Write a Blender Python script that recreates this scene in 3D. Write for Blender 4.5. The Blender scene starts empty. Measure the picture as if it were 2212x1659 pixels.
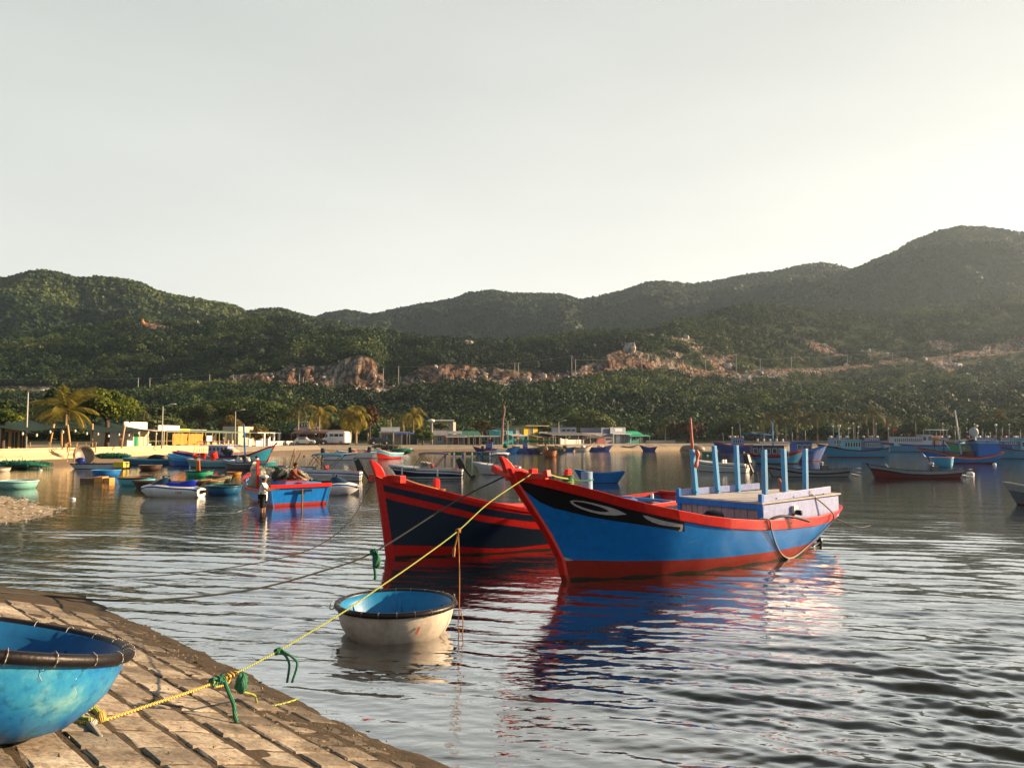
import bpy, math, random
import numpy as np
from mathutils import Vector, Matrix
R = math.radians
rnd = random.Random(7)
sc = bpy.context.scene
COL = sc.collection
# ---------------------------------------------------------------- camera frame (overview pixels 2212 x 1659)
F, CX, CY, CAMZ = 1659.0, 1106.0, 829.5, 3.0
PITCH = math.atan(113.5 / F)
SP, CP = math.sin(PITCH), math.cos(PITCH)
HOR = 943.0

def ray(x, y):
    a = (x - CX) / F; b = (CY - y) / F
    d = Vector((a, CP - b * SP, SP + b * CP))
    return d / d.y
def at(x, y, z=0.0):
    "world point seen at a photograph pixel, on the level z"
    d = ray(x, y); t = (z - CAMZ) / d.z
    return Vector((d.x * t, t, z))
def atd(x, y, dep):
    "world point seen at a photograph pixel, at depth dep"
    d = ray(x, y)
    return Vector((d.x * dep, dep, CAMZ + d.z * dep))
def zat(y, dep):
    return atd(CX, y, dep).z
def tanx(x, y=HOR):
    return ray(x, y).x

# ---------------------------------------------------------------- materials
def new_mat(name):
    m = bpy.data.materials.new(name); m.use_nodes = True
    nt = m.node_tree; nt.nodes.clear()
    out = nt.nodes.new('ShaderNodeOutputMaterial')
    return m, nt, out
def N(nt, typ, **kw):
    n = nt.nodes.new(typ)
    for k, v in kw.items():
        if hasattr(n, k): setattr(n, k, v)
        else: n.inputs[k.replace('_', ' ')].default_value = v
    return n
def L(nt, a, b): nt.links.new(a, b)
def ramp(nt, fac, stops):
    r = nt.nodes.new('ShaderNodeValToRGB'); e = r.color_ramp.elements
    while len(e) < len(stops): e.new(0.5)
    for i, (p, c) in enumerate(stops):
        e[i].position = p; e[i].color = (c[0], c[1], c[2], 1) if not isinstance(c, float) else (c, c, c, 1)
    L(nt, fac, r.inputs[0]); return r
_mats = {}
def paint(name, col, rough=0.45, wear=0.25, scale=3.0, dirt=None, bump=0.15, metal=0.0, streak=True, plank=0.0, scuff=None):
    "weathered paint / plaster / wood: base colour with worn patches, streaks of dirt and fine bump"
    key = (name, col, rough, wear, scale)
    if key in _mats: return _mats[key]
    m, nt, out = new_mat(name)
    b = N(nt, 'ShaderNodeBsdfPrincipled'); b.inputs['Roughness'].default_value = rough; b.inputs['Metallic'].default_value = metal; b.inputs['Specular IOR Level'].default_value = 0.3
    tc = N(nt, 'ShaderNodeTexCoord')
    n1 = N(nt, 'ShaderNodeTexNoise'); n1.inputs['Scale'].default_value = scale; n1.inputs['Detail'].default_value = 6; n1.inputs['Roughness'].default_value = 0.65
    mp = N(nt, 'ShaderNodeMapping'); mp.inputs['Scale'].default_value = (1, 1, 0.35 if streak else 1)
    L(nt, tc.outputs['Object'], mp.inputs[0]); L(nt, mp.outputs[0], n1.inputs['Vector'])
    n2 = N(nt, 'ShaderNodeTexNoise'); n2.inputs['Scale'].default_value = scale * 5; n2.inputs['Detail'].default_value = 8
    L(nt, tc.outputs['Object'], n2.inputs['Vector'])
    d = dirt or tuple(c * 0.45 + 0.02 for c in col)
    hi = tuple(min(0.9, c * 1.18 + 0.012) for c in col)
    r1 = ramp(nt, n1.outputs[0], [(0.30, d), (0.47, col), (0.62, col), (0.8, hi)])
    mx = N(nt, 'ShaderNodeMix', data_type='RGBA'); mx.inputs[0].default_value = 1 - wear
    L(nt, r1.outputs[0], mx.inputs[6]); mx.inputs[7].default_value = (*col, 1)
    r2 = ramp(nt, n2.outputs[0], [(0.35, 0.82), (0.65, 1.06)])
    ml = N(nt, 'ShaderNodeMix', data_type='RGBA', blend_type='MULTIPLY'); ml.inputs[0].default_value = 0.5 + 0.5 * wear
    L(nt, mx.outputs[2], ml.inputs[6]); L(nt, r2.outputs[0], ml.inputs[7])
    colout = ml.outputs[2]; sepz = None
    if scuff:     # scraped and chalky spots showing an undercoat
        n4 = N(nt, 'ShaderNodeTexNoise'); n4.inputs['Scale'].default_value = scale * 2.2; n4.inputs['Detail'].default_value = 10; n4.inputs['Roughness'].default_value = 0.78
        m4 = N(nt, 'ShaderNodeMapping'); m4.inputs['Scale'].default_value = (0.8, 0.8, 2.4); L(nt, tc.outputs['Object'], m4.inputs[0]); L(nt, m4.outputs[0], n4.inputs['Vector'])
        r4 = ramp(nt, n4.outputs[0], [(0.60, 0.0), (0.70, 0.85)]); x4 = N(nt, 'ShaderNodeMix', data_type='RGBA'); L(nt, r4.outputs[0], x4.inputs[0]); L(nt, colout, x4.inputs[6]); x4.inputs[7].default_value = (*scuff, 1); colout = x4.outputs[2]
    if plank:     # seams between planks
        sp = N(nt, 'ShaderNodeSeparateXYZ'); L(nt, tc.outputs['Object'], sp.inputs[0]); a5 = N(nt, 'ShaderNodeMath', operation='MULTIPLY_ADD'); a5.inputs[1].default_value = 1 / plank; L(nt, sp.outputs['Z'], a5.inputs[0])
        a7 = N(nt, 'ShaderNodeMath', operation='MULTIPLY'); a7.inputs[1].default_value = .6; L(nt, n1.outputs[0], a7.inputs[0]); L(nt, a7.outputs[0], a5.inputs[2])
        a6 = N(nt, 'ShaderNodeMath', operation='FRACT'); L(nt, a5.outputs[0], a6.inputs[0]); sepz = ramp(nt, a6.outputs[0], [(0.0, 0.0), (0.035, 1.0), (0.97, 1.0), (1.0, 0.0)])
        r6 = ramp(nt, sepz.outputs[0], [(0.0, 0.80), (0.7, 1.0)]); x6 = N(nt, 'ShaderNodeMix', data_type='RGBA', blend_type='MULTIPLY'); x6.inputs[0].default_value = 1; L(nt, colout, x6.inputs[6]); L(nt, r6.outputs[0], x6.inputs[7]); colout = x6.outputs[2]
    L(nt, colout, b.inputs['Base Color'])
    if bump:
        bp = N(nt, 'ShaderNodeBump'); bp.inputs['Strength'].default_value = bump; bp.inputs['Distance'].default_value = 0.02
        L(nt, n2.outputs[0], bp.inputs['Height']); L(nt, bp.outputs[0], b.inputs['Normal'])
        if sepz:
            b2 = N(nt, 'ShaderNodeBump'); b2.inputs['Strength'].default_value = .15; b2.inputs['Distance'].default_value = 0.003; L(nt, sepz.outputs[0], b2.inputs['Height']); L(nt, bp.outputs[0], b2.inputs['Normal']); L(nt, b2.outputs[0], b.inputs['Normal'])
    L(nt, b.outputs[0], out.inputs[0])
    _mats[key] = m
    return m
def leafmat(name, lo, mid, hi, transl=0.25):
    if name in _mats: return _mats[name]
    m, nt, out = new_mat(name)
    at_ = N(nt, 'ShaderNodeAttribute', attribute_name='tint')
    r = ramp(nt, at_.outputs['Fac'], [(0.0, lo), (0.5, mid), (1.0, hi)])
    d = N(nt, 'ShaderNodeBsdfPrincipled'); d.inputs['Roughness'].default_value = 0.7; d.inputs['Specular IOR Level'].default_value = 0.25
    t = N(nt, 'ShaderNodeBsdfTranslucent')
    L(nt, r.outputs[0], d.inputs['Base Color']); L(nt, r.outputs[0], t.inputs['Color'])
    mx = N(nt, 'ShaderNodeMixShader'); mx.inputs[0].default_value = transl
    L(nt, d.outputs[0], mx.inputs[1]); L(nt, t.outputs[0], mx.inputs[2]); L(nt, mx.outputs[0], out.inputs[0])
    _mats[name] = m
    return m
def glassmat(name='dark_glass', col=(0.02, 0.03, 0.035), alpha=1.0):
    if name in _mats: return _mats[name]
    m, nt, out = new_mat(name)
    b = N(nt, 'ShaderNodeBsdfPrincipled'); b.inputs['Base Color'].default_value = (*col, 1); b.inputs['Roughness'].default_value = 0.06
    b.inputs['Alpha'].default_value = alpha
    L(nt, b.outputs[0], out.inputs[0]); _mats[name] = m
    return m

# palette
BLUE = (0.012, 0.135, 0.42); SKYB = (0.035, 0.24, 0.55); RED = (0.50, 0.018, 0.012); DKRED = (0.20, 0.014, 0.010)
BLACK = (0.006, 0.006, 0.009); NAVY = (0.006, 0.018, 0.042); WHITE = (0.72, 0.72, 0.70); TEAL = (0.03, 0.30, 0.34)
CREAM = (0.62, 0.55, 0.42); WOOD = (0.24, 0.15, 0.08); GREY = (0.30, 0.31, 0.31); ORANGE = (0.62, 0.16, 0.03)
def M(c, rough=0.45, wear=0.3, scale=2.5, name=None):
    nm = {BLUE: 'blue_paint', SKYB: 'sky_blue_paint', RED: 'red_paint', DKRED: 'dark_red_antifouling', BLACK: 'black_paint', NAVY: 'navy_paint',
          WHITE: 'white_paint', TEAL: 'teal_paint', CREAM: 'cream_plaster', WOOD: 'bare_wood', GREY: 'grey_paint', ORANGE: 'orange_paint'}.get(c, 'paint')
    return paint(name or nm, c, rough, wear, scale)

# ---------------------------------------------------------------- mesh builder
class MB:
    def __init__(s): s.v = []; s.f = []; s.mi = []; s.mats = []; s.sm = []
    def m(s, mat):
        if mat not in s.mats: s.mats.append(mat)
        return s.mats.index(mat)
    def add(s, vs, fs, mat, smooth=False):
        o = len(s.v); s.v += [tuple(v) for v in vs]; k = s.m(mat)
        for f in fs:
            s.f.append(tuple(i + o for i in f)); s.mi.append(k); s.sm.append(smooth)
    def box(s, c, d, mat, rz=0.0, rx=0.0, ry=0.0, taper=1.0):
        x, y, z = d[0] / 2, d[1] / 2, d[2] / 2
        vs = [Vector((a * x * (taper if e > 0 else 1), b * y * (taper if e > 0 else 1), e * z)) for e in (-1, 1) for b in (-1, 1) for a in (-1, 1)]
        mt = Matrix.Rotation(rz, 3, 'Z') @ Matrix.Rotation(ry, 3, 'Y') @ Matrix.Rotation(rx, 3, 'X')
        vs = [mt @ v + Vector(c) for v in vs]
        s.add(vs, [(0, 2, 3, 1), (4, 5, 7, 6), (0, 1, 5, 4), (2, 6, 7, 3), (0, 4, 6, 2), (1, 3, 7, 5)], mat)
    def bar(s, a, b, w, h, mat, up=(0, 0, 1), w2=None, h2=None):
        a = Vector(a); b = Vector(b); d = (b - a).normalized(); u = Vector(up)
        if abs(d.dot(u)) > 0.98: u = Vector((1, 0, 0))
        sd = d.cross(u).normalized(); u = sd.cross(d).normalized()
        w2 = w if w2 is None else w2; h2 = h if h2 is None else h2
        vs = [p + sd * i * ww / 2 + u * j * hh / 2 for p, ww, hh in ((a, w, h), (b, w2, h2)) for i, j in ((-1, -1), (1, -1), (1, 1), (-1, 1))]
        s.add(vs, [(3, 2, 1, 0), (4, 5, 6, 7), (0, 1, 5, 4), (1, 2, 6, 5), (2, 3, 7, 6), (3, 0, 4, 7)], mat)
    def tube(s, pts, r, mat, n=6, cap=True, closed=False):
        pts = [Vector(p) for p in pts]; m = len(pts)
        rs = r if isinstance(r, (list, tuple)) else [r] * m
        vs = []; pu = None
        for i, p in enumerate(pts):
            if closed: t = pts[(i + 1) % m] - pts[i - 1]
            else: t = pts[min(i + 1, m - 1)] - pts[max(i - 1, 0)]
            t = t.normalized() if t.length > 1e-9 else Vector((0, 0, 1))
            u = pu if pu is not None else (Vector((0, 0, 1)) if abs(t.z) < 0.9 else Vector((1, 0, 0)))
            u = (u - t * u.dot(t))
            if u.length < 1e-6: u = t.orthogonal()
            u.normalize(); w = t.cross(u); pu = u
            for k in range(n):
                a = 2 * math.pi * k / n; vs.append(p + (u * math.cos(a) + w * math.sin(a)) * rs[i])
        fs = []
        for i in range(m if closed else m - 1):
            j = (i + 1) % m
            for k in range(n):
                q = (k + 1) % n; fs.append((i * n + k, i * n + q, j * n + q, j * n + k))
        if cap and not closed:
            fs.append(tuple(range(n - 1, -1, -1))); fs.append(tuple((m - 1) * n + k for k in range(n)))
        s.add(vs, fs, mat, True)
    def loft(s, rings, mat, closed=True, caps=False, smooth=True, flip=False):
        "rings: list of equally long point lists; mat may be a list, one per gap between points of a ring"
        n = len(rings[0]); o = [v for r_ in rings for v in r_]; base = len(s.v)
        s.v += [tuple(v) for v in o]
        for i in range(len(rings) - 1):
            for k in range(n if closed else n - 1):
                q = (k + 1) % n
                f = (i * n + k, i * n + q, (i + 1) * n + q, (i + 1) * n + k)
                if flip: f = f[::-1]
                s.f.append(tuple(base + j for j in f))
                mm = mat[k] if isinstance(mat, list) else (mat(i, k) if callable(mat) else mat)
                s.mi.append(s.m(mm)); s.sm.append(smooth)
        if caps:
            mm = mat[0] if isinstance(mat, list) else (mat(0, 0) if callable(mat) else mat)
            for idx in (range(n - 1, -1, -1), range((len(rings) - 1) * n, len(rings) * n)):
                s.f.append(tuple(base + j for j in idx)); s.mi.append(s.m(mm)); s.sm.append(False)
    def lathe(s, prof, mat, n=24, c=(0, 0, 0), cap=False):
        rings = [[(c[0] + r_ * math.cos(2 * math.pi * k / n), c[1] + r_ * math.sin(2 * math.pi * k / n), c[2] + z) for k in range(n)] for r_, z in prof]
        s.loft(rings, mat if not isinstance(mat, list) else (lambda i, k: mat[i]), caps=cap)
    def blob(s, c, r, mat, seed=0, amp=0.15, n=10, flat=False):
        rr = random.Random(seed); ph = [rr.uniform(0, 6.28) for _ in range(6)]
        rings = []
        for i in range(n + 1):
            th = math.pi * i / n; ring = []
            for k in range(2 * n):
                a = math.pi * k / n
                q = 1 + amp * (math.sin(3 * a + ph[0]) * math.sin(2 * th + ph[1]) + 0.6 * math.sin(5 * a + ph[2] + 4 * th) + 0.4 * math.sin(7 * th + ph[3] - 2 * a)) * math.sin(th)
                ring.append((c[0] + r[0] * q * math.sin(th) * math.cos(a), c[1] + r[1] * q * math.sin(th) * math.sin(a), c[2] + r[2] * q * math.cos(th)))
            rings.append(ring)
        s.loft(rings, mat, flip=True, smooth=not flat)
    def build(s, name, parent=None, loc=(0, 0, 0), rz=0.0, bevel=0.0, **tags):
        me = bpy.data.meshes.new(name); me.from_pydata(s.v, [], s.f)
        for m_ in s.mats: me.materials.append(m_)
        me.polygons.foreach_set('material_index', s.mi); me.polygons.foreach_set('use_smooth', s.sm)
        me.update()
        o = bpy.data.objects.new(name, me); COL.objects.link(o)
        o.location = loc; o.rotation_euler = (0, 0, rz); o.parent = parent
        if bevel:
            bv = o.modifiers.new('bevel', 'BEVEL'); bv.width = bevel; bv.segments = 2; bv.limit_method = 'ANGLE'
        for k, v in tags.items():
            if v: o[k] = v
        return o
def quick(name, vs, fs, mat, parent=None, **tags):
    b = MB(); b.add(vs, fs, mat); return b.build(name, parent, **tags)
def npmesh(name, verts, faces, mats, tint=None, mi=None, smooth=False, parent=None, **tags):
    "fast mesh from numpy arrays, all faces with the same number of corners"
    me = bpy.data.meshes.new(name); nf, k = faces.shape
    me.vertices.add(len(verts)); me.vertices.foreach_set('co', np.asarray(verts, np.float32).ravel())
    me.loops.add(nf * k); me.loops.foreach_set('vertex_index', faces.astype(np.int32).ravel())
    me.polygons.add(nf); me.polygons.foreach_set('loop_start', np.arange(0, nf * k, k, dtype=np.int32))
    me.update(calc_edges=True)
    me.polygons.foreach_set('use_smooth', np.full(nf, smooth))
    for m_ in mats: me.materials.append(m_)
    if mi is not None: me.polygons.foreach_set('material_index', mi.astype(np.int32))
    if tint is not None:
        for an, arr in (tint.items() if isinstance(tint, dict) else [('tint', tint)]):
            dom = 'POINT' if len(arr) == len(verts) else 'FACE'
            a = me.attributes.new(an, 'FLOAT', dom); a.data.foreach_set('value', np.asarray(arr, np.float32))
    me.update()
    o = bpy.data.objects.new(name, me); COL.objects.link(o); o.parent = parent
    for kk, v in tags.items():
        if v: o[kk] = v
    return o
def thing(name, label, cat, loc=(0, 0, 0), rz=0.0, group=None):
    o = bpy.data.objects.new(name, None); o.empty_display_size = 0.3; COL.objects.link(o)
    o.location = loc; o.rotation_euler = (0, 0, rz); o['label'] = label; o['category'] = cat
    if group: o['group'] = group
    return o
def dup(root, loc, rz=0.0, label=None, scale=None):
    kids = {}
    for q in bpy.data.objects:
        if q.parent: kids.setdefault(q.parent, []).append(q)
    def rec(o, par):
        c = o.copy(); COL.objects.link(c)
        if par: c.parent = par
        for k in kids.get(o, []): rec(k, c)
        return c
    r = rec(root, None); r.location = loc; r.rotation_euler = (0, 0, rz)
    if label: r['label'] = label
    if scale: r.scale = (scale,) * 3
    return r
def interp(x, pts):
    xs, ys = zip(*pts)
    return float(np.interp(x, xs, ys))
def smooth_pts(pts, n=6):
    "Catmull-Rom through points"
    P = [Vector(p) for p in pts]; P = [2 * P[0] - P[1]] + P + [2 * P[-1] - P[-2]]; o = []
    for i in range(1, len(P) - 2):
        for k in range(n):
            t = k / n; a, b, c, d = P[i - 1:i + 3]
            o.append(0.5 * ((2 * b) + (c - a) * t + (2 * a - 5 * b + 4 * c - d) * t * t + (3 * b - a - 3 * c + d) * t ** 3))
    o.append(P[-2]); return o
# value noise (numpy)
_rs = np.random.RandomState(5); _perm = _rs.rand(256, 256)
def vnoise(x, y):
    xi = np.floor(x).astype(int); yi = np.floor(y).astype(int); fx = x - xi; fy = y - yi
    fx = fx * fx * (3 - 2 * fx); fy = fy * fy * (3 - 2 * fy)
    g = lambda a, b: _perm[a & 255, b & 255]
    return (g(xi, yi) * (1 - fx) + g(xi + 1, yi) * fx) * (1 - fy) + (g(xi, yi + 1) * (1 - fx) + g(xi + 1, yi + 1) * fx) * fy
def fbm(x, y, o=4):
    s = 0; a = 0.5
    for i in range(o):
        s = s + a * (vnoise(x * 2 ** i + 17 * i, y * 2 ** i + 31 * i) - 0.5); a *= 0.5
    return s
# ================================================================ camera, sky, sun
cam = bpy.data.cameras.new('camera'); camo = bpy.data.objects.new('camera', cam); COL.objects.link(camo)
cam.sensor_width = 36; cam.lens = 27.0; cam.clip_start = 0.05; cam.clip_end = 20000
camo.location = (0, 0, CAMZ); camo.rotation_euler = (R(90) + PITCH, 0, 0); sc.camera = camo
SUN_AZ, SUN_EL = R(13), R(16)      # direction to the sun: angle from +x towards +y, elevation
sd = Vector((math.cos(SUN_AZ) * math.cos(SUN_EL), math.sin(SUN_AZ) * math.cos(SUN_EL), math.sin(SUN_EL)))
sl = bpy.data.lights.new('sun', 'SUN'); sl.energy = 5.0; sl.angle = R(0.5); sl.color = (1.0, 0.70, 0.42)
so = bpy.data.objects.new('sun', sl); COL.objects.link(so); so.rotation_euler = sd.to_track_quat('Z', 'Y').to_euler(); so.location = (40, 0, 30)
w = bpy.data.worlds.new('World'); sc.world = w; w.use_nodes = True; nt = w.node_tree; nt.nodes.clear()
wo = N(nt, 'ShaderNodeOutputWorld'); bg = N(nt, 'ShaderNodeBackground'); bg.inputs[1].default_value = 0.069
sky = N(nt, 'ShaderNodeTexSky', sky_type='NISHITA'); sky.sun_disc = False; sky.sun_elevation = SUN_EL; sky.sun_rotation = R(90) - SUN_AZ
sky.air_density = 1.0; sky.dust_density = 2.5; sky.ozone_density = 1.0; sky.altitude = 0
hs = N(nt, 'ShaderNodeHueSaturation'); hs.inputs['Saturation'].default_value = 0.45
L(nt, sky.outputs[0], hs.inputs['Color'])
# thin even overcast veil: warm pale near the horizon, grey overhead
tc = N(nt, 'ShaderNodeTexCoord'); sx = N(nt, 'ShaderNodeSeparateXYZ'); L(nt, tc.outputs['Generated'], sx.inputs[0])
vr = ramp(nt, sx.outputs['Z'], [(0.0, (5.95, 5.72, 5.1)), (0.14, (5.45, 5.33, 4.85)), (0.30, (4.6, 4.58, 4.25)), (0.52, (3.65, 3.72, 3.55)), (0.66, (1.6, 1.8, 2.0)), (1.0, (0.8, 1.0, 1.3))])
cn = N(nt, 'ShaderNodeTexNoise'); cn.inputs['Scale'].default_value = 1.6; cn.inputs['Detail'].default_value = 5
cmap = N(nt, 'ShaderNodeMapping'); cmap.inputs['Scale'].default_value = (1, 1, 3.5); L(nt, tc.outputs['Generated'], cmap.inputs[0]); L(nt, cmap.outputs[0], cn.inputs['Vector'])
cr = ramp(nt, cn.outputs[0], [(0.3, 0.93), (0.7, 1.05)])
vm = N(nt, 'ShaderNodeMix', data_type='RGBA', blend_type='MULTIPLY'); vm.inputs[0].default_value = 1
L(nt, vr.outputs[0], vm.inputs[6]); L(nt, cr.outputs[0], vm.inputs[7])
xr = ramp(nt, sx.outputs['X'], [(0.2, (0.84, 0.87, 0.88)), (0.5, (0.96, 0.97, 0.97)), (0.8, (1.06, 1.05, 1.03))]); xm_ = N(nt, 'ShaderNodeMath', operation='MULTIPLY_ADD'); xm_.inputs[1].default_value = .5; xm_.inputs[2].default_value = .5
L(nt, sx.outputs['X'], xm_.inputs[0]); nt.links.remove(xr.inputs[0].links[0]); L(nt, xm_.outputs[0], xr.inputs[0])
xx = N(nt, 'ShaderNodeMix', data_type='RGBA', blend_type='MULTIPLY'); xx.inputs[0].default_value = 1
wm = N(nt, 'ShaderNodeMix', data_type='RGBA'); wm.inputs[0].default_value = 0.975
# out-of-frame sky behind the camera and overhead dimmed and blued to raise contrast
dr = ramp(nt, sx.outputs['Y'], [(0.0, (0.55, 0.62, 0.74)), (0.45, (0.60, 0.66, 0.74)), (0.62, (0.9, 0.92, 0.95)), (0.75, (1, 1, 1))]); yy = N(nt, 'ShaderNodeMath', operation='MULTIPLY_ADD'); yy.inputs[1].default_value = .5; yy.inputs[2].default_value = .5
L(nt, sx.outputs['Y'], yy.inputs[0]); nt.links.remove(dr.inputs[0].links[0]); L(nt, yy.outputs[0], dr.inputs[0])
dm = N(nt, 'ShaderNodeMix', data_type='RGBA', blend_type='MULTIPLY'); dm.inputs[0].default_value = 1; L(nt, vm.outputs[2], dm.inputs[6]); L(nt, dr.outputs[0], dm.inputs[7])
L(nt, hs.outputs[0], wm.inputs[6]); L(nt, dm.outputs[2], xx.inputs[6]); L(nt, xr.outputs[0], xx.inputs[7]); L(nt, xx.outputs[2], wm.inputs[7]); L(nt, wm.outputs[2], bg.inputs[0]); L(nt, bg.outputs[0], wo.inputs[0])
sc.view_settings.view_transform = 'Standard'; sc.view_settings.look = 'None'; sc.view_settings.exposure = 1.52; sc.view_settings.gamma = 1.0
sc.cycles.max_bounces = 8; sc.cycles.transparent_max_bounces = 12; sc.cycles.volume_bounces = 1; sc.cycles.volume_step_rate = 4
sc.cycles.use_adaptive_sampling = True; sc.cycles.sample_clamp_indirect = 6.0; sc.cycles.caustics_reflective = False

# ================================================================ hills
road_px = [(-1200, 850), (0, 850), (300, 846), (400, 839), (520, 834), (600, 832), (700, 836), (830, 836), (900, 826), (960, 823), (1050, 821), (1140, 819), (1240, 812), (1300, 801),
           (1380, 796), (1440, 800), (1520, 808), (1600, 811), (1700, 805), (1800, 798), (1900, 787), (2000, 778), (2100, 769), (2212, 757), (3600, 700)]
cliff_px = [(-1200, 849), (380, 838), (450, 829), (520, 815), (600, 802), (640, 794), (690, 788), (720, 782), (770, 764), (805, 772), (825, 815), (850, 832), (880, 808), (930, 785), (980, 779),
            (1030, 783), (1100, 788), (1160, 795), (1220, 800), (1260, 788), (1310, 765), (1345, 752), (1360, 741), (1375, 752), (1400, 756), (1470, 775), (1530, 802), (1600, 808), (1700, 799),
            (1850, 788), (2000, 772), (2100, 755), (2212, 725), (2500, 700), (3600, 690)]
ridge_px = [(-1200, 700), (-400, 735), (0, 738), (100, 725), (190, 708), (250, 699), (300, 691), (350, 699), (400, 708), (430, 701), (500, 697), (560, 690), (620, 694), (680, 714), (760, 721), (830, 726),
            (900, 733), (950, 738), (1060, 744), (1150, 738), (1200, 730), (1260, 719), (1330, 724), (1400, 720), (1450, 704), (1500, 690), (1570, 668), (1640, 657), (1700, 664), (1760, 672), (1900, 676), (2050, 660), (2212, 640), (2600, 600), (3600, 600)]
road_d = [(-1200, 330), (500, 350), (1000, 380), (1240, 400), (1500, 450), (1800, 520), (2212, 590), (3600, 600)]
ridge_d = [(-1200, 480), (600, 500), (1200, 520), (1500, 640), (1800, 760), (2212, 850), (3600, 900)]
def IP(x, t): a, b = zip(*t); return np.interp(x, a, b)
def hillA(px, d):
    "height of the near hillside at azimuth px and depth d, plus how rocky it is"
    rd = IP(px, road_d); gd = IP(px, ridge_d)
    Z = lambda y, dd: CAMZ + (HOR - y) / F * dd
    zr = Z(IP(px, road_px), rd); cd = rd + 9 + 13; zc = Z(IP(px, cliff_px), cd); zg = Z(IP(px, ridge_px), gd)
    zc = np.maximum(zc, zr + 0.5)
    k = [(np.full_like(px, 196.0), np.full_like(px, 1.2)), (np.full_like(px, 235.0), np.full_like(px, 5.0)), (rd - 55, zr * 0.62 + 1.5), (rd, zr - 1.0), (rd + 1.5, zr), (rd + 9, zr), (cd, zc),
         (cd + (gd - cd) * 0.45, zc + (zg - zc) * 0.58), (gd, zg), (gd + 120, zg * 0.75), (gd + 400, zg * 0.3)]
    z = np.full_like(px, 1.2); seg = np.zeros_like(px)
    for i in range(len(k) - 1):
        m = (d >= k[i][0]) & (d < k[i + 1][0]) if i < len(k) - 2 else (d >= k[i][0])
        t = np.clip((d - k[i][0]) / (k[i + 1][0] - k[i][0]), 0, 1)
        z = np.where(m, k[i][1] + (k[i + 1][1] - k[i][1]) * t, z); seg = np.where(m, i, seg)
    X = (px - CX) / F * d
    amp = np.clip((d - 200) / 150, 0.05, 1) * np.where((seg == 4), 0.02, 1.0) * np.where(seg == 3, .3, 1)
    z = z + fbm(X / 46, d / 46, 4) * 7.0 * amp * np.where((seg >= 6) & (seg <= 8), 1.6, 0.8) * np.clip(np.abs(gd - d) / 60, 0.12, 1)
    cl = np.clip((zc - zr - 1.2) / 3, 0, 1)
    rock = np.where(seg == 5, cl, 0) + np.where(seg == 4, 0.55, 0) + np.where(seg == 3, 0.6, 0)
    # scree below the road and bare rocky patches of the right spur
    scree = np.exp(-((px - 785) / 85) ** 2) * np.clip(1 - (rd - d) / 65, 0, 1) * (d < rd) * 1.0
    scree = scree + np.clip(fbm(px / 60, d / 40, 3) * 4.5 - 0.12, 0, 1) * (((px > 980) & (px < 1330)) | (px > 1480)) * ((d > rd - 60) & (d < rd + 8))
    spur = np.clip(fbm(X / 34 + 9, d / 34, 4) * 5.0 - 0.45, 0, 1) * ((px > 1420) & (px < 2100)) * (seg >= 5) * np.clip(1 - (d - cd) / 200, 0, 1)
    spur2 = np.clip(fbm(X / 20 + 3, d / 20, 3) * 5.0 - 0.75, 0, 1) * (px > 450) * (px < 1420) * (seg >= 6) * 0.9
    knob = np.exp(-((px - 330) / 60) ** 2) * np.clip(1 - np.abs(d - gd + 12) / 26, 0, 1)
    return z, np.clip(rock + scree + spur + spur2 + knob * 0.8, 0, 1), seg
ridgeM = [(-1200, 640), (-300, 640), (0, 600), (50, 588), (80, 583), (120, 590), (160, 601), (200, 598), (260, 603), (300, 613), (330, 630), (380, 641), (440, 650), (500, 661), (530, 676), (560, 669), (600, 668), (640, 680), (685, 690), (740, 700), (900, 760), (1300, 900), (3600, 930)]
ridgeF = [(-1200, 760), (300, 740), (600, 705), (685, 685), (700, 679), (740, 671), (775, 676), (800, 681), (860, 668), (920, 656), (980, 646), (1010, 633), (1060, 627), (1100, 634), (1160, 635), (1220, 636), (1255, 648), (1300, 639), (1360, 625), (1400, 610),
          (1440, 608), (1500, 613), (1560, 605), (1620, 593), (1680, 586), (1740, 573), (1780, 566), (1820, 572), (1860, 584), (2000, 600), (3600, 640)]
ridgeR = [(-1200, 935), (1100, 900), (1400, 780), (1600, 700), (1750, 640), (1855, 581), (1900, 561), (1950, 541), (1980, 521), (2030, 501), (2080, 488), (2130, 487), (2180, 493), (2240, 504), (2330, 535), (2450, 545), (2700, 600), (3600, 640)]
def hillX(px, d, rp, d0, dg, base=0.0, amp=26.0, sc_=150.0):
    zg = CAMZ + (HOR - IP(px, rp)) / F * dg
    t = np.clip((d - d0) / (dg - d0), 0, 1); back = np.clip((d - dg) / (dg * 0.5), 0, 1)
    s = t * (0.82 + 0.18 * t); z = base + (zg - base) * s
    X = (px - CX) / F * d
    rid = (1 - 2 * np.abs(fbm(X / sc_ + 5, d / sc_ + 3, 5)) * 2) - 0.55
    z = z + rid * amp * np.clip((1 - t) * 3.2, 0, 1) * np.clip(t * 4, 0, 1) + fbm(X / 60, d / 60, 3) * 10 * np.clip((1 - t) * 5, 0.06, 1) * np.clip(t * 6, 0, 1)
    return np.where(d > dg, zg * (1 - 0.6 * back), z)
FARS = [('mountain_left', ridgeM, 470, 820, 42, 130), ('mountain_far', ridgeF, 620, 1350, 80, 240), ('mountain_right', ridgeR, 560, 1120, 78, 220)]
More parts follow.
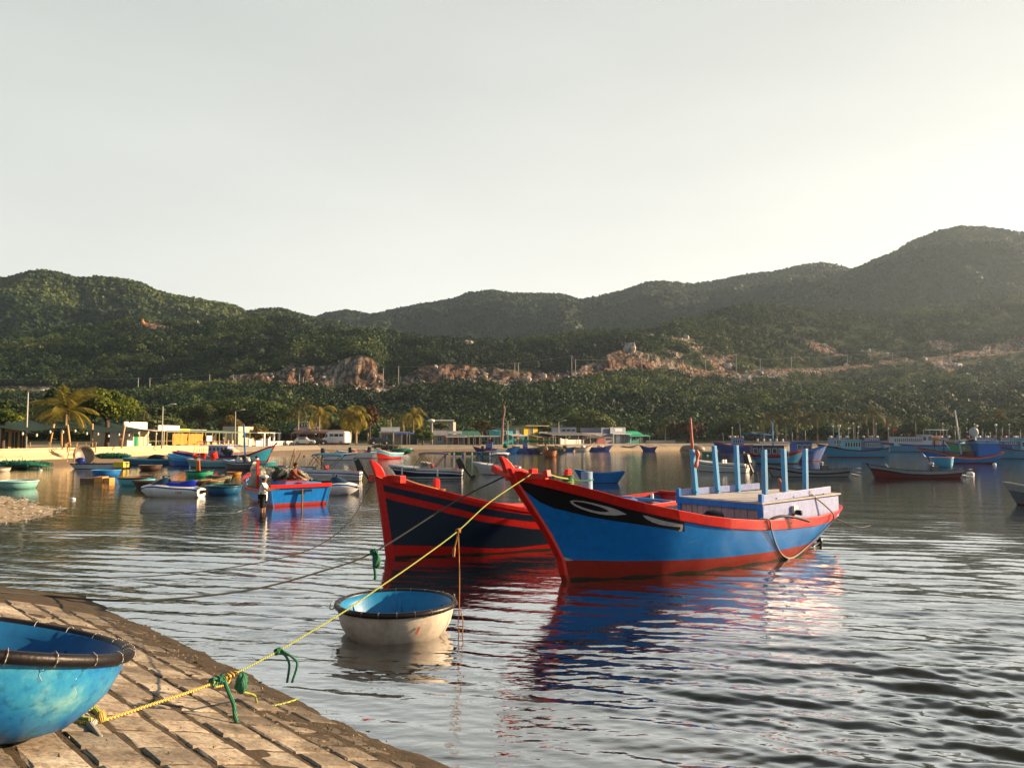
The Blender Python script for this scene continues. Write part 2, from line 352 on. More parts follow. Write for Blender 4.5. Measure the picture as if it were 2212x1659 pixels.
def terrain_mat():
    m, nt, out = new_mat('hillside_ground')
    b = N(nt, 'ShaderNodeBsdfPrincipled'); b.inputs['Roughness'].default_value = 0.9; b.inputs['Specular IOR Level'].default_value = 0.15
    tc = N(nt, 'ShaderNodeTexCoord'); a = N(nt, 'ShaderNodeAttribute', attribute_name='rock')
    n1 = N(nt, 'ShaderNodeTexNoise'); n1.inputs['Scale'].default_value = 0.035; n1.inputs['Detail'].default_value = 10; n1.inputs['Roughness'].default_value = 0.7
    n2 = N(nt, 'ShaderNodeTexNoise'); n2.inputs['Scale'].default_value = 0.22; n2.inputs['Detail'].default_value = 8; n2.inputs['Roughness'].default_value = 0.7
    n3 = N(nt, 'ShaderNodeTexVoronoi'); n3.inputs['Scale'].default_value = 0.35; n3.feature = 'F1'
    for n in (n1, n2): L(nt, tc.outputs['Object'], n.inputs['Vector'])
    wv = N(nt, 'ShaderNodeMix', data_type='RGBA'); wv.inputs[0].default_value = 0.12; L(nt, tc.outputs['Object'], wv.inputs[6]); L(nt, n2.outputs['Color'], wv.inputs[7])
    vm3 = N(nt, 'ShaderNodeMapping'); vm3.inputs['Scale'].default_value = (1.6, 1.0, 0.55); vadd = N(nt, 'ShaderNodeVectorMath', operation='MULTIPLY_ADD'); vadd.inputs[1].default_value = (3.5, 3.5, 3.5); L(nt, n2.outputs['Color'], vadd.inputs[0]); L(nt, tc.outputs['Object'], vadd.inputs[2]); L(nt, vadd.outputs[0], vm3.inputs[0]); L(nt, vm3.outputs[0], n3.inputs['Vector'])
    veg = ramp(nt, n2.outputs[0], [(0.3, (0.006, 0.014, 0.004)), (0.5, (0.016, 0.032, 0.009)), (0.68, (0.036, 0.050, 0.015))])
    rk = ramp(nt, n1.outputs[0], [(0.36, (0.38, 0.34, 0.29)), (0.46, (0.30, 0.22, 0.155)), (0.54, (0.27, 0.135, 0.08)), (0.62, (0.40, 0.35, 0.29))])
    rk2 = ramp(nt, n2.outputs[0], [(0.33, 0.22), (0.5, 0.8), (0.7, 1.25)])
    mm = N(nt, 'ShaderNodeMix', data_type='RGBA', blend_type='MULTIPLY'); mm.inputs[0].default_value = 0.85
    L(nt, rk.outputs[0], mm.inputs[6]); L(nt, rk2.outputs[0], mm.inputs[7])
    v3 = ramp(nt, n3.outputs['Distance'], [(0.0, 1.3), (0.35, 1.0), (0.62, 0.16)])
    m3 = N(nt, 'ShaderNodeMix', data_type='RGBA', blend_type='MULTIPLY'); m3.inputs[0].default_value = 0.9
    L(nt, mm.outputs[2], m3.inputs[6]); L(nt, v3.outputs[0], m3.inputs[7])
    mk = N(nt, 'ShaderNodeMath', operation='ADD'); sb = N(nt, 'ShaderNodeMath', operation='MULTIPLY'); sb.inputs[1].default_value = 0.9
    o5 = N(nt, 'ShaderNodeMath', operation='SUBTRACT'); o5.inputs[1].default_value = 0.5; L(nt, n2.outputs[0], o5.inputs[0]); L(nt, o5.outputs[0], sb.inputs[0])
    L(nt, a.outputs['Fac'], mk.inputs[0]); L(nt, sb.outputs[0], mk.inputs[1])
    mr = ramp(nt, mk.outputs[0], [(0.3, 0.0), (0.5, 1.0)])
    mx = N(nt, 'ShaderNodeMix', data_type='RGBA'); L(nt, mr.outputs[0], mx.inputs[0]); L(nt, veg.outputs[0], mx.inputs[6]); L(nt, m3.outputs[2], mx.inputs[7])
    L(nt, mx.outputs[2], b.inputs['Base Color'])
    bp = N(nt, 'ShaderNodeBump'); bp.inputs['Strength'].default_value = 1.0; bp.inputs['Distance'].default_value = 2.5
    L(nt, n2.outputs[0], bp.inputs['Height']); L(nt, bp.outputs[0], b.inputs['Normal']); L(nt, b.outputs[0], out.inputs[0])
    return m
TERR = terrain_mat()
def grid_mesh(name, pxs, ds, fn, **tags):
    P, D = np.meshgrid(pxs, ds)
    z, rock = fn(P, D)
    X = (P - CX) / F * D
    V = np.stack([X, D, z], -1).reshape(-1, 3); nr, nc = P.shape
    i = (np.arange(nr - 1)[:, None] * nc + np.arange(nc - 1)[None]).ravel()
    Fc = np.stack([i, i + 1, i + nc + 1, i + nc], 1)
    return npmesh(name, V, Fc, [TERR], {'rock': rock.ravel()}, smooth=True, **tags)
# near hill: rows follow the road so that its shelf stays crisp
def near_hill():
    pxs = np.arange(-1200, 3601, 8.0); rd = IP(pxs, road_d); gd = IP(pxs, ridge_d); rows = []
    for t in np.linspace(0, 1, 22): rows.append(196 + (rd - 1 - 196) * t)
    for o in (0, 1.5, 5, 9, 11, 14, 17, 19.5, 22): rows.append(rd + o)
    for t in np.linspace(0.04, 1, 34): rows.append(rd + 22 + (gd - rd - 22) * t)
    for o in (15, 40, 80, 140, 250): rows.append(gd + o)
    D = np.array(rows); P = np.tile(pxs, (len(rows), 1)); z, rock, seg = hillA(P, D)
    # craggy face of the cut
    z = z + np.where(seg == 5, fbm(P / 11, D / 3.0, 4) * 5.5, 0) * np.clip(rock, 0, 1)
    D2 = D + np.where(seg == 5, fbm(P / 6 + 40, z / 2.2, 4) * 11.0, 0) * np.clip(rock, 0, 1)
    X = (P - CX) / F * D2; V = np.stack([X, D2, z], -1).reshape(-1, 3); nr, nc = P.shape
    i = (np.arange(nr - 1)[:, None] * nc + np.arange(nc - 1)[None]).ravel()
    npmesh('hillside', V, np.stack([i, i + 1, i + nc + 1, i + nc], 1), [TERR], {'rock': rock.ravel()}, smooth=True, kind='structure', label='near hillside with a rock cut road running across it')
near_hill()
for nm, rp, d0, dg, am, scl in FARS:
    grid_mesh(nm, np.arange(-1200, 3601, 10.0), np.concatenate([np.linspace(d0, dg, 60), dg * np.array([1.03, 1.1, 1.25, 1.5])]),
              lambda P, D: (hillX(P, D, rp, d0, dg, 0, am, scl), np.clip(fbm(P / 40, D / 60, 4) * 4 - 0.95, 0, 1) * (D < dg * 0.9)), kind='structure')

# ---------------------------------------------------------------- woodland on the hills: leaf clumps
def clump(nq, seed, size=0.42, flat=0.75):
    r_ = np.random.RandomState(seed)
    u = r_.uniform(-0.15, 1, nq); a = r_.uniform(0, 2 * np.pi, nq); s = np.sqrt(np.maximum(0, 1 - u * u))
    lump = 0.78 + 0.3 * np.sin(3 * a + seed) * s + r_.uniform(-0.15, 0.12, nq)
    c = np.stack([s * np.cos(a) * lump, s * np.sin(a) * lump, u * flat * lump], 1)
    n = c + r_.normal(0, 0.35, (nq, 3)); n /= np.linalg.norm(n, axis=1)[:, None]
    t = np.cross(n, r_.normal(0, 1, (nq, 3))); t /= np.linalg.norm(t, axis=1)[:, None]; b = np.cross(n, t)
    sz = size * r_.uniform(0.6, 1.2, nq)[:, None]
    return np.stack([c + t * sz, c + b * sz * 0.8, c - t * sz, c - b * sz * 0.8], 1)   # nq,4,3
def scatter_clumps(name, pts, rad, tint, nq, mat, seed, size=0.42, flat=0.8, **tags):
    rs = np.random.RandomState(seed); var = [clump(nq, seed * 10 + i, size, flat) for i in range(7)]; V = []; T = []
    idx = rs.randint(0, 7, len(pts)); yaw = rs.uniform(0, 6.28, len(pts))
    for k in range(7):
        m = idx == k
        if not m.any(): continue
        c, s = np.cos(yaw[m]), np.sin(yaw[m]); t = var[k].reshape(1, -1, 3)
        x = t[..., 0] * c[:, None] - t[..., 1] * s[:, None]; y = t[..., 0] * s[:, None] + t[..., 1] * c[:, None]; z = np.broadcast_to(t[..., 2], x.shape)
        v = np.stack([x, y, z], -1) * rad[m][:, None, None] + pts[m][:, None, :]
        V.append(v.reshape(-1, 3)); T.append(np.repeat(np.clip(tint[m][:, None] + rs.normal(0, 0.06, (m.sum(), nq)), 0, 1).ravel(), 1))
    V = np.concatenate(V); T = np.concatenate(T)
    return npmesh(name, V, np.arange(len(V)).reshape(-1, 4), [mat], T, **tags)
WOODLEAF = leafmat('hill_foliage', (0.004, 0.014, 0.004), (0.016, 0.042, 0.010), (0.080, 0.110, 0.024), 0.2)
def wood_near():
    rs = np.random.RandomState(3); n = 46000
    px = rs.uniform(-350, 2560, n); u = rs.rand(n); gd = IP(px, ridge_d)
    d = 205 + (gd + 25 - 205) * u ** 0.9
    z, rock, seg = hillA(px, d)
    low = np.clip((IP(px, road_d) - d) / 45, 0, 1); low = np.where(d < IP(px, road_d) + 2, low, 1.0)
    dens = vnoise((px - CX) / F * d / 9, d / 9)
    keep = (rock + rs.uniform(-0.25, 0.25, n) < 0.35) & ((seg < 3) | (seg > 4)) & (rs.rand(n) < 0.55 + 0.6 * dens)
    px, d, z = px[keep], d[keep], z[keep]; low = low[keep]; n = len(px); X = (px - CX) / F * d
    rad = np.where(rs.rand(n) < .10, rs.uniform(3.2, 5.2, n), rs.uniform(1.1, 3.0, n)) * (0.8 + 0.5 * vnoise(X / 20, d / 20)) * np.where(d < 300, 0.95, 1.1) * (0.42 + 0.58 * low)
    tn = 0.40 + fbm(X / 45, d / 45, 3) * 2.2 + rs.normal(0, 0.09, n)
    P = np.stack([X, d, z + rad * 0.15], 1); tn = np.clip(tn, 0, 1); big = (rad > 3.4) | ((d < 260) & (rad > 2.4))
    scatter_clumps('hillside_woodland', P[~big], rad[~big], tn[~big], 34, WOODLEAF, 11, 0.22, kind='stuff', label='dense scrub and trees covering the near hillside')
    scatter_clumps('hillside_woodland', P[big] + np.array([0, 0, .6]), rad[big], tn[big], 110, WOODLEAF, 31, 0.12, kind='stuff', label='larger tree crowns standing out of the near hillside scrub')
wood_near()
def wood_far():
    rs = np.random.RandomState(8); P = []; Rr = []; T = []
    for k, (nm, rp, d0, dg, am, scl) in enumerate(FARS):
        n = (16000, 14000, 24000)[k]; lo, hi = ((-300, 760), (560, 1960), (1350, 2560))[k]
        px = rs.uniform(lo, hi, n); d = d0 + (dg * 1.02 - d0) * rs.uniform(0.1, 1, n) ** 0.8
        ex = rs.rand(n) < 0.14; d = np.where(ex, dg * rs.uniform(0.985, 1.01, n), d)
        z = hillX(px, d, rp, d0, dg, 0, am, scl); X = (px - CX) / F * d
        r_ = rs.uniform(2.6, 6.0, n) * (0.7, 1.05, 0.95)[k]
        P.append(np.stack([X, d, z], 1)); Rr.append(r_); T.append((0.60, 0.36, 0.44)[k] + fbm(X / 110, d / 110, 3) * 1.6 + rs.normal(0, 0.07, n))
    scatter_clumps('mountain_woodland', np.concatenate(P), np.concatenate(Rr), np.clip(np.concatenate(T), 0, 1), 13, WOODLEAF, 21, 0.5, kind='stuff', label='woodland covering the far mountains')
wood_far()
ROCK = None
def rockmat():
    m, nt, out = new_mat('boulder_rock'); b = N(nt, 'ShaderNodeBsdfPrincipled'); b.inputs['Roughness'].default_value = 0.9
    tc = N(nt, 'ShaderNodeTexCoord'); n = N(nt, 'ShaderNodeTexNoise'); n.inputs['Scale'].default_value = 0.5; n.inputs['Detail'].default_value = 8
    L(nt, tc.outputs['Object'], n.inputs['Vector'])
    r = ramp(nt, n.outputs[0], [(0.3, (0.18, 0.155, 0.13)), (0.5, (0.40, 0.35, 0.30)), (0.7, (0.50, 0.46, 0.41))]); L(nt, r.outputs[0], b.inputs['Base Color'])
    L(nt, b.outputs[0], out.inputs[0]); return m
ROCK = rockmat()
def boulders():
    rs = np.random.RandomState(4); b = []
    th = np.linspace(0.15, np.pi - 0.15, 5); ph = np.linspace(0, 2 * np.pi, 8)[:-1]
    T, Ph = np.meshgrid(th, ph, indexing='ij'); base = np.stack([np.sin(T) * np.cos(Ph), np.sin(T) * np.sin(Ph), np.cos(T)], -1)
    fi = []
    for i in range(4):
        for k in range(7): fi.append((i * 7 + k, i * 7 + (k + 1) % 7, (i + 1) * 7 + (k + 1) % 7, (i + 1) * 7 + k))
    fi = np.array(fi)[:, ::-1]; V = []; Fc = []; o = 0
    n = 9000; px = rs.uniform(380, 2300, n); rd = IP(px, road_d); d = rd + rs.uniform(-60, 170, n); z, rock, seg = hillA(px, d)
    k = np.where((rock > 0.4) & (seg != 4) & (rs.rand(n) < 0.75))[0]
    for j in k:
        s = rs.uniform(0.35, 1.0) ** 2 * rs.choice([1.0, 1.7, 2.8], p=[.72, .22, .06]) * (0.65 if seg[j] == 5 else 1); v = base * (1 + rs.uniform(-0.28, 0.28, base.shape[:2] + (1,))) * np.array([s * rs.uniform(.8, 1.5), s * rs.uniform(.8, 1.3), s * rs.uniform(.6, 1.3)])
        V.append(v.reshape(-1, 3) + [(px[j] - CX) / F * d[j], d[j], z[j] + s * 0.3]); Fc.append(fi + o); o += 35
    npmesh('boulders', np.concatenate(V), np.concatenate(Fc), [ROCK], kind='stuff', label='broken rock and boulders lying along the road cut')
boulders()
def rock_outcrop(px, py, d, w_, h_, label, seed, lean=0):
    "one free standing group of rocks on the ridge"
    c = atd(px, py, d); b = MB(); rr = random.Random(seed)
    for i in range(5):
        s = rr.uniform(0.5, 1); b.blob((c.x + rr.uniform(-.4, .4) * w_, c.y + rr.uniform(-2, 2), c.z - h_ * (1 - s) * .6), (w_ * .34 * s, w_ * .3, h_ * .55 * s), ROCK, seed * 7 + i, 0.34, 6, flat=True)
    b.build('rock_outcrop', label=label, category='rock', group='rock outcrops on the near hill')
for a in [(296, 712, 488, 9, 8, 'pale rock outcrop directly under the orange hilltop statue'), (275, 716, 486, 6, 4, 'low tilted rock slab left of the statue outcrop'), (372, 722, 480, 8, 7, 'brownish rock outcrop on the ridge right of the statue'),
          (433, 706, 488, 3.5, 8, 'tall upright lone standing stone on the left ridge'), (358, 776, 430, 8, 7, 'rounded grey boulder low on the left slope below the statue'), (652, 733, 455, 8, 7, 'cluster of jagged pale rocks at the right shoulder of the left hill'),
          (690, 757, 420, 4, 8, 'slim pale rock stack standing above the cut'), (1360, 750, 425, 6, 6, 'sharp grey rock pinnacle above the right road cut'), (1012, 738, 470, 5, 3, 'small white rock in the bushes above the middle cut'),
          (2095, 812, 520, 8, 6, 'pale wedge shaped slab on the bright right slope'), (1478, 700, 600, 4, 3, 'small pale rock on the spur skyline')]:
    rock_outcrop(*a, seed=int(a[0]))

# ---------------------------------------------------------------- ground, seabed, shore
def shorepts():
    return [(-220, 20), (-120, 45), (-64, 58), (-47.5, 71), (-43.8, 86), (-41, 105), (-39, 124), (-33, 141), (-17, 146), (3, 152), (27, 170), (45, 178), (80, 176), (118, 172), (170, 165), (260, 160)]
SH = shorepts()
sand = paint('sand', (0.46, 0.34, 0.20), 0.9, 0.6, 1.2, dirt=(0.16, 0.12, 0.08), streak=False)
conc = paint('seawall_concrete', (0.60, 0.47, 0.28), 0.85, 0.5, 0.8, dirt=(0.22, 0.18, 0.13), streak=False)
conc_wet = paint('seawall_wet_foot', (0.22, 0.16, 0.10), 0.7, 0.6, 1.5, dirt=(0.06, 0.05, 0.035), streak=False)
dirtm = paint('promenade_ground', (0.30, 0.26, 0.20), 0.95, 0.6, 0.5, dirt=(0.14, 0.12, 0.08), streak=False)
def off(pts, dist):
    o = []
    for i, p in enumerate(pts):
        a = Vector(pts[max(i - 1, 0)]); b = Vector(pts[min(i + 1, len(pts) - 1)]); t = (b - a).normalized(); n = Vector((-t.y, t.x)); o.append(Vector(p) + n * dist)
    return o
def dense(pts, step=3.0):
    o = []
    for a, b in zip(pts[:-1], pts[1:]):
        a = Vector(a); b = Vector(b); n = max(1, int((b - a).length / step))
        for k in range(n): o.append(a.lerp(b, k / n))
    o.append(Vector(pts[-1])); return o
SHD = dense(SH)
PZ = 1.45      # promenade level
def shore():
    b = MB(); n = len(SHD); rr = random.Random(2)
    def row(dist, z, j=0.0): return [(p.x + rr.uniform(-j, j), p.y + rr.uniform(-j, j), z + rr.uniform(-j, j) * .3) for p in off(SHD, dist)]
    left = lambda i: SHD[i].y < 150 and SHD[i].x < 5
    rows = [row(-4, -1.2), row(-0.3, -0.12, .1), row(0.6, 0.12, .1), row(3.4, 0.62, .04), row(3.6, 0.66)]
    b.loft(rows, lambda i, k: [sand, conc_wet, conc_wet, conc][i] if left(k) else sand, closed=False, smooth=False)
    b.build('shore_slope', kind='structure')
    g = MB(); rows = [row(3.6, 0.6), row(5.2, PZ - 0.12), row(40, PZ - 0.1), row(75, 1.1), row(190, 1.0)]
    g.loft(rows, dirtm, closed=False, smooth=False); g.build('promenade', kind='structure')
shore()
def seawall(i0, i1, label, z1=PZ + 0.18, gap=None):
    b = MB(); prof = [(3.3, 0.55), (3.7, 0.85), (4.2, 1.1), (4.55, 1.35), (4.6, z1), (4.45, z1 + .02), (4.45, z1 + 0.16), (5.1, z1 + 0.16), (5.1, 0.7)]
    rings = []; P = [off(SHD, q[0]) for q in prof]
    for i in range(i0, i1 + 1): rings.append([(P[k][i].x, P[k][i].y, prof[k][1]) for k in range(len(prof))])
    b.loft(rings, conc, closed=True, caps=True, smooth=False); b.build('seawall', label=label, category='sea wall', group='sea wall sections along the promenade')
SECT = [(3, 12), (13, 22), (23, 26), (27, 33), (34, 46), (47, 53), (54, 60), (61, 76)]
SECT = [s for s in SECT if s[1] < len(SHD)]
lb = ['curved concrete sea wall section by the tall green awning', 'long bright sea wall section under the cream cafe', 'sea wall section below the orange cloths', 'sea wall section below the long open shed', 'sea wall section running past the parked white van', 'sea wall section in front of the white parapet house', 'sea wall section behind the floating net pontoon', 'dull straight sea wall in front of the yellow house']
for s, l_ in zip(SECT, lb): seawall(s[0], s[1], l_)
seabed = paint('seabed_mud', (0.012, 0.014, 0.010), 0.95, 0.4, 0.4, streak=False)
quick('seabed', [(-3000, -500, -2.2), (3000, -500, -2.2), (3000, 3000, -2.2), (-3000, 3000, -2.2)], [(0, 1, 2, 3)], seabed, kind='structure')
quick('ground', [(-2500, 190, 0.7), (2500, 190, 0.7), (2500, 2600, 0.7), (-2500, 2600, 0.7)], [(0, 1, 2, 3)], dirtm, kind='structure')
# ---------------------------------------------------------------- paved slope in the foreground
U = Vector((1, -1, 0)).normalized(); W = Vector((-1, -1, 0)).normalized()      # U along the waterline, W up the slope
SL = 0.3; C0 = 6.5 / math.sqrt(2)
def slope_pt(u, s, dz=0.0):
    "u along, s up the slope (horizontal metres from the waterline)"
    p = -W * C0 + U * u + W * s; return Vector((p.x, p.y, SL * s + dz))
def slope_z(x, y): return SL * (C0 - (x + y) / math.sqrt(2))
def pavemat():
    m, nt, out = new_mat('paving_block'); b = N(nt, 'ShaderNodeBsdfPrincipled'); b.inputs['Roughness'].default_value = 0.75
    tc = N(nt, 'ShaderNodeTexCoord'); n = N(nt, 'ShaderNodeTexNoise'); n.inputs['Scale'].default_value = 2.3; n.inputs['Detail'].default_value = 9; n.inputs['Roughness'].default_value = .7
    n2 = N(nt, 'ShaderNodeTexNoise'); n2.inputs['Scale'].default_value = 28; n2.inputs['Detail'].default_value = 6
    for q in (n, n2): L(nt, tc.outputs['Object'], q.inputs['Vector'])
    ta = N(nt, 'ShaderNodeAttribute', attribute_name='tint')
    r = ramp(nt, n.outputs[0], [(0.34, (0.085, 0.066, 0.044)), (0.43, (0.25, 0.20, 0.145)), (0.56, (0.37, 0.315, 0.24)), (0.70, (0.52, 0.47, 0.38))])
    r2 = ramp(nt, n2.outputs[0], [(0.34, 0.45), (0.5, 0.95), (0.7, 1.12)])
    m1 = N(nt, 'ShaderNodeMix', data_type='RGBA', blend_type='MULTIPLY'); m1.inputs[0].default_value = .8; sa = N(nt, 'ShaderNodeAttribute', attribute_name='block'); sr_ = ramp(nt, sa.outputs['Fac'], [(0, 0.52), (.5, .9), (1, 1.22)]); m9 = N(nt, 'ShaderNodeMix', data_type='RGBA', blend_type='MULTIPLY'); m9.inputs[0].default_value = 1; L(nt, r.outputs[0], m9.inputs[6]); L(nt, sr_.outputs[0], m9.inputs[7]); L(nt, m9.outputs[2], m1.inputs[6]); L(nt, r2.outputs[0], m1.inputs[7])
    # algae and mud brown, also painting in light lost under water; tint holds height
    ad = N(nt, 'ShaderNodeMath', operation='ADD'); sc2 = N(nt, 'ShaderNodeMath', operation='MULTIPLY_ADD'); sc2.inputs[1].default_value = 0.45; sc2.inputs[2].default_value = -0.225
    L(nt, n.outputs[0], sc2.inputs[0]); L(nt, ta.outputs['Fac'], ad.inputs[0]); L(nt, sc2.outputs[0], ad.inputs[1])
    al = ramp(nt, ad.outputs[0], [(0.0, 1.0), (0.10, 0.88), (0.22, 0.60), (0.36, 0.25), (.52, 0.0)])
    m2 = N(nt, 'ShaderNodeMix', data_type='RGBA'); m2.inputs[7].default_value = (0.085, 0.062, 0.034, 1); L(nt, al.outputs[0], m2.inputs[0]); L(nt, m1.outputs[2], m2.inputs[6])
    L(nt, m2.outputs[2], b.inputs['Base Color'])
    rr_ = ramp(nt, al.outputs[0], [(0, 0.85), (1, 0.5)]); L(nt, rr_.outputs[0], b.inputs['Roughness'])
    bp = N(nt, 'ShaderNodeBump'); bp.inputs['Strength'].default_value = .6; bp.inputs['Distance'].default_value = 0.012; L(nt, n2.outputs[0], bp.inputs['Height']); L(nt, bp.outputs[0], b.inputs['Normal'])
    L(nt, b.outputs[0], out.inputs[0]); return m
PAVE = pavemat()
grout = paint('wet_joint_sand', (0.058, 0.041, 0.023), 0.85, 0.8, 5, dirt=(0.012, .009, .005), streak=False, bump=.6)
def paving():
    rs = random.Random(9); V = []; Fc = []; T = []
    rows = np.arange(-3.2, 7.5, 0.405)
    for r_ in rows:
        u = -14 + rs.uniform(0, .4)
        while u < 9:
            wd = rs.uniform(0.36, 0.5); bt_ = rs.random(); g = 0.034; a0, a1 = r_ + 0.036, r_ + 0.405 - 0.014
            if -2.62 < -(u) < -99: pass
            h = rs.uniform(0.018, 0.034); u0, u1 = u + g * .4, u + wd - g * .4; bv = 0.022; tl = rs.uniform(-.005, .005)
            if not (2.3 < u < 2.3): pass
            jj = lambda: rs.uniform(-.007, .007)
            nseg = 3; ring0 = []; ring1 = []; ring2 = []
            cs = [(u0, a0), (u0 + (u1 - u0) * .33, a0), (u0 + (u1 - u0) * .66, a0), (u1, a0), (u1, (a0 + a1) / 2), (u1, a1), (u0 + (u1 - u0) * .5, a1), (u0, a1), (u0, (a0 + a1) / 2)]
            cu, ca = (u0 + u1) / 2, (a0 + a1) / 2; k = len(V)
            for lev in range(3):
                for (q, s_) in cs:
                    f = 1 - (0, 0.02, 0.13)[lev]; qq = cu + (q - cu) * f + (jj() if lev < 2 else jj() * .5); ss = ca + (s_ - ca) * f + jj()
                    T.append(bt_); V.append(slope_pt(qq, ss, (-0.03, h * .55, h + tl)[lev] + (jj() * .3) - .030 * max(0.0, min(1.0, (.75 - ss) / .9))))
            m_ = len(cs)
            for lev in range(2):
                for q in range(m_): Fc.append((k + lev * m_ + q, k + (lev + 1) * m_ + q, k + (lev + 1) * m_ + (q + 1) % m_, k + lev * m_ + (q + 1) % m_))
            Fc.append(tuple(k + 2 * m_ + q for q in range(m_)))
            u += wd
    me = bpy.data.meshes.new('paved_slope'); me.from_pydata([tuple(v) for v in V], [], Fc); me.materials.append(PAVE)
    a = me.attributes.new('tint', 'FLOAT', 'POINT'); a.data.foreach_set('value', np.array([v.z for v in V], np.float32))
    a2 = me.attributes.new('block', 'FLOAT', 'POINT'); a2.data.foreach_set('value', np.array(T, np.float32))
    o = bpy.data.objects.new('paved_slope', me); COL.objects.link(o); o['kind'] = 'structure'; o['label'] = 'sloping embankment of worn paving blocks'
    # joint bed with lumps of sand and grit
    us = np.arange(-16, 10, 0.05); ss = np.arange(-7, 8, 0.05); Ug, Sg = np.meshgrid(us, ss)
    p = np.array(-W * C0)[None, None] + Ug[..., None] * np.array(U) + Sg[..., None] * np.array(W)
    z = SL * Sg + 0.012 + fbm(Ug * 6, Sg * 6, 3) * 0.035 + np.clip(fbm(Ug * 1.2, Sg * 1.2, 3) * 3 - .35, 0, 1) * 0.03 + (fbm(Ug * .7 + 5, Sg * .9, 4) * .07 + fbm(Ug * 5, Sg * 5, 3) * .03) * np.clip(1 - np.abs(Sg) / 1.3, 0, 1)
    Vv = np.stack([p[..., 0], p[..., 1], z], -1).reshape(-1, 3); nr, nc = Ug.shape
    i = (np.arange(nr - 1)[:, None] * nc + np.arange(nc - 1)[None]).ravel()
    npmesh('slope_bed', Vv, np.stack([i, i + nc, i + nc + 1, i + 1], 1), [grout], smooth=True, kind='structure')
paving()
def grit():
    rs = np.random.RandomState(40); n = 5200; u = rs.uniform(-13, 7, n); s_ = np.where(rs.rand(n) < .55, rs.normal(.45, .35, n), rs.uniform(.2, 5.5, n)); sz = rs.uniform(.003, .011, n) * np.where(rs.rand(n) < .06, 2.4, 1)
    p = np.array(-W * C0) + u[:, None] * np.array(U) + s_[:, None] * np.array(W); p[:, 2] = SL * s_ + .026 + np.where(s_ < .8, -.005, 0)
    V = p[:, None, :] + rs.normal(0, 1, (n, 4, 3)) * sz[:, None, None]; k = np.arange(n)[:, None, None] * 4; Fc = (k + np.array([[0, 1, 2], [0, 2, 3], [0, 3, 1], [1, 3, 2]])[None]).reshape(-1, 3)
    npmesh('grit', V.reshape(-1, 3), Fc, [paint('shell_grit', (.22, .18, .13), .9, .9, 14, dirt=(.03, .025, .015), streak=False)], kind='stuff', label='shell grit and pebbles strewn on the paved slope')
grit()
def beach():
    b = paint('shingle_sand', (0.34, 0.27, 0.18), 0.9, 0.9, 3.0, dirt=(0.07, 0.06, 0.04), streak=False)
    xs = np.linspace(-60, -12, 160); ys = np.linspace(18, 60, 140); X, Y = np.meshgrid(xs, ys)
    # tongue of beach: height above water from distance inside its outline
    cx = -40 + 0 * Y; edge = np.interp(Y, [18, 24, 26, 29, 32, 37, 43, 50, 60], [-26, -20, -17.8, -17.6, -18.6, -23.5, -31, -45, -60])
    z = np.clip((edge - X) * 0.10, -0.5, 0.42) + fbm(X / 1.2, Y / 1.2, 4) * 0.10 - 0.01
    V = np.stack([X, Y, z], -1).reshape(-1, 3); nr, nc = X.shape
    i = (np.arange(nr - 1)[:, None] * nc + np.arange(nc - 1)[None]).ravel()
    npmesh('beach', V, np.stack([i, i + 1, i + nc + 1, i + nc], 1), [b], smooth=True, kind='structure')
    # drift litter and stones
    rs = np.random.RandomState(12); vs = []; fs = []; k = 0
    for _ in range(1500):
        y = rs.uniform(22, 44); e = np.interp(y, [18, 24, 26, 29, 32, 37, 43, 50, 60], [-26, -20, -17.8, -17.6, -18.6, -23.5, -31, -45, -60]); x = e - rs.exponential(2.5) + .3
        zz = np.clip((e - x) * 0.10, -.05, 0.42) + fbm(np.array([x / 1.2]), np.array([y / 1.2]), 4)[0] * 0.10; s = rs.uniform(.02, .09)
        q = rs.normal(0, 1, (4, 3)) * [s, s, s * .5]
        for v in q: vs.append((x + v[0], y + v[1], zz + abs(v[2])))
        fs += [(k, k + 1, k + 2), (k, k + 2, k + 3), (k, k + 3, k + 1), (k + 1, k + 3, k + 2)]; k += 4
    quick('beach_debris', vs, fs, paint('drift_litter', (0.33, 0.30, 0.24), .9, .9, 8, dirt=(0.03, .03, .02), streak=False), kind='stuff', label='stones and drift litter on the left beach')
beach()
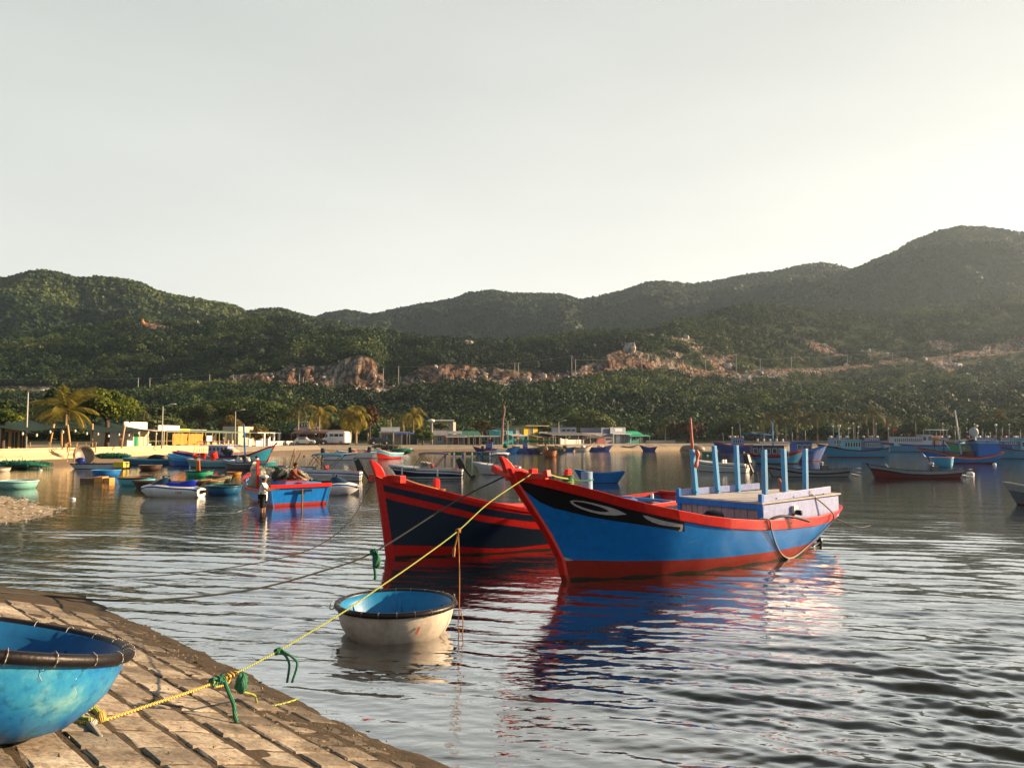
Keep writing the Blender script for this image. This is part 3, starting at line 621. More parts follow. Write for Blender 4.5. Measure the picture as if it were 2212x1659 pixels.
# ---------------------------------------------------------------- water
def watermat():
    m, nt, out = new_mat('harbour_water')
    tc = N(nt, 'ShaderNodeTexCoord'); mp = N(nt, 'ShaderNodeMapping'); mp.inputs['Scale'].default_value = (0.75, 1.5, 1); L(nt, tc.outputs['Object'], mp.inputs[0])
    n1 = N(nt, 'ShaderNodeTexNoise'); n1.inputs['Scale'].default_value = 5.5; n1.inputs['Detail'].default_value = 3; n1.inputs['Roughness'].default_value = .45; L(nt, mp.outputs[0], n1.inputs['Vector'])
    bp = N(nt, 'ShaderNodeBump'); bp.inputs['Strength'].default_value = 0.5; bp.inputs['Distance'].default_value = 0.014; L(nt, n1.outputs[0], bp.inputs['Height'])
    gl = N(nt, 'ShaderNodeBsdfGlossy'); gl.inputs['Roughness'].default_value = 0.03; gl.inputs['Color'].default_value = (0.95, 0.97, 1.0, 1); L(nt, bp.outputs[0], gl.inputs['Normal'])
    tr = N(nt, 'ShaderNodeBsdfTransparent'); tr.inputs['Color'].default_value = (0.74, 0.74, 0.58, 1)
    df = N(nt, 'ShaderNodeBsdfDiffuse'); df.inputs['Color'].default_value = (0.012, 0.020, 0.018, 1)
    m0 = N(nt, 'ShaderNodeMixShader'); m0.inputs[0].default_value = 0.12; L(nt, tr.outputs[0], m0.inputs[1]); L(nt, df.outputs[0], m0.inputs[2])
    lw = N(nt, 'ShaderNodeLayerWeight'); lw.inputs['Blend'].default_value = 0.5; L(nt, bp.outputs[0], lw.inputs['Normal']); fr = ramp(nt, lw.outputs['Facing'], [(0.35, 0.03), (0.50, 0.14), (0.58, 0.38), (0.71, 0.66), (0.86, 0.80), (1.0, 0.92)])
    mx = N(nt, 'ShaderNodeMixShader'); L(nt, fr.outputs[0], mx.inputs[0]); L(nt, m0.outputs[0], mx.inputs[1]); L(nt, gl.outputs[0], mx.inputs[2]); L(nt, mx.outputs[0], out.inputs[0])
    mx = N(nt, 'ShaderNodeMixShader'); L(nt, fr.outputs[0], mx.inputs[0]); L(nt, m0.outputs[0], mx.inputs[1]); L(nt, gl.outputs[0], mx.inputs[2]); L(nt, mx.outputs[0], out.inputs[0])
    return m
def water():
    # graded grid: fine ripples near the shore, coarser far out
    ds = 4.0 * (230 / 4.0) ** (np.linspace(0, 1, 1150)); tx = np.linspace(-0.95, 0.95, 620)
    T, D = np.meshgrid(tx, ds); X = T * D; Y = D
    rs = np.random.RandomState(1); z = np.zeros_like(X)
    wx = X + fbm(X / 4, Y / 4, 3) * 1.2; wy = Y + fbm(X / 5 + 9, Y / 2.5, 3) * 0.75
    near = np.exp(-D / 60)
    for i in range(14):
        lam = rs.uniform(0.13, 0.32); th = rs.normal(R(77), 0.35); k = 2 * np.pi / lam
        z += 0.0090 * lam * np.sin(k * (wx * np.cos(th) + wy * np.sin(th)) + rs.uniform(0, 6.28)) * np.clip(1.6 - D * 0.012 / lam, 0, 1)
    for i in range(16):
        lam = rs.uniform(0.24, 0.85); th = rs.normal(R(75), 0.17); k = 2 * np.pi / lam; ph = rs.uniform(0, 6.28)
        z += 0.0112 * lam * np.sin(k * (wx * np.cos(th) + wy * np.sin(th)) + ph) * np.clip(1.5 - D * 0.06 / lam * .35, 0, 1)
    for i in range(9):
        lam = rs.uniform(1.1, 3.2); th = rs.normal(R(70), 0.22); k = 2 * np.pi / lam
        z += 0.0024 * lam * np.sin(k * (wx * np.cos(th) + wy * np.sin(th)) + rs.uniform(0, 6.28))
    gust = 0.35 + 1.1 * np.clip(0.5 + fbm(X / 7 + 3, Y / 9, 3) * 2.2, 0, 1)
    z = z * gust * (np.exp(-(D / 17.0) ** 1.6) * 0.95 + 0.13 * np.exp(-D / 70) + 0.03)
    # calmer towards the slope edge
    sdist = (X + Y - 6.5) / math.sqrt(2); z = z * np.clip(0.35 + sdist * 0.25, 0.3, 1)
    V = np.stack([X, Y, z], -1).reshape(-1, 3); nr, nc = X.shape
    i = (np.arange(nr - 1)[:, None] * nc + np.arange(nc - 1)[None]).ravel()
    wmat = watermat()
    npmesh('water', V, np.stack([i, i + 1, i + nc + 1, i + nc], 1), [wmat], smooth=True, kind='structure')
    d0, d1, t0 = 4.0, 230.0, 0.95
    vs = [(-t0 * d0, d0, 0), (t0 * d0, d0, 0), (t0 * d1, d1, 0), (-t0 * d1, d1, 0), (-2500, d0, -.002), (2500, d0, -.002), (2500, d1, -.002), (-2500, d1, -.002), (-2500, -400, -.002), (2500, -400, -.002)]
    quick('outer_water', vs, [(8, 9, 5, 1, 0, 4), (4, 0, 3, 7), (1, 5, 6, 2)], wmat, kind='structure')
water()
# ---------------------------------------------------------------- haze
def haze():
    m, nt, out = new_mat('haze_air'); v = N(nt, 'ShaderNodeVolumePrincipled'); v.inputs['Color'].default_value = (0.62, 0.80, 1.0, 1); v.inputs['Density'].default_value = HAZE
    v.inputs['Anisotropy'].default_value = 0.45; L(nt, v.outputs[0], out.inputs['Volume'])
    b = MB(); b.box((0, 700, 199), (6400, 3000, 404.5), m); b.build('haze', kind='stuff')
HAZE = 0.00011
if HAZE: haze()
# ================================================================ hull builder
def II(pts):
    xs, ys = zip(*pts); return lambda x: float(np.interp(x, xs, ys))
class Hull:
    """hull in its own frame: x runs aft, the port/far side is +y.  xb / xe give the stem and stern profile against height,
    bd / wl the half breadth at the sheer and at the waterline against u (0 bow, 1 stern), sheer the rail height."""
    def __init__(s, xb, xe, bd, wl, sheer, zk=-0.5):
        s.xb, s.xe, s.bd, s.wl, s.sh, s.zk = II(xb), II(xe), II(bd), II(wl), II(sheer), zk
    def half(s, u, z):
        zs = s.sh(u); b = s.bd(u); w_ = min(s.wl(u), b * 0.985); t = max(0.0, (z - s.zk) / (zs - s.zk)); t0 = (0 - s.zk) / (zs - s.zk)
        p = math.log(max(w_ / b, 0.02)) / math.log(t0)
        return b * t ** max(p, 0.05)
    def x(s, u, z): a = s.xb(z); return a + (s.xe(z) - a) * u
    def pos(s, u, z, side=1): return Vector((s.x(u, z), side * s.half(u, z), z))
    def skin(s, rows, mats, n=40, cap=None, us=None):
        "rows: functions u -> z from the keel up to the sheer; mats: one material (or u -> material) per band"
        b = MB(); us = us or [i / n for i in range(n + 1)]
        for side in (-1, 1):
            rings = []
            for u in us:
                zs = [r(u) for r in rows]
                for j in range(1, len(zs)): zs[j] = max(zs[j], zs[j - 1] + 0.002)
                rings.append([s.pos(u, z, side) for z in zs])
            b.loft(rings, (lambda i, k: mats[k](us[i]) if callable(mats[k]) else mats[k]), closed=False, flip=side > 0)
        if cap:
            zs = [r(1.0) for r in rows]; P = [s.pos(1.0, z, -1) for z in zs]; Q = [s.pos(1.0, z, 1) for z in zs]
            for j in range(len(zs) - 1): b.add([P[j], Q[j], Q[j + 1], P[j + 1]], [(0, 3, 2, 1)][:1], mats[j](1.0) if callable(mats[j]) else (cap if cap is not True else mats[j]))
        return b
    def inner(s, dz, mat, deckmat, n=30, th=0.06, u0=0.03, u1=1.0):
        "inner lining and deck; dz: u -> deck height"
        b = MB(); us = [u0 + (u1 - u0) * i / n for i in range(n + 1)]
        for side in (-1, 1):
            rings = []
            for u in us:
                zt = s.sh(u) - 0.01; zd = min(dz(u), zt - 0.02)
                rings.append([Vector((s.x(u, zt), side * max(0.005, s.half(u, zt) - th), zt)), Vector((s.x(u, zd), side * max(0.004, s.half(u, zd) - th), zd)), Vector((s.x(u, zd), 0, zd))])
            b.loft(rings, [mat, deckmat], closed=False, flip=side < 0)
        return b
    def rail(s, mat, hh, th=0.09, proud=0.03, n=40, u0=0.0, u1=1.0, up=0.0, top=None, stern=True):
        "rubbing strake and rail round the sheer. hh: u -> depth of the band"
        b = MB(); us = [u0 + (u1 - u0) * i / n for i in range(n + 1)]; sides = []
        for side in (-1, 1):
            rings = []
            for u in us:
                zt = s.sh(u) + up; h = hh(u) if callable(hh) else hh; zb = s.sh(u) - h; ho = s.half(u, s.sh(u)); hb = s.half(u, zb)
                rings.append([Vector((s.x(u, zb), side * (hb + proud), zb)), Vector((s.x(u, s.sh(u)), side * (ho + proud), zt)), Vector((s.x(u, s.sh(u)), side * max(0.0, ho + proud - th), zt)),
                              Vector((s.x(u, zb), side * max(0.0, hb + proud - th), zb))])
            b.loft(rings, [mat, top or mat, mat, mat], closed=True, caps=True, smooth=False, flip=side < 0)
        return b
def letters(parent, text, pos, rz, size, mat, name='lettering', tilt=90, ext=0.002, width=None):
    "painted characters as thin solid text"
    c = bpy.data.curves.new(name, 'FONT'); c.body = text; c.size = size; c.extrude = ext; c.align_x = 'CENTER'; c.align_y = 'CENTER'
    c.materials.append(mat); o = bpy.data.objects.new(name, c); COL.objects.link(o); o.parent = parent
    bpy.context.view_layer.update(); me = bpy.data.meshes.new_from_object(o.evaluated_get(bpy.context.evaluated_depsgraph_get()))
    bpy.data.objects.remove(o); o = bpy.data.objects.new(name, me); COL.objects.link(o); o.parent = parent
    o.location = pos; o.rotation_euler = (R(tilt), 0, rz)
    return o
mBLUE = paint('blue_hull_paint', (0.004, 0.185, 0.60), 0.38, 0.45, 1.1, dirt=(0.01, 0.09, 0.34), plank=.19, scuff=(.10, .30, .55)); mRED = paint('red_rail_paint', (0.58, 0.012, 0.008), 0.4, 0.5, 2.2, dirt=(0.30, 0.02, 0.015), scuff=(.62, .16, .10))
mBOOT = paint('rusty_bottom_paint', (0.30, 0.020, 0.010), 0.55, 0.8, 1.6, dirt=(0.13, 0.035, 0.015), plank=.17, scuff=(.32, .13, .06)); mBLK = M(BLACK, .35, .15); mNAVY = paint('navy_hull_paint', (0.004, 0.014, 0.034), 0.4, 0.5, 1.2, dirt=(0.012, 0.018, 0.028), plank=.19, scuff=(.03, .045, .06))
mWHT = M(WHITE, .45, .35); mLILAC = paint('faded_lilac_blue_paint', (0.26, 0.33, 0.60), 0.5, 0.6, 2.0, dirt=(0.20, 0.20, 0.33), scuff=(.50, .50, .60)); mDECK = paint('bleached_deck', (0.55, 0.50, 0.46), 0.8, 0.5, 2.0, dirt=(0.33, 0.27, 0.24))
mPLANK = paint('pink_grey_planks', (0.42, 0.30, 0.32), 0.7, 0.6, 1.2, dirt=(0.22, 0.13, 0.13)); mPOLE = paint('light_blue_post_paint', (0.07, 0.32, 0.60), 0.45, 0.7, 4.0, dirt=(0.12, 0.22, 0.32), scuff=(.42, .46, .46))
mINB = paint('inner_blue_paint', (0.03, 0.22, 0.52), 0.5, 0.4, 2); mRUB = paint('black_rubber', (0.012, 0.011, 0.012), 0.55, 0.3, 5); mPLASTIC = paint('red_plastic_wrap', (0.45, 0.13, 0.10), 0.45, 0.6, 7, dirt=(.28, .04, .03))
def ropemat(name, a, c):
    if name in _mats: return _mats[name]
    m, nt, out = new_mat(name); b = N(nt, 'ShaderNodeBsdfPrincipled'); b.inputs['Roughness'].default_value = 0.8
    tc = N(nt, 'ShaderNodeTexCoord'); wv = N(nt, 'ShaderNodeTexWave'); wv.inputs['Scale'].default_value = 28; wv.inputs['Distortion'].default_value = 1.5; L(nt, tc.outputs['Object'], wv.inputs['Vector'])
    r = ramp(nt, wv.outputs[0], [(0.2, tuple(q * .4 for q in a)), (0.5, a), (0.85, c)]); L(nt, r.outputs[0], b.inputs['Base Color'])
    bp = N(nt, 'ShaderNodeBump'); bp.inputs['Strength'].default_value = .8; bp.inputs['Distance'].default_value = .006; L(nt, wv.outputs[0], bp.inputs['Height']); L(nt, bp.outputs[0], b.inputs['Normal'])
    L(nt, b.outputs[0], out.inputs[0]); _mats[name] = m; return m
rpYG = ropemat('yellow_green_rope', (0.26, 0.33, 0.05), (0.42, 0.48, 0.10)); rpY = ropemat('yellow_rope', (0.55, 0.33, 0.05), (0.72, 0.50, 0.12)); rpG = ropemat('green_rope', (0.01, 0.13, 0.07), (0.03, 0.27, 0.14))
rpO = ropemat('orange_rope', (0.42, 0.16, 0.04), (0.55, 0.26, 0.07)); rpD = ropemat('dark_rope', (0.02, 0.022, 0.022), (0.05, 0.06, 0.055)); rpW = ropemat('grey_rope', (0.36, 0.34, 0.30), (0.5, 0.48, 0.44))

# ================================================================ hero boat (blue, with painted eye)
HB = Vector((1.07, 16.3, 0)); HA = R(36)
hero = thing('fishing_boat', 'large blue wooden fishing boat with thick red rail and a painted eye on its bow', 'boat', HB, HA)
_XB = II([(-.6, .45), (0, .06), (.42, -.04), (1.0, -.40), (1.5, -.80), (2.1, -1.28), (2.45, -1.42)]); _XE = II([(-.6, 7.6), (0, 8.45), (.3, 8.8), (.7, 9.35), (1.1, 9.75), (2, 10.0)])
_SH = II([(-1.38, 2.33), (-.98, 2.22), (-.33, 2.03), (.1, 1.91), (.61, 1.76), (1.3, 1.59), (1.95, 1.45), (2.8, 1.29), (3.7, 1.16), (4.75, 1.06), (5.96, 1.0), (7.4, 0.98), (8.5, 1.03), (9.75, 1.13)])
def U_(s, z=None):
    z = _SH(s) if z is None else z; return min(1.0, max(0.0, (s - _XB(z)) / (_XE(z) - _XB(z))))
H1 = Hull([(-.6, .45), (0, .06), (.42, -.04), (1.0, -.40), (1.5, -.80), (2.1, -1.28), (2.45, -1.42)], [(-.6, 7.6), (0, 8.45), (.3, 8.8), (.7, 9.35), (1.1, 9.75), (2, 10.0)],
          [(U_(a), b) for a, b in [(-1.38, .07), (-.8, .43), (0, .84), (1, 1.19), (2, 1.38), (3.5, 1.48), (5, 1.45), (6.5, 1.35), (7.5, 1.27), (8.4, 1.12), (9, .90), (9.4, .66), (9.65, .38), (9.75, .10)]],
          [(0, .05), (U_(1, 0), .50), (U_(2, 0), .82), (U_(3, 0), 1.0), (U_(5, 0), 1.12), (U_(6.5, 0), 1.0), (U_(7.5, 0), .74), (U_(8.2, 0), .36), (1, .07)],
          [(U_(a), z) for a, z in [(-1.38, 2.33), (-.98, 2.22), (-.33, 2.03), (.1, 1.91), (.61, 1.76), (1.3, 1.59), (1.95, 1.45), (2.8, 1.29), (3.7, 1.16), (4.75, 1.06), (5.96, 1.0), (7.4, 0.98), (8.5, 1.03), (9.75, 1.13)]], -.55)
rh = II([(0, .20), (U_(-.3), .21), (U_(.64), .22), (U_(2.3), .22), (1, .22)])
bootz = II([(0, .44), (U_(1, .39), .39), (U_(2.7, .3), .32), (U_(4, .3), .28), (U_(6, .3), .27), (1, .30)])
blk = II([(0, 2.0)] + [(U_(a, z), z) for a, z in [(-.9, 1.74), (-.5, 1.55), (.18, 1.36), (.69, 1.26), (1.49, 1.12), (2.35, .96), (2.6, .9)]] + [(1, .6)])
UE = U_(2.32, 1.05); US = sorted(set([i / 60 for i in range(61)] + [UE]))
mSCUM = paint('waterline_scum', (.030, .022, .012), .7, .8, 5, dirt=(.008, .007, .004))
rows = [lambda u: -.5, lambda u: -.25, lambda u: 0.045 + .02 * math.sin(u * 47), bootz, lambda u: bootz(u) + (blk(u) - bootz(u)) * .35, lambda u: bootz(u) + (blk(u) - bootz(u)) * .7, blk, lambda u: H1.sh(u) - rh(u), H1.sh]
hk = H1.skin(rows, [mSCUM, mSCUM, mBOOT, mBLUE, mBLUE, mBLUE, lambda u: mBLK if u < UE - 1e-6 else mBLUE, mRED], us=US)
hk.build('hull', hero)
H1.rail(mRED, lambda u: rh(u), th=.12, proud=.035, n=56, u0=.012, up=.015, top=mRED).build('gunwale', hero, bevel=.012)
H1.inner(lambda u: II([(0, 2.0), (.12, 1.62), (.2, 1.3), (.35, .75), (1, .62)])(u), mINB, mDECK).build('deck', hero)
# stem post with its upright horn
b = MB(); zs = [-.55, -.2, .1, .42, .8, 1.2, 1.6, 2.0, 2.35]; rings = []
for z in zs:
    x0 = H1.xb(z); w_ = .075 + .012 * max(z, 0); rings.append([(x0 + .20, -w_, z), (x0 - .05, -w_, z + .02), (x0 - .14, 0, z + .03), (x0 - .05, w_, z + .02), (x0 + .20, w_, z)])
b.loft(rings, lambda i, k: mBOOT if zs[i] < .1 else mRED, closed=True, caps=True, smooth=False)
b.build('stem_post', hero, bevel=.01)
b = MB(); prof = [(-1.40, 2.18, .16), (-1.41, 2.28, .15), (-1.45, 2.38, .145), (-1.50, 2.47, .12), (-1.57, 2.56, .085), (-1.62, 2.61, .03)]; rings = []
for x0, z, t_ in prof: rings.append([(x0 - t_ * .55, -.065, z), (x0 + t_ * 1.0, -.065, z - .0), (x0 + t_ * 1.0, .065, z), (x0 - t_ * .55, .065, z)])
b.loft(rings, mRED, closed=True, caps=True, smooth=False); b.build('stem_horn', hero, bevel=.014)
# bow beams: athwart timber with raised ends, breast piece and cleat
b = MB()
b.bar((-1.02, -.74, 2.22), (-1.14, .0, 2.20), .11, .12, mRED); b.bar((-1.02, -.68, 2.26), (-1.01, -.80, 2.29), .12, .14, mRED)
b.bar((-1.14, .0, 2.20), (-1.10, .82, 2.26), .11, .12, mRED); b.bar((-1.10, .80, 2.28), (-1.09, 1.0, 2.33), .12, .15, mRED); b.box((-.98, -.25, 2.30), (.16, .12, .12), mRED)
b.build('bow_beam', hero, bevel=.012)
b = MB(); rings = []
for i in range(9):
    t = i / 8; x_ = -1.25 + t * .62; z = 2.17 + .18 * math.sin(math.pi * (0.15 + .8 * t)); rings.append([(x_, .22, 2.1), (x_, .34, 2.1), (x_, .34, z), (x_, .22, z)])
b.loft(rings, mRED, caps=True, smooth=False); b.build('breast_hook', hero, bevel=.01)
def post(mb, p, w_, z1, mat, lean=(0, 0), w2=None):
    mb.bar(p, (p[0] + lean[0], p[1] + lean[1], z1), w_, w_, mat, up=(1, 0, 0), w2=w2, h2=w2)
b = MB(); post(b, (.04, -.12, 1.4), .14, 2.27, mRED, w2=.13); b.box((.04, -.12, 2.29), (.10, .10, .06), mRED); b.build('mooring_bitt', hero, bevel=.012)
b = MB(); b.tube([(.66, -.02, 1.0), (.66, -.02, 2.24)], .125, paint('grey_blue_wood', (.22, .33, .48), .6, .7, 3, dirt=(.42, .36, .33)), n=14); b.build('samson_post', hero)
# wheel-house: low box with deck roof, planked front, side walls
cz = 1.42; CAB = [(4.98, -1.30), (5.04, 1.28), (8.65, .90), (8.65, -.98)]
def lz(x): return cz + (x - 4.98) * .012
b = MB()
f0, f1, a1, a0 = [Vector((x, y, 0)) for x, y in CAB]
zb = .55
def wall(mb, p, q, z0, z1, z2, mat, th=.04):
    n = (q - p).cross(Vector((0, 0, 1))).normalized() * th
    P = [p + Vector((0, 0, z0)), q + Vector((0, 0, z0)), q + Vector((0, 0, z2)), p + Vector((0, 0, z1))]; Q = [v + n for v in P]
    mb.add(P + Q, [(0, 1, 2, 3), (7, 6, 5, 4), (0, 4, 5, 1), (1, 5, 6, 2), (2, 6, 7, 3), (3, 7, 4, 0)], mat)
wall(b, f0, a0, .90, cz - .03, lz(8.35) - .03, mLILAC); wall(b, a1, f1, .90, lz(8.35) - .03, cz - .03, mLILAC); wall(b, a0, a1, .95, lz(8.35) - .03, lz(8.35) - .03, mLILAC)
b.build('cabin_wall', hero)
b = MB(); n_ = 13
for i in range(n_):
    y0 = -1.24 + i * 2.48 / n_; b.box((5.03 + (i % 2) * .006, y0 + 1.24 / n_, (zb + cz) / 2 - .08), (.03, 2.44 / n_ - .012, cz - zb - .16), mPLANK)
b.build('cabin_front', hero)
b = MB(); b.box((4.99, 0, cz - .07), (.09, 2.66, .16), mBLUE); b.box((4.98, -1.26, 1.0), (.09, .11, .85), mBLUE); b.box((5.0, 1.24, 1.0), (.09, .11, .85), mBLUE)
b.build('cabin_front_frame', hero, bevel=.006)
b = MB(); b.box((4.985, .52, 1.02), (.05, .62, .05), mPLANK); b.box((4.985, .52, .88), (.05, .07, .42), mPLANK, rx=R(48)); b.box((4.985, .86, .98), (.05, .05, .5), mPLANK); b.build('cabin_door', hero)
b = MB(); b.add([(4.92, -1.36, cz), (4.95, 1.34, cz), (8.78, .94, lz(8.5)), (8.78, -1.02, lz(8.5)), (4.92, -1.36, cz + .035), (4.95, 1.34, cz + .035), (8.78, .94, lz(8.5) + .035), (8.78, -1.02, lz(8.5) + .035)],
      [(3, 2, 1, 0), (4, 5, 6, 7), (0, 1, 5, 4), (1, 2, 6, 5), (2, 3, 7, 6), (3, 0, 4, 7)], mDECK); b.build('cabin_roof', hero)
for sgn, ya, yb, xe_ in ((-1, -1.28, -1.0, 8.3), (1, 1.26, .98, 8.0)):
    b = MB(); b.bar((5.04, ya, cz + .12), (xe_, yb, cz + .19), .05, .17, mLILAC); b.box((4.98, ya, cz + .12), (.09, .10, .22), mBLUE); b.build('roof_coaming', hero, bevel=.006)
# six posts rising from the roof edges
posts = [(5.36, -1.12, 2.68, (.0, .0)), (6.24, -1.07, 2.69, (-.03, 0)), (7.20, -1.0, 2.69, (.03, 0)), (5.50, 1.12, 2.76, (-.10, .02)), (6.36, 1.09, 2.75, (-.10, .03)), (7.12, 1.02, 2.76, (-.05, .0))]
for k, (x_, y_, zt, ln) in enumerate(posts):
    b = MB(); post(b, (x_, y_, cz + .02), .115, zt - (.0 if k != 3 else .10), mPOLE, ln, w2=.105); b.tube([(x_ - .07, y_ - .07, cz + .12), (x_ - .02, y_ - .02, cz + .12)], .02, mRUB); b.build('roof_post', hero, bevel=.008)
px_, py_, zt_, ln_ = posts[3]
b = MB(); q = Vector((px_ + ln_[0], py_ + ln_[1], 2.56)); b.tube([q, q + Vector((.0, 0, .25)), q + Vector((-.02, .01, .55)), q + Vector((-.03, .01, .88)), q + Vector((-.03, .01, .95))], [.038, .042, .036, .026, .010], mPLASTIC, n=7); b.build('wrapped_pole', hero)
b = MB(); c = Vector((px_ + ln_[0] + .04, py_ - .10, 2.50))
rings = []
for i in range(8):
    t = i / 7; wv = .05 + .10 * math.sin(2.6 * t + .3); wv *= .45 + .2 * math.sin(9 * t); rings.append([c + Vector((.04 * math.sin(5 * t) + wv * math.cos(a) * (1 + .35 * math.sin(3 * a + 5 * t)), wv * .6 * math.sin(a), .16 - .48 * t)) for a in [k * math.pi / 4 for k in range(8)]])
b.loft(rings, mPLASTIC, caps=True); b.build('cloth_wrap', hero)
# exhaust elbow, flexible hose, stern rail fitting, ladder-like hook, bolts
side = lambda x, z, o=.0: Vector((x, -1.30 + (x - 4.98) * (.32 / 3.67) - o, z))
b = MB(); b.box(side(6.35, 1.22, .05), (.2, .12, .18), mWHT, rz=R(6)); b.tube([side(6.35, 1.16, .06), side(6.38, 1.14, .24)], .065, mBLK, n=10); b.tube([side(6.30, 1.12, .06), side(6.28, .78, .03)], .035, paint('rust', (.40, .11, .03), .9, .6, 8), n=6); b.build('exhaust_outlet', hero)
b = MB(); b.tube(smooth_pts([(5.0, -1.30, .85), (5.1, -1.36, 1.02), (5.5, -1.44, 1.12), (6.0, -1.50, 1.06), (6.45, -1.58, .95)]), .032, mRUB, n=8); b.build('rubber_hose', hero)
b = MB(); b.tube([(8.35, -.75, lz(8.4)), (8.42, -.85, 1.62), (8.60, -.72, 1.62), (8.62, -.7, 1.40)], .025, paint('rusty_steel', (.25, .09, .06), .7, .6, 9)); b.build('stern_hook', hero); b = MB(); b.tube([(7.9, .2, 1.5), (7.9, .2, 1.72), (7.94, .3, 1.83), (8.02, .3, 1.76)], .045, paint('rusty_steel', (.25, .09, .06), .7, .6, 9)); b.build('stern_fitting', hero)
for x_ in (5.6, 6.4, 7.2, 7.9): b = MB(); b.tube([side(x_, cz + .10, -.015), side(x_, cz + .10, .025)], .018, mRUB, n=6); b.build('bolt', hero)
b = MB(); b.blob((4.35, -.35, 1.02), (.30, .26, .24), mBLK, 3, .1); b.blob((4.45, -1.05, .92), (.16, .16, .16), mBLK, 5, .1); b.build('engine_tarp', hero)
b = MB(); b.tube([(8.25, -.3, -.15), (8.75, -.2, .02), (9.15, -.16, .10)], .03, mBLK); b.blob((9.1, -.16, .10), (.09, .06, .10), mBLK, 9, .2); b.build('rudder', hero)
# painted eye and blade, laid on the hull skin
from mathutils.bvhtree import BVHTree
def decal(parent, me_b, origin, ang, polys, mat, name, lift=.004, label=None):
    "flat paint: each poly is a strip of paired pixel points (upper, lower edge) dropped onto the hull skin"
    bv = BVHTree.FromPolygons([Vector(v) for v in me_b.v], me_b.f); inv = Matrix.Rotation(-ang, 4, 'Z') @ Matrix.Translation(-Vector(origin)); b = MB()
    def hit(x, y):
        d = ray(x, y); o = inv @ Vector((0, 0, CAMZ)); dd = (inv.to_3x3() @ d).normalized(); h = bv.ray_cast(o, dd)
        return h[0] - dd * lift if h[0] else None
    for up, lo in polys:
        up = dens2(up); lo = dens2(lo); m = 4; rows_ = []
        for (a, c) in zip(up, lo): rows_.append([hit(a[0] + (c[0] - a[0]) * k / m, a[1] + (c[1] - a[1]) * k / m) for k in range(m + 1)])
        rows_ = [r_ for r_ in rows_ if all(p is not None for p in r_)]
        b.loft(rows_, mat, closed=False, smooth=True)
    o = b.build(name, parent)
    if label: o['label'] = label
    return o
def dens2(p, n=4):
    o = []
    for a, c in zip(p[:-1], p[1:]):
        for k in range(n): o.append((a[0] + (c[0] - a[0]) * k / n, a[1] + (c[1] - a[1]) * k / n))
    return o + [p[-1]]
Z4 = lambda pts: [(1092 + .1975 * a, 808.1 + .1975 * c) for a, c in pts]
o_up = Z4([(705, 1390), (725, 1381), (760, 1380), (850, 1388), (960, 1410), (1080, 1440), (1180, 1468), (1250, 1495), (1325, 1532)])
o_lo = Z4([(705, 1392), (722, 1415), (760, 1443), (830, 1475), (930, 1507), (1020, 1528), (1100, 1540), (1200, 1545), (1325, 1534)])
i_up = Z4([(735, 1398), (748, 1393), (780, 1393), (850, 1402), (930, 1420), (1010, 1443), (1070, 1464), (1110, 1483), (1133, 1500)])
i_lo = Z4([(735, 1400), (750, 1414), (785, 1432), (850, 1458), (920, 1480), (980, 1495), (1040, 1505), (1090, 1508), (1133, 1502)])
mEYE = paint('eye_white_paint', (.50, .48, .47), .5, .4, 6)
decal(hero, hk, HB, HA, [(o_up, o_lo)], mEYE, 'painted_eye'); decal(hero, hk, HB, HA, [(i_up, i_lo)], mBLK, 'painted_pupil', .0075)
Z2 = lambda pts: [(1337.7 + .2468 * a, 873.6 + .2468 * c) for a, c in pts]
decal(hero, hk, HB, HA, [(Z2([(205, 970), (240, 975), (290, 990), (350, 1008), (420, 1025), (500, 1040), (560, 1050)]), Z2([(208, 975), (240, 1003), (290, 1030), (350, 1050), (420, 1062), (480, 1068), (535, 1072)])),
                         (Z2([(537, 1048), (535, 1080), (535, 1108)]), Z2([(560, 1050), (556, 1080), (550, 1108)])), (Z2([(523, 1092), (523, 1108)]), Z2([(550, 1108), (538, 1111)]))], mEYE, 'painted_blade')
Z1 = lambda pts: [(791.8 + .2468 * a, 928.3 + .2468 * c) for a, c in pts]
decal(hero, hk, HB, HA, [(Z1([(1628, 1078), (1680, 1095), (1740, 1115), (1808, 1140)]), Z1([(1665, 1146), (1700, 1146), (1750, 1145), (1808, 1143)]))], mEYE, 'painted_bow_patch')
def W1(x, y, z): return Matrix.Translation(HB) @ Matrix.Rotation(HA, 4, 'Z') @ Vector((x, y, z))

# ================================================================ red and black boat behind
RB = Vector((-3.06, 19.3, 0)); RA = R(34)
redb = thing('fishing_boat', 'red and black striped wooden boat with a plain red horn, moored behind the blue one', 'boat', RB, RA)
V_ = lambda s: (s + .3) / 10.7
H2 = Hull([(-.6, .25), (0, .02), (.3, .0), (1.0, -.10), (1.5, -.18), (2.1, -.30)], [(-.6, 9.6), (0, 10.0), (1.2, 10.4)],
          [(V_(a), b) for a, b in [(-.3, .08), (.4, .5), (1.2, .88), (2.4, 1.2), (3.5, 1.35), (5, 1.42), (7, 1.35), (9, 1.2), (10.4, 1.05)]],
          [(0, .06), (V_(1), .5), (V_(2), .82), (V_(3), .98), (V_(5), 1.15), (V_(8), 1.0), (1, .85)],
          [(V_(a), z) for a, z in [(-.3, 2.0), (.2, 1.89), (1.16, 1.6), (2.0, 1.38), (3.13, 1.15), (4.5, 1.0), (6.5, .98), (8.5, 1.05), (10.4, 1.16)]], -.55)
P_ = lambda pts: II([(V_(a), z) for a, z in pts])
n1t = P_([(-.3, 1.82), (-.17, 1.78), (2.0, 1.19), (3.18, .98), (4.5, .84), (10.4, .98)]); n1b = P_([(-.3, 1.66), (-.14, 1.61), (2.0, 1.0), (3.26, .80), (4.5, .68), (10.4, .8)])
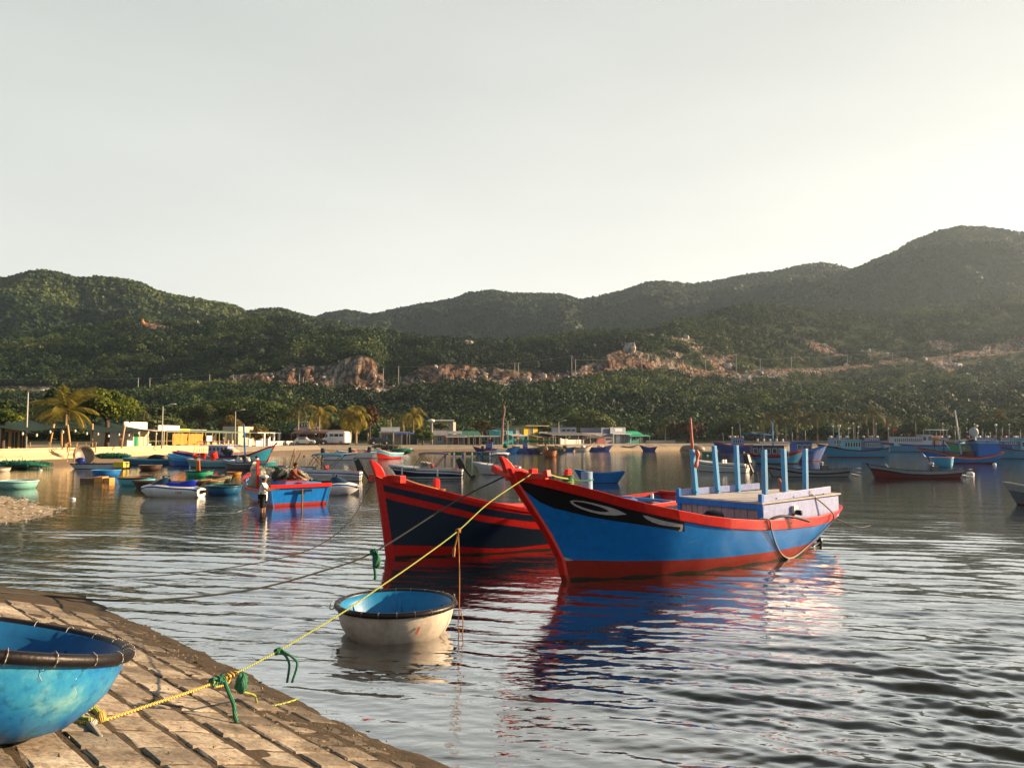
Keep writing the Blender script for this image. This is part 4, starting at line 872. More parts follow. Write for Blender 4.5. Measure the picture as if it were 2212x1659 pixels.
r2b = P_([(-.3, 1.5), (-.14, 1.43), (2.0, .84), (3.39, .60), (4.5, .5), (10.4, .6)]); bt2 = P_([(0, .31), (1.28, .24), (2.46, .13), (3.1, .12), (3.9, .15), (10.4, .3)])
rk2 = H2.skin([lambda u: -.5, lambda u: -.2, lambda u: .04 + .015 * math.sin(u * 40), bt2, lambda u: (bt2(u) + r2b(u)) / 2, r2b, n1b, n1t, H2.sh], [mSCUM, mSCUM, mRED, mNAVY, mNAVY, mRED, mNAVY, mRED], n=44, cap=mRED); rk2.build('hull', redb)
H2.rail(mRED, .10, th=.11, proud=.02, n=40, u0=.02, up=.012).build('gunwale', redb, bevel=.01)
H2.inner(lambda u: II([(0, 1.7), (.2, 1.0), (.35, .55), (1, .5)])(u), mINB, mINB).build('deck', redb)
b = MB(); zs = [-.5, -.1, .3, .8, 1.3, 1.75, 2.03]; rings = []
for z in zs:
    x0 = H2.xb(z); rings.append([(x0 + .24, -.10, z), (x0 - .09, -.09, z), (x0 - .12, 0, z), (x0 - .09, .09, z), (x0 + .24, .10, z)])
b.loft(rings, lambda i, k: mRED, caps=True, smooth=False); b.build('stem_post', redb, bevel=.01)
b = MB(); rings = []
for x0, z, t_ in [(-.30, 1.98, .17), (-.33, 2.12, .16), (-.39, 2.25, .145), (-.47, 2.36, .10), (-.52, 2.43, .03)]: rings.append([(x0 - t_ * .6, -.07, z), (x0 + t_, -.07, z), (x0 + t_, .07, z), (x0 - t_ * .6, .07, z)])
b.loft(rings, mRED, caps=True, smooth=False); b.build('stem_horn', redb, bevel=.014)
b = MB(); b.bar((.12, -.52, 1.95), (-.16, .75, 1.95), .19, .19, mRED); b.build('bow_beam', redb, bevel=.015)
b = MB(); post(b, (1.46, .25, 1.1), .15, 1.86, mRED); b.box((1.46, .25, 1.88), (.12, .12, .05), mRED); b.build('mooring_bitt', redb, bevel=.012)
b = MB(); b.bar((10.35, -1.0, 1.16), (10.35, 1.0, 1.16), .12, .09, mRED); b.bar((8.7, -1.14, 1.05), (8.7, 1.14, 1.05), .12, .08, mINB); b.bar((7.0, -1.2, 1.0), (7.0, 1.2, 1.0), .25, .08, mRED); b.build('thwart', redb)
b = MB(); b.blob((9.1, .1, .85), (.3, .22, .2), paint('rusty_steel', (.25, .09, .06), .7, .6, 9), 4, .2); b.tube([(9.1, .1, .9), (9.1, .1, 1.2)], .05, mWHT); b.build('engine', redb)
b = MB(); b.box((7.9, .2, .95), (.5, .9, .3), mINB); b.tube([(8.16, .0, .92), (8.2, .0, .92)], .2, mDECK, n=14); b.build('engine_box', redb)
def W2(x, y, z): return Matrix.Translation(RB) @ Matrix.Rotation(RA, 4, 'Z') @ Vector((x, y, z))

# ================================================================ ropes between the boats and the slope
def sag(a, c, s, n=24):
    a = Vector(a); c = Vector(c); return [a.lerp(c, i / n) + Vector((0, 0, -s * 4 * (i / n) * (1 - i / n))) for i in range(n + 1)]
def rope(name, pts, r, mat, label, cat='rope', parent=None):
    b = MB(); b.tube(pts, r, mat, n=8); 
    return b.build(name, parent, label=label, category=cat) if not parent else b.build(name, parent)
AP = slope_pt(0, 0); pa = at(215, 1555, 0)
def on_slope(x, y, dz=0.0):
    "slope point seen at a pixel"
    d = ray(x, y); k = SL / math.sqrt(2); t = (SL * C0 - CAMZ + dz) / (d.z + k * (d.x + 1.0)); t = (SL * C0 + dz - CAMZ) / (d.z + k * (d.x + d.y))
    return Vector((d.x * t, t, CAMZ + d.z * t))
anch = on_slope(215, 1552, .09); bowp = W1(-1.06, -.34, 2.27)
def on_plan(x, y):      # rope hangs in one vertical plane from the bow to its anchor
    d = ray(x, y); e = Vector((anch.x - bowp.x, anch.y - bowp.y)); k = (d.x * bowp.y - bowp.x) / (e.x - d.x * e.y); yy = bowp.y + e.y * k; return Vector((d.x * yy, yy, CAMZ + d.z * yy))
main = smooth_pts([bowp] + [on_plan(*q) for q in [(1060, 1083), (989, 1147), (900, 1213), (823, 1266), (746, 1319), (655, 1374), (599, 1407), (508, 1454), (432, 1486), (330, 1520), (234, 1552)]] + [anch], 5)
def near_px(pts, x):
    best = None
    for a, c in zip(pts[:-1], pts[1:]):
        for k in range(20):
            p = a.lerp(c, k / 20); u = p.y * CP + (p.z - CAMZ) * SP; X = CX + F * p.x / u
            if best is None or abs(X - x) < best[0]: best = (abs(X - x), p)
    return best[1]
k1 = near_px(main, 500); k0 = near_px(main, 600); kk = near_px(main, 990)
iu = [p for p in main if p.y > k1.y + .02] + [k1]; lo = [k1] + [p for p in main if p.y < k1.y - .02]
mr = MB(); mr.tube(iu, .0095, rpYG, n=8); mrope = mr.build('mooring_rope', label='long taut yellow green rope from the blue boat bow down to the slope', category='rope')
b = MB(); b.tube(lo, .013, rpY, n=8); yr = b.build('yellow_rope_end', mrope)
def coil(c, ax, r_, turns, pitch, rr, mat, mb, seed=0):
    ax = Vector(ax).normalized(); u = ax.orthogonal().normalized(); v = ax.cross(u); n = int(turns * 12); rd_ = random.Random(seed)
    mb.tube([Vector(c) + ax * (pitch * (i / 12 - turns / 2)) + (u * math.cos(i * math.pi / 6) + v * math.sin(i * math.pi / 6)) * r_ * (1 + .25 * rd_.uniform(-1, 1)) for i in range(n)], rr, mat, n=6)
b = MB(); dirv = (k0 - anch).normalized()
coil(k1 - dirv * .02, dirv, .024, 3.2, .050, .0095, rpY, b, 1); coil(k1 - dirv * .15, dirv, .030, 3, .026, .0105, rpG, b, 2); coil(k1 - dirv * .23, (dirv.y, -dirv.x, .3), .032, 2.5, .024, .0105, rpG, b, 3)
b.tube(smooth_pts([k1 - dirv * .3, k1 - dirv * .2 + Vector((0, 0, -.05)), k1 - dirv * .08 + Vector((.02, 0, -.055)), k1 + Vector((0, 0, .01))]), .0105, rpY, n=7); b.build('bend_knot', mrope)
b = MB(); e = on_slope(512, 1560, .03); s0 = k1 - dirv * .10
b.tube(smooth_pts([s0, s0 + Vector((.04, -.02, -.09)), (s0 + e) / 2 + Vector((.03, .0, -.04)), e + Vector((-.03, .02, .06)), e]), [.02] + [.026] * 23 + [.034] if False else .019, rpG, n=8); b.build('green_rope_tail', mrope)
b = MB(); t0 = k1 + Vector((.08, .05, -.09)); b.blob(t0, (.055, .045, .095), rpG, 4, .18, 12); b.build('green_rope_tuft', mrope)
b = MB(); e1 = on_slope(560, 1523, .012); e2 = on_slope(600, 1522, .012); e3 = on_slope(648, 1508, .012)
b.tube(smooth_pts([t0 + Vector((.02, 0, -.08)), e1 + Vector((-.05, 0, .10)), e1, e2, e3]), .011, rpYG, n=7); b.build('loose_rope_end', mrope)
b = MB(); coil(k0, dirv, .024, 3, .024, .010, rpG, b, 5); coil(k0 + dirv * .02, (0, 0, 1), .03, 2, .016, .009, rpG, b, 6)
dn = lambda dx, dz: k0 + Vector((dx, 0, dz)); wz = .26
b.tube(smooth_pts([dn(.03, 0), dn(.09, -.06), dn(.12, -wz * .55), dn(.10, -wz - .05)]), .0125, rpG, n=7); b.tube(smooth_pts([dn(.04, .01), dn(.15, -.06), dn(.20, -wz * .5), dn(.15, -wz - .05)]), .0125, rpG, n=7); b.build('green_knot', mrope)
b = MB(); coil(kk, dirv, .028, 4, .022, .012, rpO, b, 8); b.tube(smooth_pts([kk, kk + Vector((-.02, 0, -.12)), kk + Vector((-.06, 0, -.28)), kk + Vector((-.07, 0, -.40))]), [.012] * 12 + [.024] * 7, rpO, n=6); b.build('orange_knot', mrope)
b = MB(); b.tube([anch + Vector((.03, .02, .02)), anch + Vector((-.02, 0, .0))], .045, rpY, n=8); b.tube([anch, anch + Vector((-.03, -.08, -.02)), on_slope(218, 1590, .03)], [.02, .03, .012], rpW, n=7)
b.tube(smooth_pts([on_slope(214, 1540, .05), on_slope(200, 1528, .08), on_slope(180, 1535, .06), on_slope(175, 1552, .03), on_slope(196, 1556, .05)]), .024, rpYG, n=7); b.tube(smooth_pts([on_slope(205, 1562, .03), on_slope(180, 1562, .04), on_slope(165, 1560, .03)]), .02, rpY, n=7); b.build('anchor_knot', mrope)
# orange line from the knot down to the white basket boat and the water
bk = at(992, 1390, 0); top = kk; bkx = atd(992, 1312, 11.9)
ol = MB(); ol.tube(smooth_pts([kk, kk.lerp(bkx, .5) + Vector((.01, 0, -.02)), bkx, atd(990, 1350, 11.9), atd(993, 1385, 11.9) + Vector((0, 0, -.02))]), .0085, rpO, n=6)
ol.tube(smooth_pts([bkx + Vector((.02, 0, -.03)), atd(1000, 1342, 11.9), atd(998, 1375, 11.9), atd(994, 1392, 11.9)]), .008, rpO, n=6)
ol.build('tether_rope', label='thin orange rope hanging from the taut rope down beside the white basket boat', category='rope')
# dark rope from the blue bow to the left
de = on_slope(-30, 1276, .03)
dk = sag(W1(-1.12, .40, 2.22), at(808, 1192, .93), .0, 2)[:1] + smooth_pts([W1(-1.12, .40, 2.22), atd(985, 1082, 15.2), atd(808, 1192, 14.3), atd(700, 1232, 13.8), atd(560, 1270, 13.2), atd(400, 1291, 12.6), atd(250, 1297, 12.0), on_slope(120, 1288, .05), de], 8)
drope = rope('mooring_rope', dk, .016, rpD, 'dark sagging rope from the blue bow across the water to the left edge')
b = MB(); kq = atd(808, 1192, 14.3); coil(kq, (1, .1, .4), .05, 4, .03, .016, rpG, b, 9); b.blob(kq + Vector((.05, 0, -.16)), (.07, .05, .13), rpG, 3, .2); b.tube(smooth_pts([kq, kq + Vector((-.0, 0, -.2)), kq + Vector((.03, 0, -.42)), kq + Vector((.02, 0, -.50))]), .028, rpG, n=7); b.build('net_knot', drope)
re_ = on_slope(-30, 1241, .02); rope('mooring_rope', smooth_pts([W2(-.42, -.02, 2.0), atd(760, 1120, 18.4), atd(680, 1182, 17.8), atd(560, 1215, 17.2), atd(400, 1238, 16.5), atd(250, 1247, 15.9), atd(100, 1246, 15.3), re_], 8), .011, rpD, 'thin brown rope sagging from the red horn to the far left slope')
b = MB(); b.tube(smooth_pts([W2(-.1, -.30, 2.08), W2(.7, -.1, 1.82), W2(1.52, .2, 1.62)]), .014, rpO, n=6); coil(W2(1.60, .25, 1.60), (0, 0, 1), .10, 2.5, .03, .013, rpO, b); coil(W2(-.3, 0, 2.02), (.5, 0, 1), .12, 1.6, .04, .013, rpO, b)
b.build('bow_rope', label='short orange rope from the red horn to the red bitt behind it', category='rope')
b = MB(); b.tube(sag(W1(-1.0, -.72, 2.28), W1(.02, -.18, 2.12), .02, 8), .016, rpYG, n=7); coil(W1(.04, -.12, 2.1), (0, 0, 1), .10, 5, .035, .018, rpG, b, 11); coil(W1(.04, -.12, 2.04), (0, 0, 1), .105, 3, .04, .014, rpYG, b, 12)
b.tube(sag(W1(.08, -.18, 2.1), W1(.68, -.15, 2.07), .02, 6), .016, rpG, n=6); coil(W1(.66, -.02, 2.07), (0, 0, 1), .14, 1.3, .02, .015, rpG, b, 13); coil(W1(.66, -.02, 1.74), (0, 0, 1), .15, 3, .04, .018, rpG, b, 14)
b.tube(smooth_pts([W1(-.75, .2, 1.95), W1(-.65, .15, 2.2), W1(-.45, .1, 2.12), W1(-.25, 0, 2.18), W1(-.3, .1, 1.95)]), .035, rpG, n=6); b.tube(smooth_pts([W1(.12, -.2, 2.0), W1(.16, -.25, 1.85), W1(.12, -.2, 1.7)]), .015, rpYG, n=6)
b.build('bitt_rope', label='green and yellow rope wound round the red bitt and the grey post', category='rope')
# grey line hanging in a loop over the blue hull
b = MB(); lp = [W1(5.35, -1.52, 1.05), W1(5.3, -1.56, .80)]
def hullp(s, z, o=.03): u = (s - H1.xb(z)) / (H1.xe(z) - H1.xb(z)); v = H1.pos(u, z, -1); return W1(v.x, v.y - o, v.z)
b.tube(smooth_pts([W1(4.75, -1.40, 1.10), hullp(4.95, 1.07, .06), hullp(5.1, .85, .06), hullp(5.5, .45), hullp(6.0, .12), hullp(6.6, .0), hullp(7.3, .25), hullp(7.9, .7, .06), hullp(8.0, 1.0, .08), W1(7.35, -1.12, 1.5), W1(7.2, -1.08, 1.58)]), .02, rpW, n=8)
coil(W1(7.2, -1.0, 1.58), (0, 0, 1), .10, 3, .03, .02, rpW, b, 15); b.build('grey_rope', label='grey rope looped over the side of the blue boat and round its rear post', category='rope')
rope('stern_line', smooth_pts([W1(9.2, -.2, .9), atd(1850, 1137, 21.5), atd(1880, 1135, 21.8)]), .007, rpW, 'pale stern line running right from the blue boat into the water')

# ================================================================ basket boats
def basket(parent, Rr, h, out, inn, rim, draft=.18, tilt=0, th=.05, n=48, stitch=True, rimk=.048):
    b = MB(); k = Rr; prof = [(0.0, -draft), (k * .55, -draft + .01), (k * .72, -draft + .09), (k * .82, .02), (k * .90, h * .35), (k * .94, h * .68), (k * .955, h)]
    b.lathe(prof, out, n); b.build('hull', parent)
    b = MB(); b.lathe([(k * .955, h), (k * .90, h + .01), (k * .89, h * .8), (k * .865, h * .74), (k * .83, h * .35), (k * .72, 0.0), (k * .5, -draft + .08), (0, -draft + .07)], inn, n)
    for a in range(6):
        t = a * math.pi / 3 + .3; b.bar((k * .86 * math.cos(t), k * .86 * math.sin(t), h * .72), (k * .74 * math.cos(t), k * .74 * math.sin(t), .04), .05, .02, inn, up=(math.cos(t), math.sin(t), 0))
    b.build('lining', parent)
    b = MB(); b.tube([(k * .965 * math.cos(2 * math.pi * i / n), k * .965 * math.sin(2 * math.pi * i / n), h) for i in range(n)], k * rimk, rim, n=10, closed=True); b.build('rim', parent)
    if stitch:
        for i in range(22):
            b = MB(); t = 2 * math.pi * i / 22; c = Vector((k * .965 * math.cos(t), k * .965 * math.sin(t), h)); rr = k * .052; e = Vector((math.cos(t), math.sin(t), 0))
            b.tube([c + (e * math.cos(q) + Vector((0, 0, 1)) * math.sin(q)) * rr for q in [j * math.pi / 4 for j in range(8)]], k * .0028, rpW, n=4, closed=True); b.build('lashing', parent)
wb = thing('basket_boat', 'white round basket boat with blue inside and black rubber rim, floating alone in front', 'basket boat', (-1.79, 12.08, 0), .3)
basket(wb, .93, .44, paint('dirty_white_resin', (.56, .50, .42), .45, .6, 2.2, dirt=(.26, .20, .14)), paint('inner_blue_resin', (.01, .19, .40), .4, .3, 2), paint('black_tyre_rubber', (.010, .007, .009), .38, .3, 8))
b = MB(); bp_ = Vector((-1.79, 12.08, 0)); v = at(905, 1352, .2) 
ang = R(-35); b.box((math.cos(R(-78)) * .876, math.sin(R(-78)) * .876, .20), (.03, .006, .12), paint('faded_red', (.36, .07, .05), .6, .8, 9), rz=R(14), ry=R(28)); b.build('red_smear', wb)
for a_ in (.15, 2.95):
    b = MB(); b.tube(smooth_pts([(math.cos(a_ + j * .06) * (.95 + .05 * math.sin(j)), math.sin(a_ + j * .06) * (.95 + .05 * math.sin(j)), .44 + .05 * math.cos(j * 1.3)) for j in range(6)]), .009, rpW, n=5); b.build('rim_tie', wb)
sb_ = thing('basket_boat', 'turquoise blue basket boat with ribbed tyre rim resting on the paved slope', 'basket boat')
c0 = Vector((-3.70, 5.24, 0)); sb_.location = (c0.x, c0.y, slope_z(c0.x, c0.y) + .215); sb_.rotation_euler = (R(-12.5), R(10), 0)
def tealmat():
    m = paint('turquoise_resin', (.02, .21, .42), .35, .5, 1.2, streak=False); nt = m.node_tree; b = [n for n in nt.nodes if n.type == 'BSDF_PRINCIPLED'][0]
    tc = N(nt, 'ShaderNodeTexCoord'); n = N(nt, 'ShaderNodeTexNoise'); n.inputs['Scale'].default_value = 1.5; n.inputs['Detail'].default_value = 9; n.inputs['Roughness'].default_value = .62; L(nt, tc.outputs['Object'], n.inputs['Vector'])
    r = ramp(nt, n.outputs[0], [(.34, (.005, .09, .36)), (.50, (.010, .155, .43)), (.60, (.03, .25, .45)), (.72, (.20, .44, .47)), (.78, (.06, .32, .44))]); n2 = N(nt, 'ShaderNodeTexNoise'); n2.inputs['Scale'].default_value = 22; n2.inputs['Detail'].default_value = 8; L(nt, tc.outputs['Object'], n2.inputs['Vector'])
    r2 = ramp(nt, n2.outputs[0], [(.33, .55), (.48, 1.0)]); x = N(nt, 'ShaderNodeMix', data_type='RGBA', blend_type='MULTIPLY'); x.inputs[0].default_value = .7; L(nt, r.outputs[0], x.inputs[6]); L(nt, r2.outputs[0], x.inputs[7]); L(nt, x.outputs[2], b.inputs['Base Color']); return m
basket(sb_, .99, .41, tealmat(), paint('turquoise_inner_resin', (.008, .10, .26), .5, .7, 1.6, dirt=(.012, .13, .17)), paint('brown_tyre_rubber', (.007, .005, .006), .42, .3, 9), n=72, rimk=.041)

for k_, (t, z0, dz, dt) in enumerate([(-.95, .40, -.33, .02), (-.62, .36, -.10, .03), (-.35, .30, -.14, .10), (-1.25, .30, -.16, -.05)]):
    pts = []
    for j in range(9):
        q = t + dt * j / 8 + .012 * math.sin(j * 1.1 + k_); zz = z0 + dz * j / 8; kk_ = np.interp(zz, [0.02, .16, .31, .46], [.81, .891, .931, .946]) + .005; pts.append((math.cos(q) * kk_, math.sin(q) * kk_, zz))
    b = MB(); b.tube(pts, .0016, mWHT, n=4); b.build('fishing_line', sb_)

# ================================================================ the other boats
KG = 'boats moored in the harbour'
def cmat(c, rough=.42, wear=.35):
    if not isinstance(c, tuple): return c
    known = {BLUE: 'blue_paint', SKYB: 'sky_blue_paint', RED: 'red_paint', WHITE: 'white_paint', TEAL: 'teal_paint', NAVY: 'navy_paint', BLACK: 'black_paint', DKRED: 'dark_red_paint', GREY: 'grey_paint', ORANGE: 'orange_paint'}
    return paint(known.get(c, 'boat_paint'), c, rough, wear, 1.5)
def wave(x, y): return 0.0
def spot(x, y, dz=0.0): p = at(x, y, 0); p.z = dz; return p
def span(x0, x1, y):
    "centre on the water and length for something seen broadside between two pixels"
    a = at(x0, y); c = at(x1, y); return (a + c) / 2, (c - a).length
# -- round basket boats
BK = []
def bk(x0, x1, y, out, inn, rim, label, h=None, extra=None):
    c, w_ = span(x0, x1, y); Rr = w_ / 2; c.y += Rr * .7; t = thing('basket_boat', label, 'basket boat', c, rnd.uniform(0, 6), 'basket boats floating by the left shore')
    basket(t, Rr, h or Rr * .42, cmat(out), cmat(inn), cmat(rim, .35), draft=.12, n=28, stitch=False)
    if extra: extra(t, Rr)
    return t
def oars(t, r):
    for k, a in enumerate((.3, -.35)):
        b = MB(); b.bar((-r * .8, r * a, .5), (r * .75, -r * a * .6, .62), .05, .05, WD); b.build('paddle', t)
def seats(t, r):
    for k, a in enumerate((-.4, .3)):
        b = MB(); b.box((a * r, 0, .42), (.2, r * 1.6, .04), WD); b.build('thwart', t)
WD = M(WOOD, .7, .6, 3); RUBR = mRUB; GRN = (.02, .33, .16); TQ = (.09, .38, .46); BRN = (.10, .05, .03)
bk(-26, 12, 1019, (.62, .58, .45), BLUE, WD, 'cream white basket boat cut off by the left frame edge, nearest the net covered bank')
bk(-26, 59, 1057, (.20, .46, .42), TQ, (.35, .5, .48), 'pale turquoise basket boat beside the shingle beach', h=.42)
bk(188, 248, 1030, BLUE, BLUE, (.05, .25, .45), 'bright blue basket boat right behind the floating orange foam crate', h=.46)
bk(242, 321, 1050, (.10, .42, .52), WD, BLACK, 'light blue basket boat with paddles laid across its black rim', extra=oars)
bk(293, 341, 1016, (.07, .045, .03), WD, BRN, 'dark brown tarred basket boat beside the light blue skiff')
bk(391, 452, 1031, GRN, (.04, .2, .2), BLACK, 'vivid green basket boat with an upright orange engine cowl in it', h=.44, extra=lambda t, r: (lambda b: (b.bar((r * .3, 0, .4), (r * .02, .1, 1.25), .30, .22, cmat(ORANGE), w2=.24, h2=.2), b.build('engine_cowl', t, bevel=.05)))(MB()))
bk(436, 493, 1041, (.22, .24, .12), (.10, .12, .06), (.12, .05, .05), 'olive green basket boat with a pale patch, behind the brown rimmed one', extra=seats)
bk(412, 475, 1053, (.03, .12, .08), (.2, .1, .04), (.30, .12, .03), 'dark green basket boat with a brown woven rim', extra=seats)
bk(431, 512, 1069, (.008, .085, .20), (.01, .05, .08), (.01, .05, .06), 'deep blue basket boat right behind the jet ski with the blue seat', h=.42)
bk(486, 518, 1027, (.45, .22, .03), (.40, .2, .1), (.20, .06, .03), 'mustard yellow basket boat under the piled nets')
bk(1172, 1204, 988, (.30, .10, .03), (.3, .1, .04), (.20, .06, .03), 'small orange brown basket boat with a fisherman out on the open water', h=.9)
bk(2020, 2068, 1010, (.03, .30, .48), TQ, (.45, .2, .25), 'sky blue tender tub floating beside the orange striped boat', h=.95)

# -- generic wooden hulls
def whull(name, label, x0, x1, y, heading, Lm=None, B=None, hb=1.3, hm=.6, hs=.8, rake=.9, stern=.4, bands=None, rail=RED, deck=None, cat='boat', transom=True, bsn=.7, boot=.16, n=18, group=KG, yc=None, railh=.09, deckz=.3, bootc=DKRED):
    """bands: list of (offset below the rail, colour) from the rail downwards; heading: direction the bow points, degrees from +x.
    x0..x1: pixels of the two ends on the water"""
    th = R(heading); c, w_ = span(x0, x1, y); Lw = Lm or w_ / max(.3, abs(math.cos(th)))
    B = B or Lw * .26
    if yc is None: c.y += .5 * (abs(math.sin(th)) * Lw + abs(math.cos(th)) * B * .6) ; c.x *= c.y / (c.y - .5 * (abs(math.sin(th)) * Lw + abs(math.cos(th)) * B * .6))
    t = thing(name, label, cat, c, th + math.pi, group)      # local +x runs aft
    h0 = -Lw / 2
    H = Hull([(-.5, h0 + .4), (0, h0), (hb * .5, h0 - rake * .38), (hb, h0 - rake), (hb * 1.3, h0 - rake * 1.3)], [(-.5, -h0 - .5), (0, -h0), (hs, -h0 + stern), (hs * 1.4, -h0 + stern * 1.3)],
             [(0, .05), (.06, B * .17), (.15, B * .33), (.3, B * .45), (.5, B * .5), (.75, B * .46), (.9, B * (.5 * bsn + .08)), (1, B * .5 * bsn if transom else .06)],
             [(0, .03), (.15, B * .18), (.3, B * .33), (.5, B * .41), (.75, B * .36), (.9, B * .3 * bsn + .05), (1, B * .33 * bsn if transom else .04)],
             [(0, hb), (.08, hb * .86 + hm * .14), (.2, hb * .5 + hm * .5), (.35, hm * .85 + hb * .15), (.6, hm), (.85, hm * .6 + hs * .4), (1, hs)], -.45)
    bands = bands or [(0, BLUE)]
    offs = [lambda u: -.4, lambda u: 0.03, lambda u: boot]; mats = [mSCUM, cmat(bootc)]
    for i in range(len(bands) - 1, -1, -1):
        o_ = bands[i][0]
        if i > 0 or True:
            top = (lambda o: (lambda u: max(boot + .02, H.sh(u) - o)))(o_)
            offs.append(top); mats.append(cmat(bands[i][1]))
    H.skin(offs, mats, n=n, cap=True if transom else None).build('hull', t)
    H.rail(cmat(rail), railh, th=.08, proud=.02, n=n, u0=.02, up=.01).build('gunwale', t)
    H.inner(lambda u: deckz + max(0, .9 - u * 8) * .3, cmat(deck or SKYB), cmat(deck or SKYB), n=14).build('deck', t)
    return t, H, h0, B
def stempost(t, H, col, up=.25, w_=.09, fwd=.5):
    b = MB(); zs = [-.3, 0, H.sh(0) * .5, H.sh(0), H.sh(0) + up]; rings = []
    for z in zs: x0 = H.xb(z) - (0 if z <= H.sh(0) else up * fwd); rings.append([(x0 + .10, -w_ / 2, z), (x0 - .08, -w_ / 2, z), (x0 - .08, w_ / 2, z), (x0 + .10, w_ / 2, z)])
    b.loft(rings, cmat(col), caps=True, smooth=False); b.build('stem_post', t)
def cabin(t, x0, x1, w_, z0, z1, wall_, roof, nwin=4, winz=None, over=.15, frame=None, dark=True):
    b = MB(); b.box(((x0 + x1) / 2, 0, (z0 + z1) / 2), (x1 - x0, w_, z1 - z0), cmat(wall_)); o = b.build('cabin', t)
    b = MB(); b.box(((x0 + x1) / 2, 0, z1 + .04), (x1 - x0 + over * 2, w_ + over * 2, .07), cmat(roof)); b.build('cabin_roof', t)
    wz, wh = winz or (z0 + (z1 - z0) * .62, (z1 - z0) * .36)
    for i in range(nwin):
        x_ = x0 + (i + .5) * (x1 - x0) / nwin; ww = (x1 - x0) / nwin * .62
        for s_ in (-1, 1):
            b = MB(); b.box((x_, s_ * (w_ / 2 + .012), wz), (ww + .08, .02, wh + .08), cmat(frame or WHITE)); b.box((x_, s_ * (w_ / 2 + .026), wz), (ww, .02, wh), glassmat()); b.build('cabin_window', t)
    return o
def mast(t, x_, y_, z0, z1, col, r=.05, lean=(0, 0), boom=None, name='mast', lamps=0):
    b = MB(); b.tube([(x_, y_, z0), (x_ + lean[0], y_ + lean[1], z1)], [r, r * .6], cmat(col), n=6)
    if boom: b.tube([(x_, y_, z0 + (z1 - z0) * boom[0]), boom[1]], [r * .6, r * .5], cmat(col), n=5)
    o = b.build(name, t)
    if lamps:
        b = MB(); 
        for i in range(lamps): a = i * 2.1; b.blob((x_ + lean[0] + .16 * math.cos(a) * (lamps > 1), y_ + lean[1], z1 + .12 * (i % 2)), (.13, .13, .16), cmat((.75, .72, .62)), 1, 0, 6)
        b.build('deck_lamp', t)
def canopy(t, x0, x1, w_, z, col, posts=4, pc=WHITE, sagz=.05, base=.6):
    b = MB(); rings = []
    for i in range(7):
        u = i / 6; x_ = x0 + (x1 - x0) * u; rings.append([(x_, -w_ / 2, z + sagz * math.sin(u * 6) * .3), (x_, 0, z + .10), (x_, w_ / 2, z + sagz * math.sin(u * 5) * .3)])
    b.loft(rings, cmat(col), closed=False); b.loft([[(p[0], p[1], p[2] - .02) for p in r_] for r_ in rings], cmat(col), closed=False, flip=True); b.build('canopy', t)
    for i in range(posts // 2):
        for s_ in (-1, 1):
            b = MB(); u = (i + .1) / max(1, posts // 2 - .8); x_ = x0 + (x1 - x0) * min(1, u); b.tube([(x_, s_ * w_ * .47, base), (x_, s_ * w_ * .47, z)], .025, cmat(pc), n=5); b.build('canopy_post', t)
def outboard(t, x_, y_, z, s_=1.0, col=BLACK, tilt=0.0):
    b = MB(); c = Vector((x_, y_, z)); ct, st_ = math.cos(tilt), math.sin(tilt)
    P = lambda a, h: c + Vector((a * ct + h * st_, 0, h * ct - a * st_)) * s_
    b.bar(P(0, .1), P(.05, .62), .34 * s_, .42 * s_, cmat(col, .3, .1), up=(0, 1, 0), w2=.26 * s_, h2=.34 * s_); o = b.build('outboard_motor', t, bevel=.05)
    b = MB(); b.bar(P(.05, .1), P(.12, -.55), .12 * s_, .1 * s_, cmat(col, .3, .1)); b.bar(P(.12, -.52), P(.34, -.58), .05 * s_, .14 * s_, cmat(col, .3, .1))
    for a in range(3): b.bar(P(.34, -.58), P(.34, -.58) + Vector((0, math.cos(a * 2.1) * .15, math.sin(a * 2.1) * .15)), .02, .09, cmat(col, .3, .1))
    b.build('propeller_leg', o)
def netpile(parent, c, r_, mat, seed, label=None, name='net_pile', cat='fishing net', n=200, tl=.30, **kw):
    rr = random.Random(seed); b = MB(); b.blob(c, (r_[0] * .86, r_[1] * .86, r_[2] * .86), mat, seed, .28, 10)
    for i in range(n):
        th = rr.uniform(0, 6.28); u = rr.uniform(.05, 1); s = math.sqrt(1 - u * u); p = Vector((c[0] + r_[0] * s * math.cos(th), c[1] + r_[1] * s * math.sin(th), c[2] + r_[2] * u))
        d = Vector((rr.gauss(0, 1), rr.gauss(0, 1), rr.gauss(0, .5))).normalized() * tl * max(r_) * rr.uniform(.3, .7); q = p + d + Vector((0, 0, -.10 * max(r_))); m_ = (p + q) / 2 + Vector((0, 0, .07 * max(r_)))
        b.tube([p, m_, q], max(r_) * .011, mat, n=3, cap=False)
    return b.build(name, parent, label=label, category=cat) if label else b.build(name, parent)
netW = paint('pale_fishing_net', (.42, .41, .32), .9, .8, 6, dirt=(.16, .17, .12), streak=False); netG = paint('green_fishing_net', (.012, .14, .085), .9, .7, 6, dirt=(.01, .08, .05), streak=False)
netB = paint('brown_fishing_net', (.12, .10, .05), .9, .7, 6, streak=False); netD = paint('dark_fishing_net', (.03, .04, .03), .9, .7, 6, streak=False)

# ---------------------------------------------------------------- mid-ground boat with a wide blue transom
c = at(648, 1092, 0); tb = thing('fishing_boat', 'blue open boat with a broad flat transom and pale net heaps, beside the wading man', 'boat', (c.x, c.y, 0), R(-52), KG)
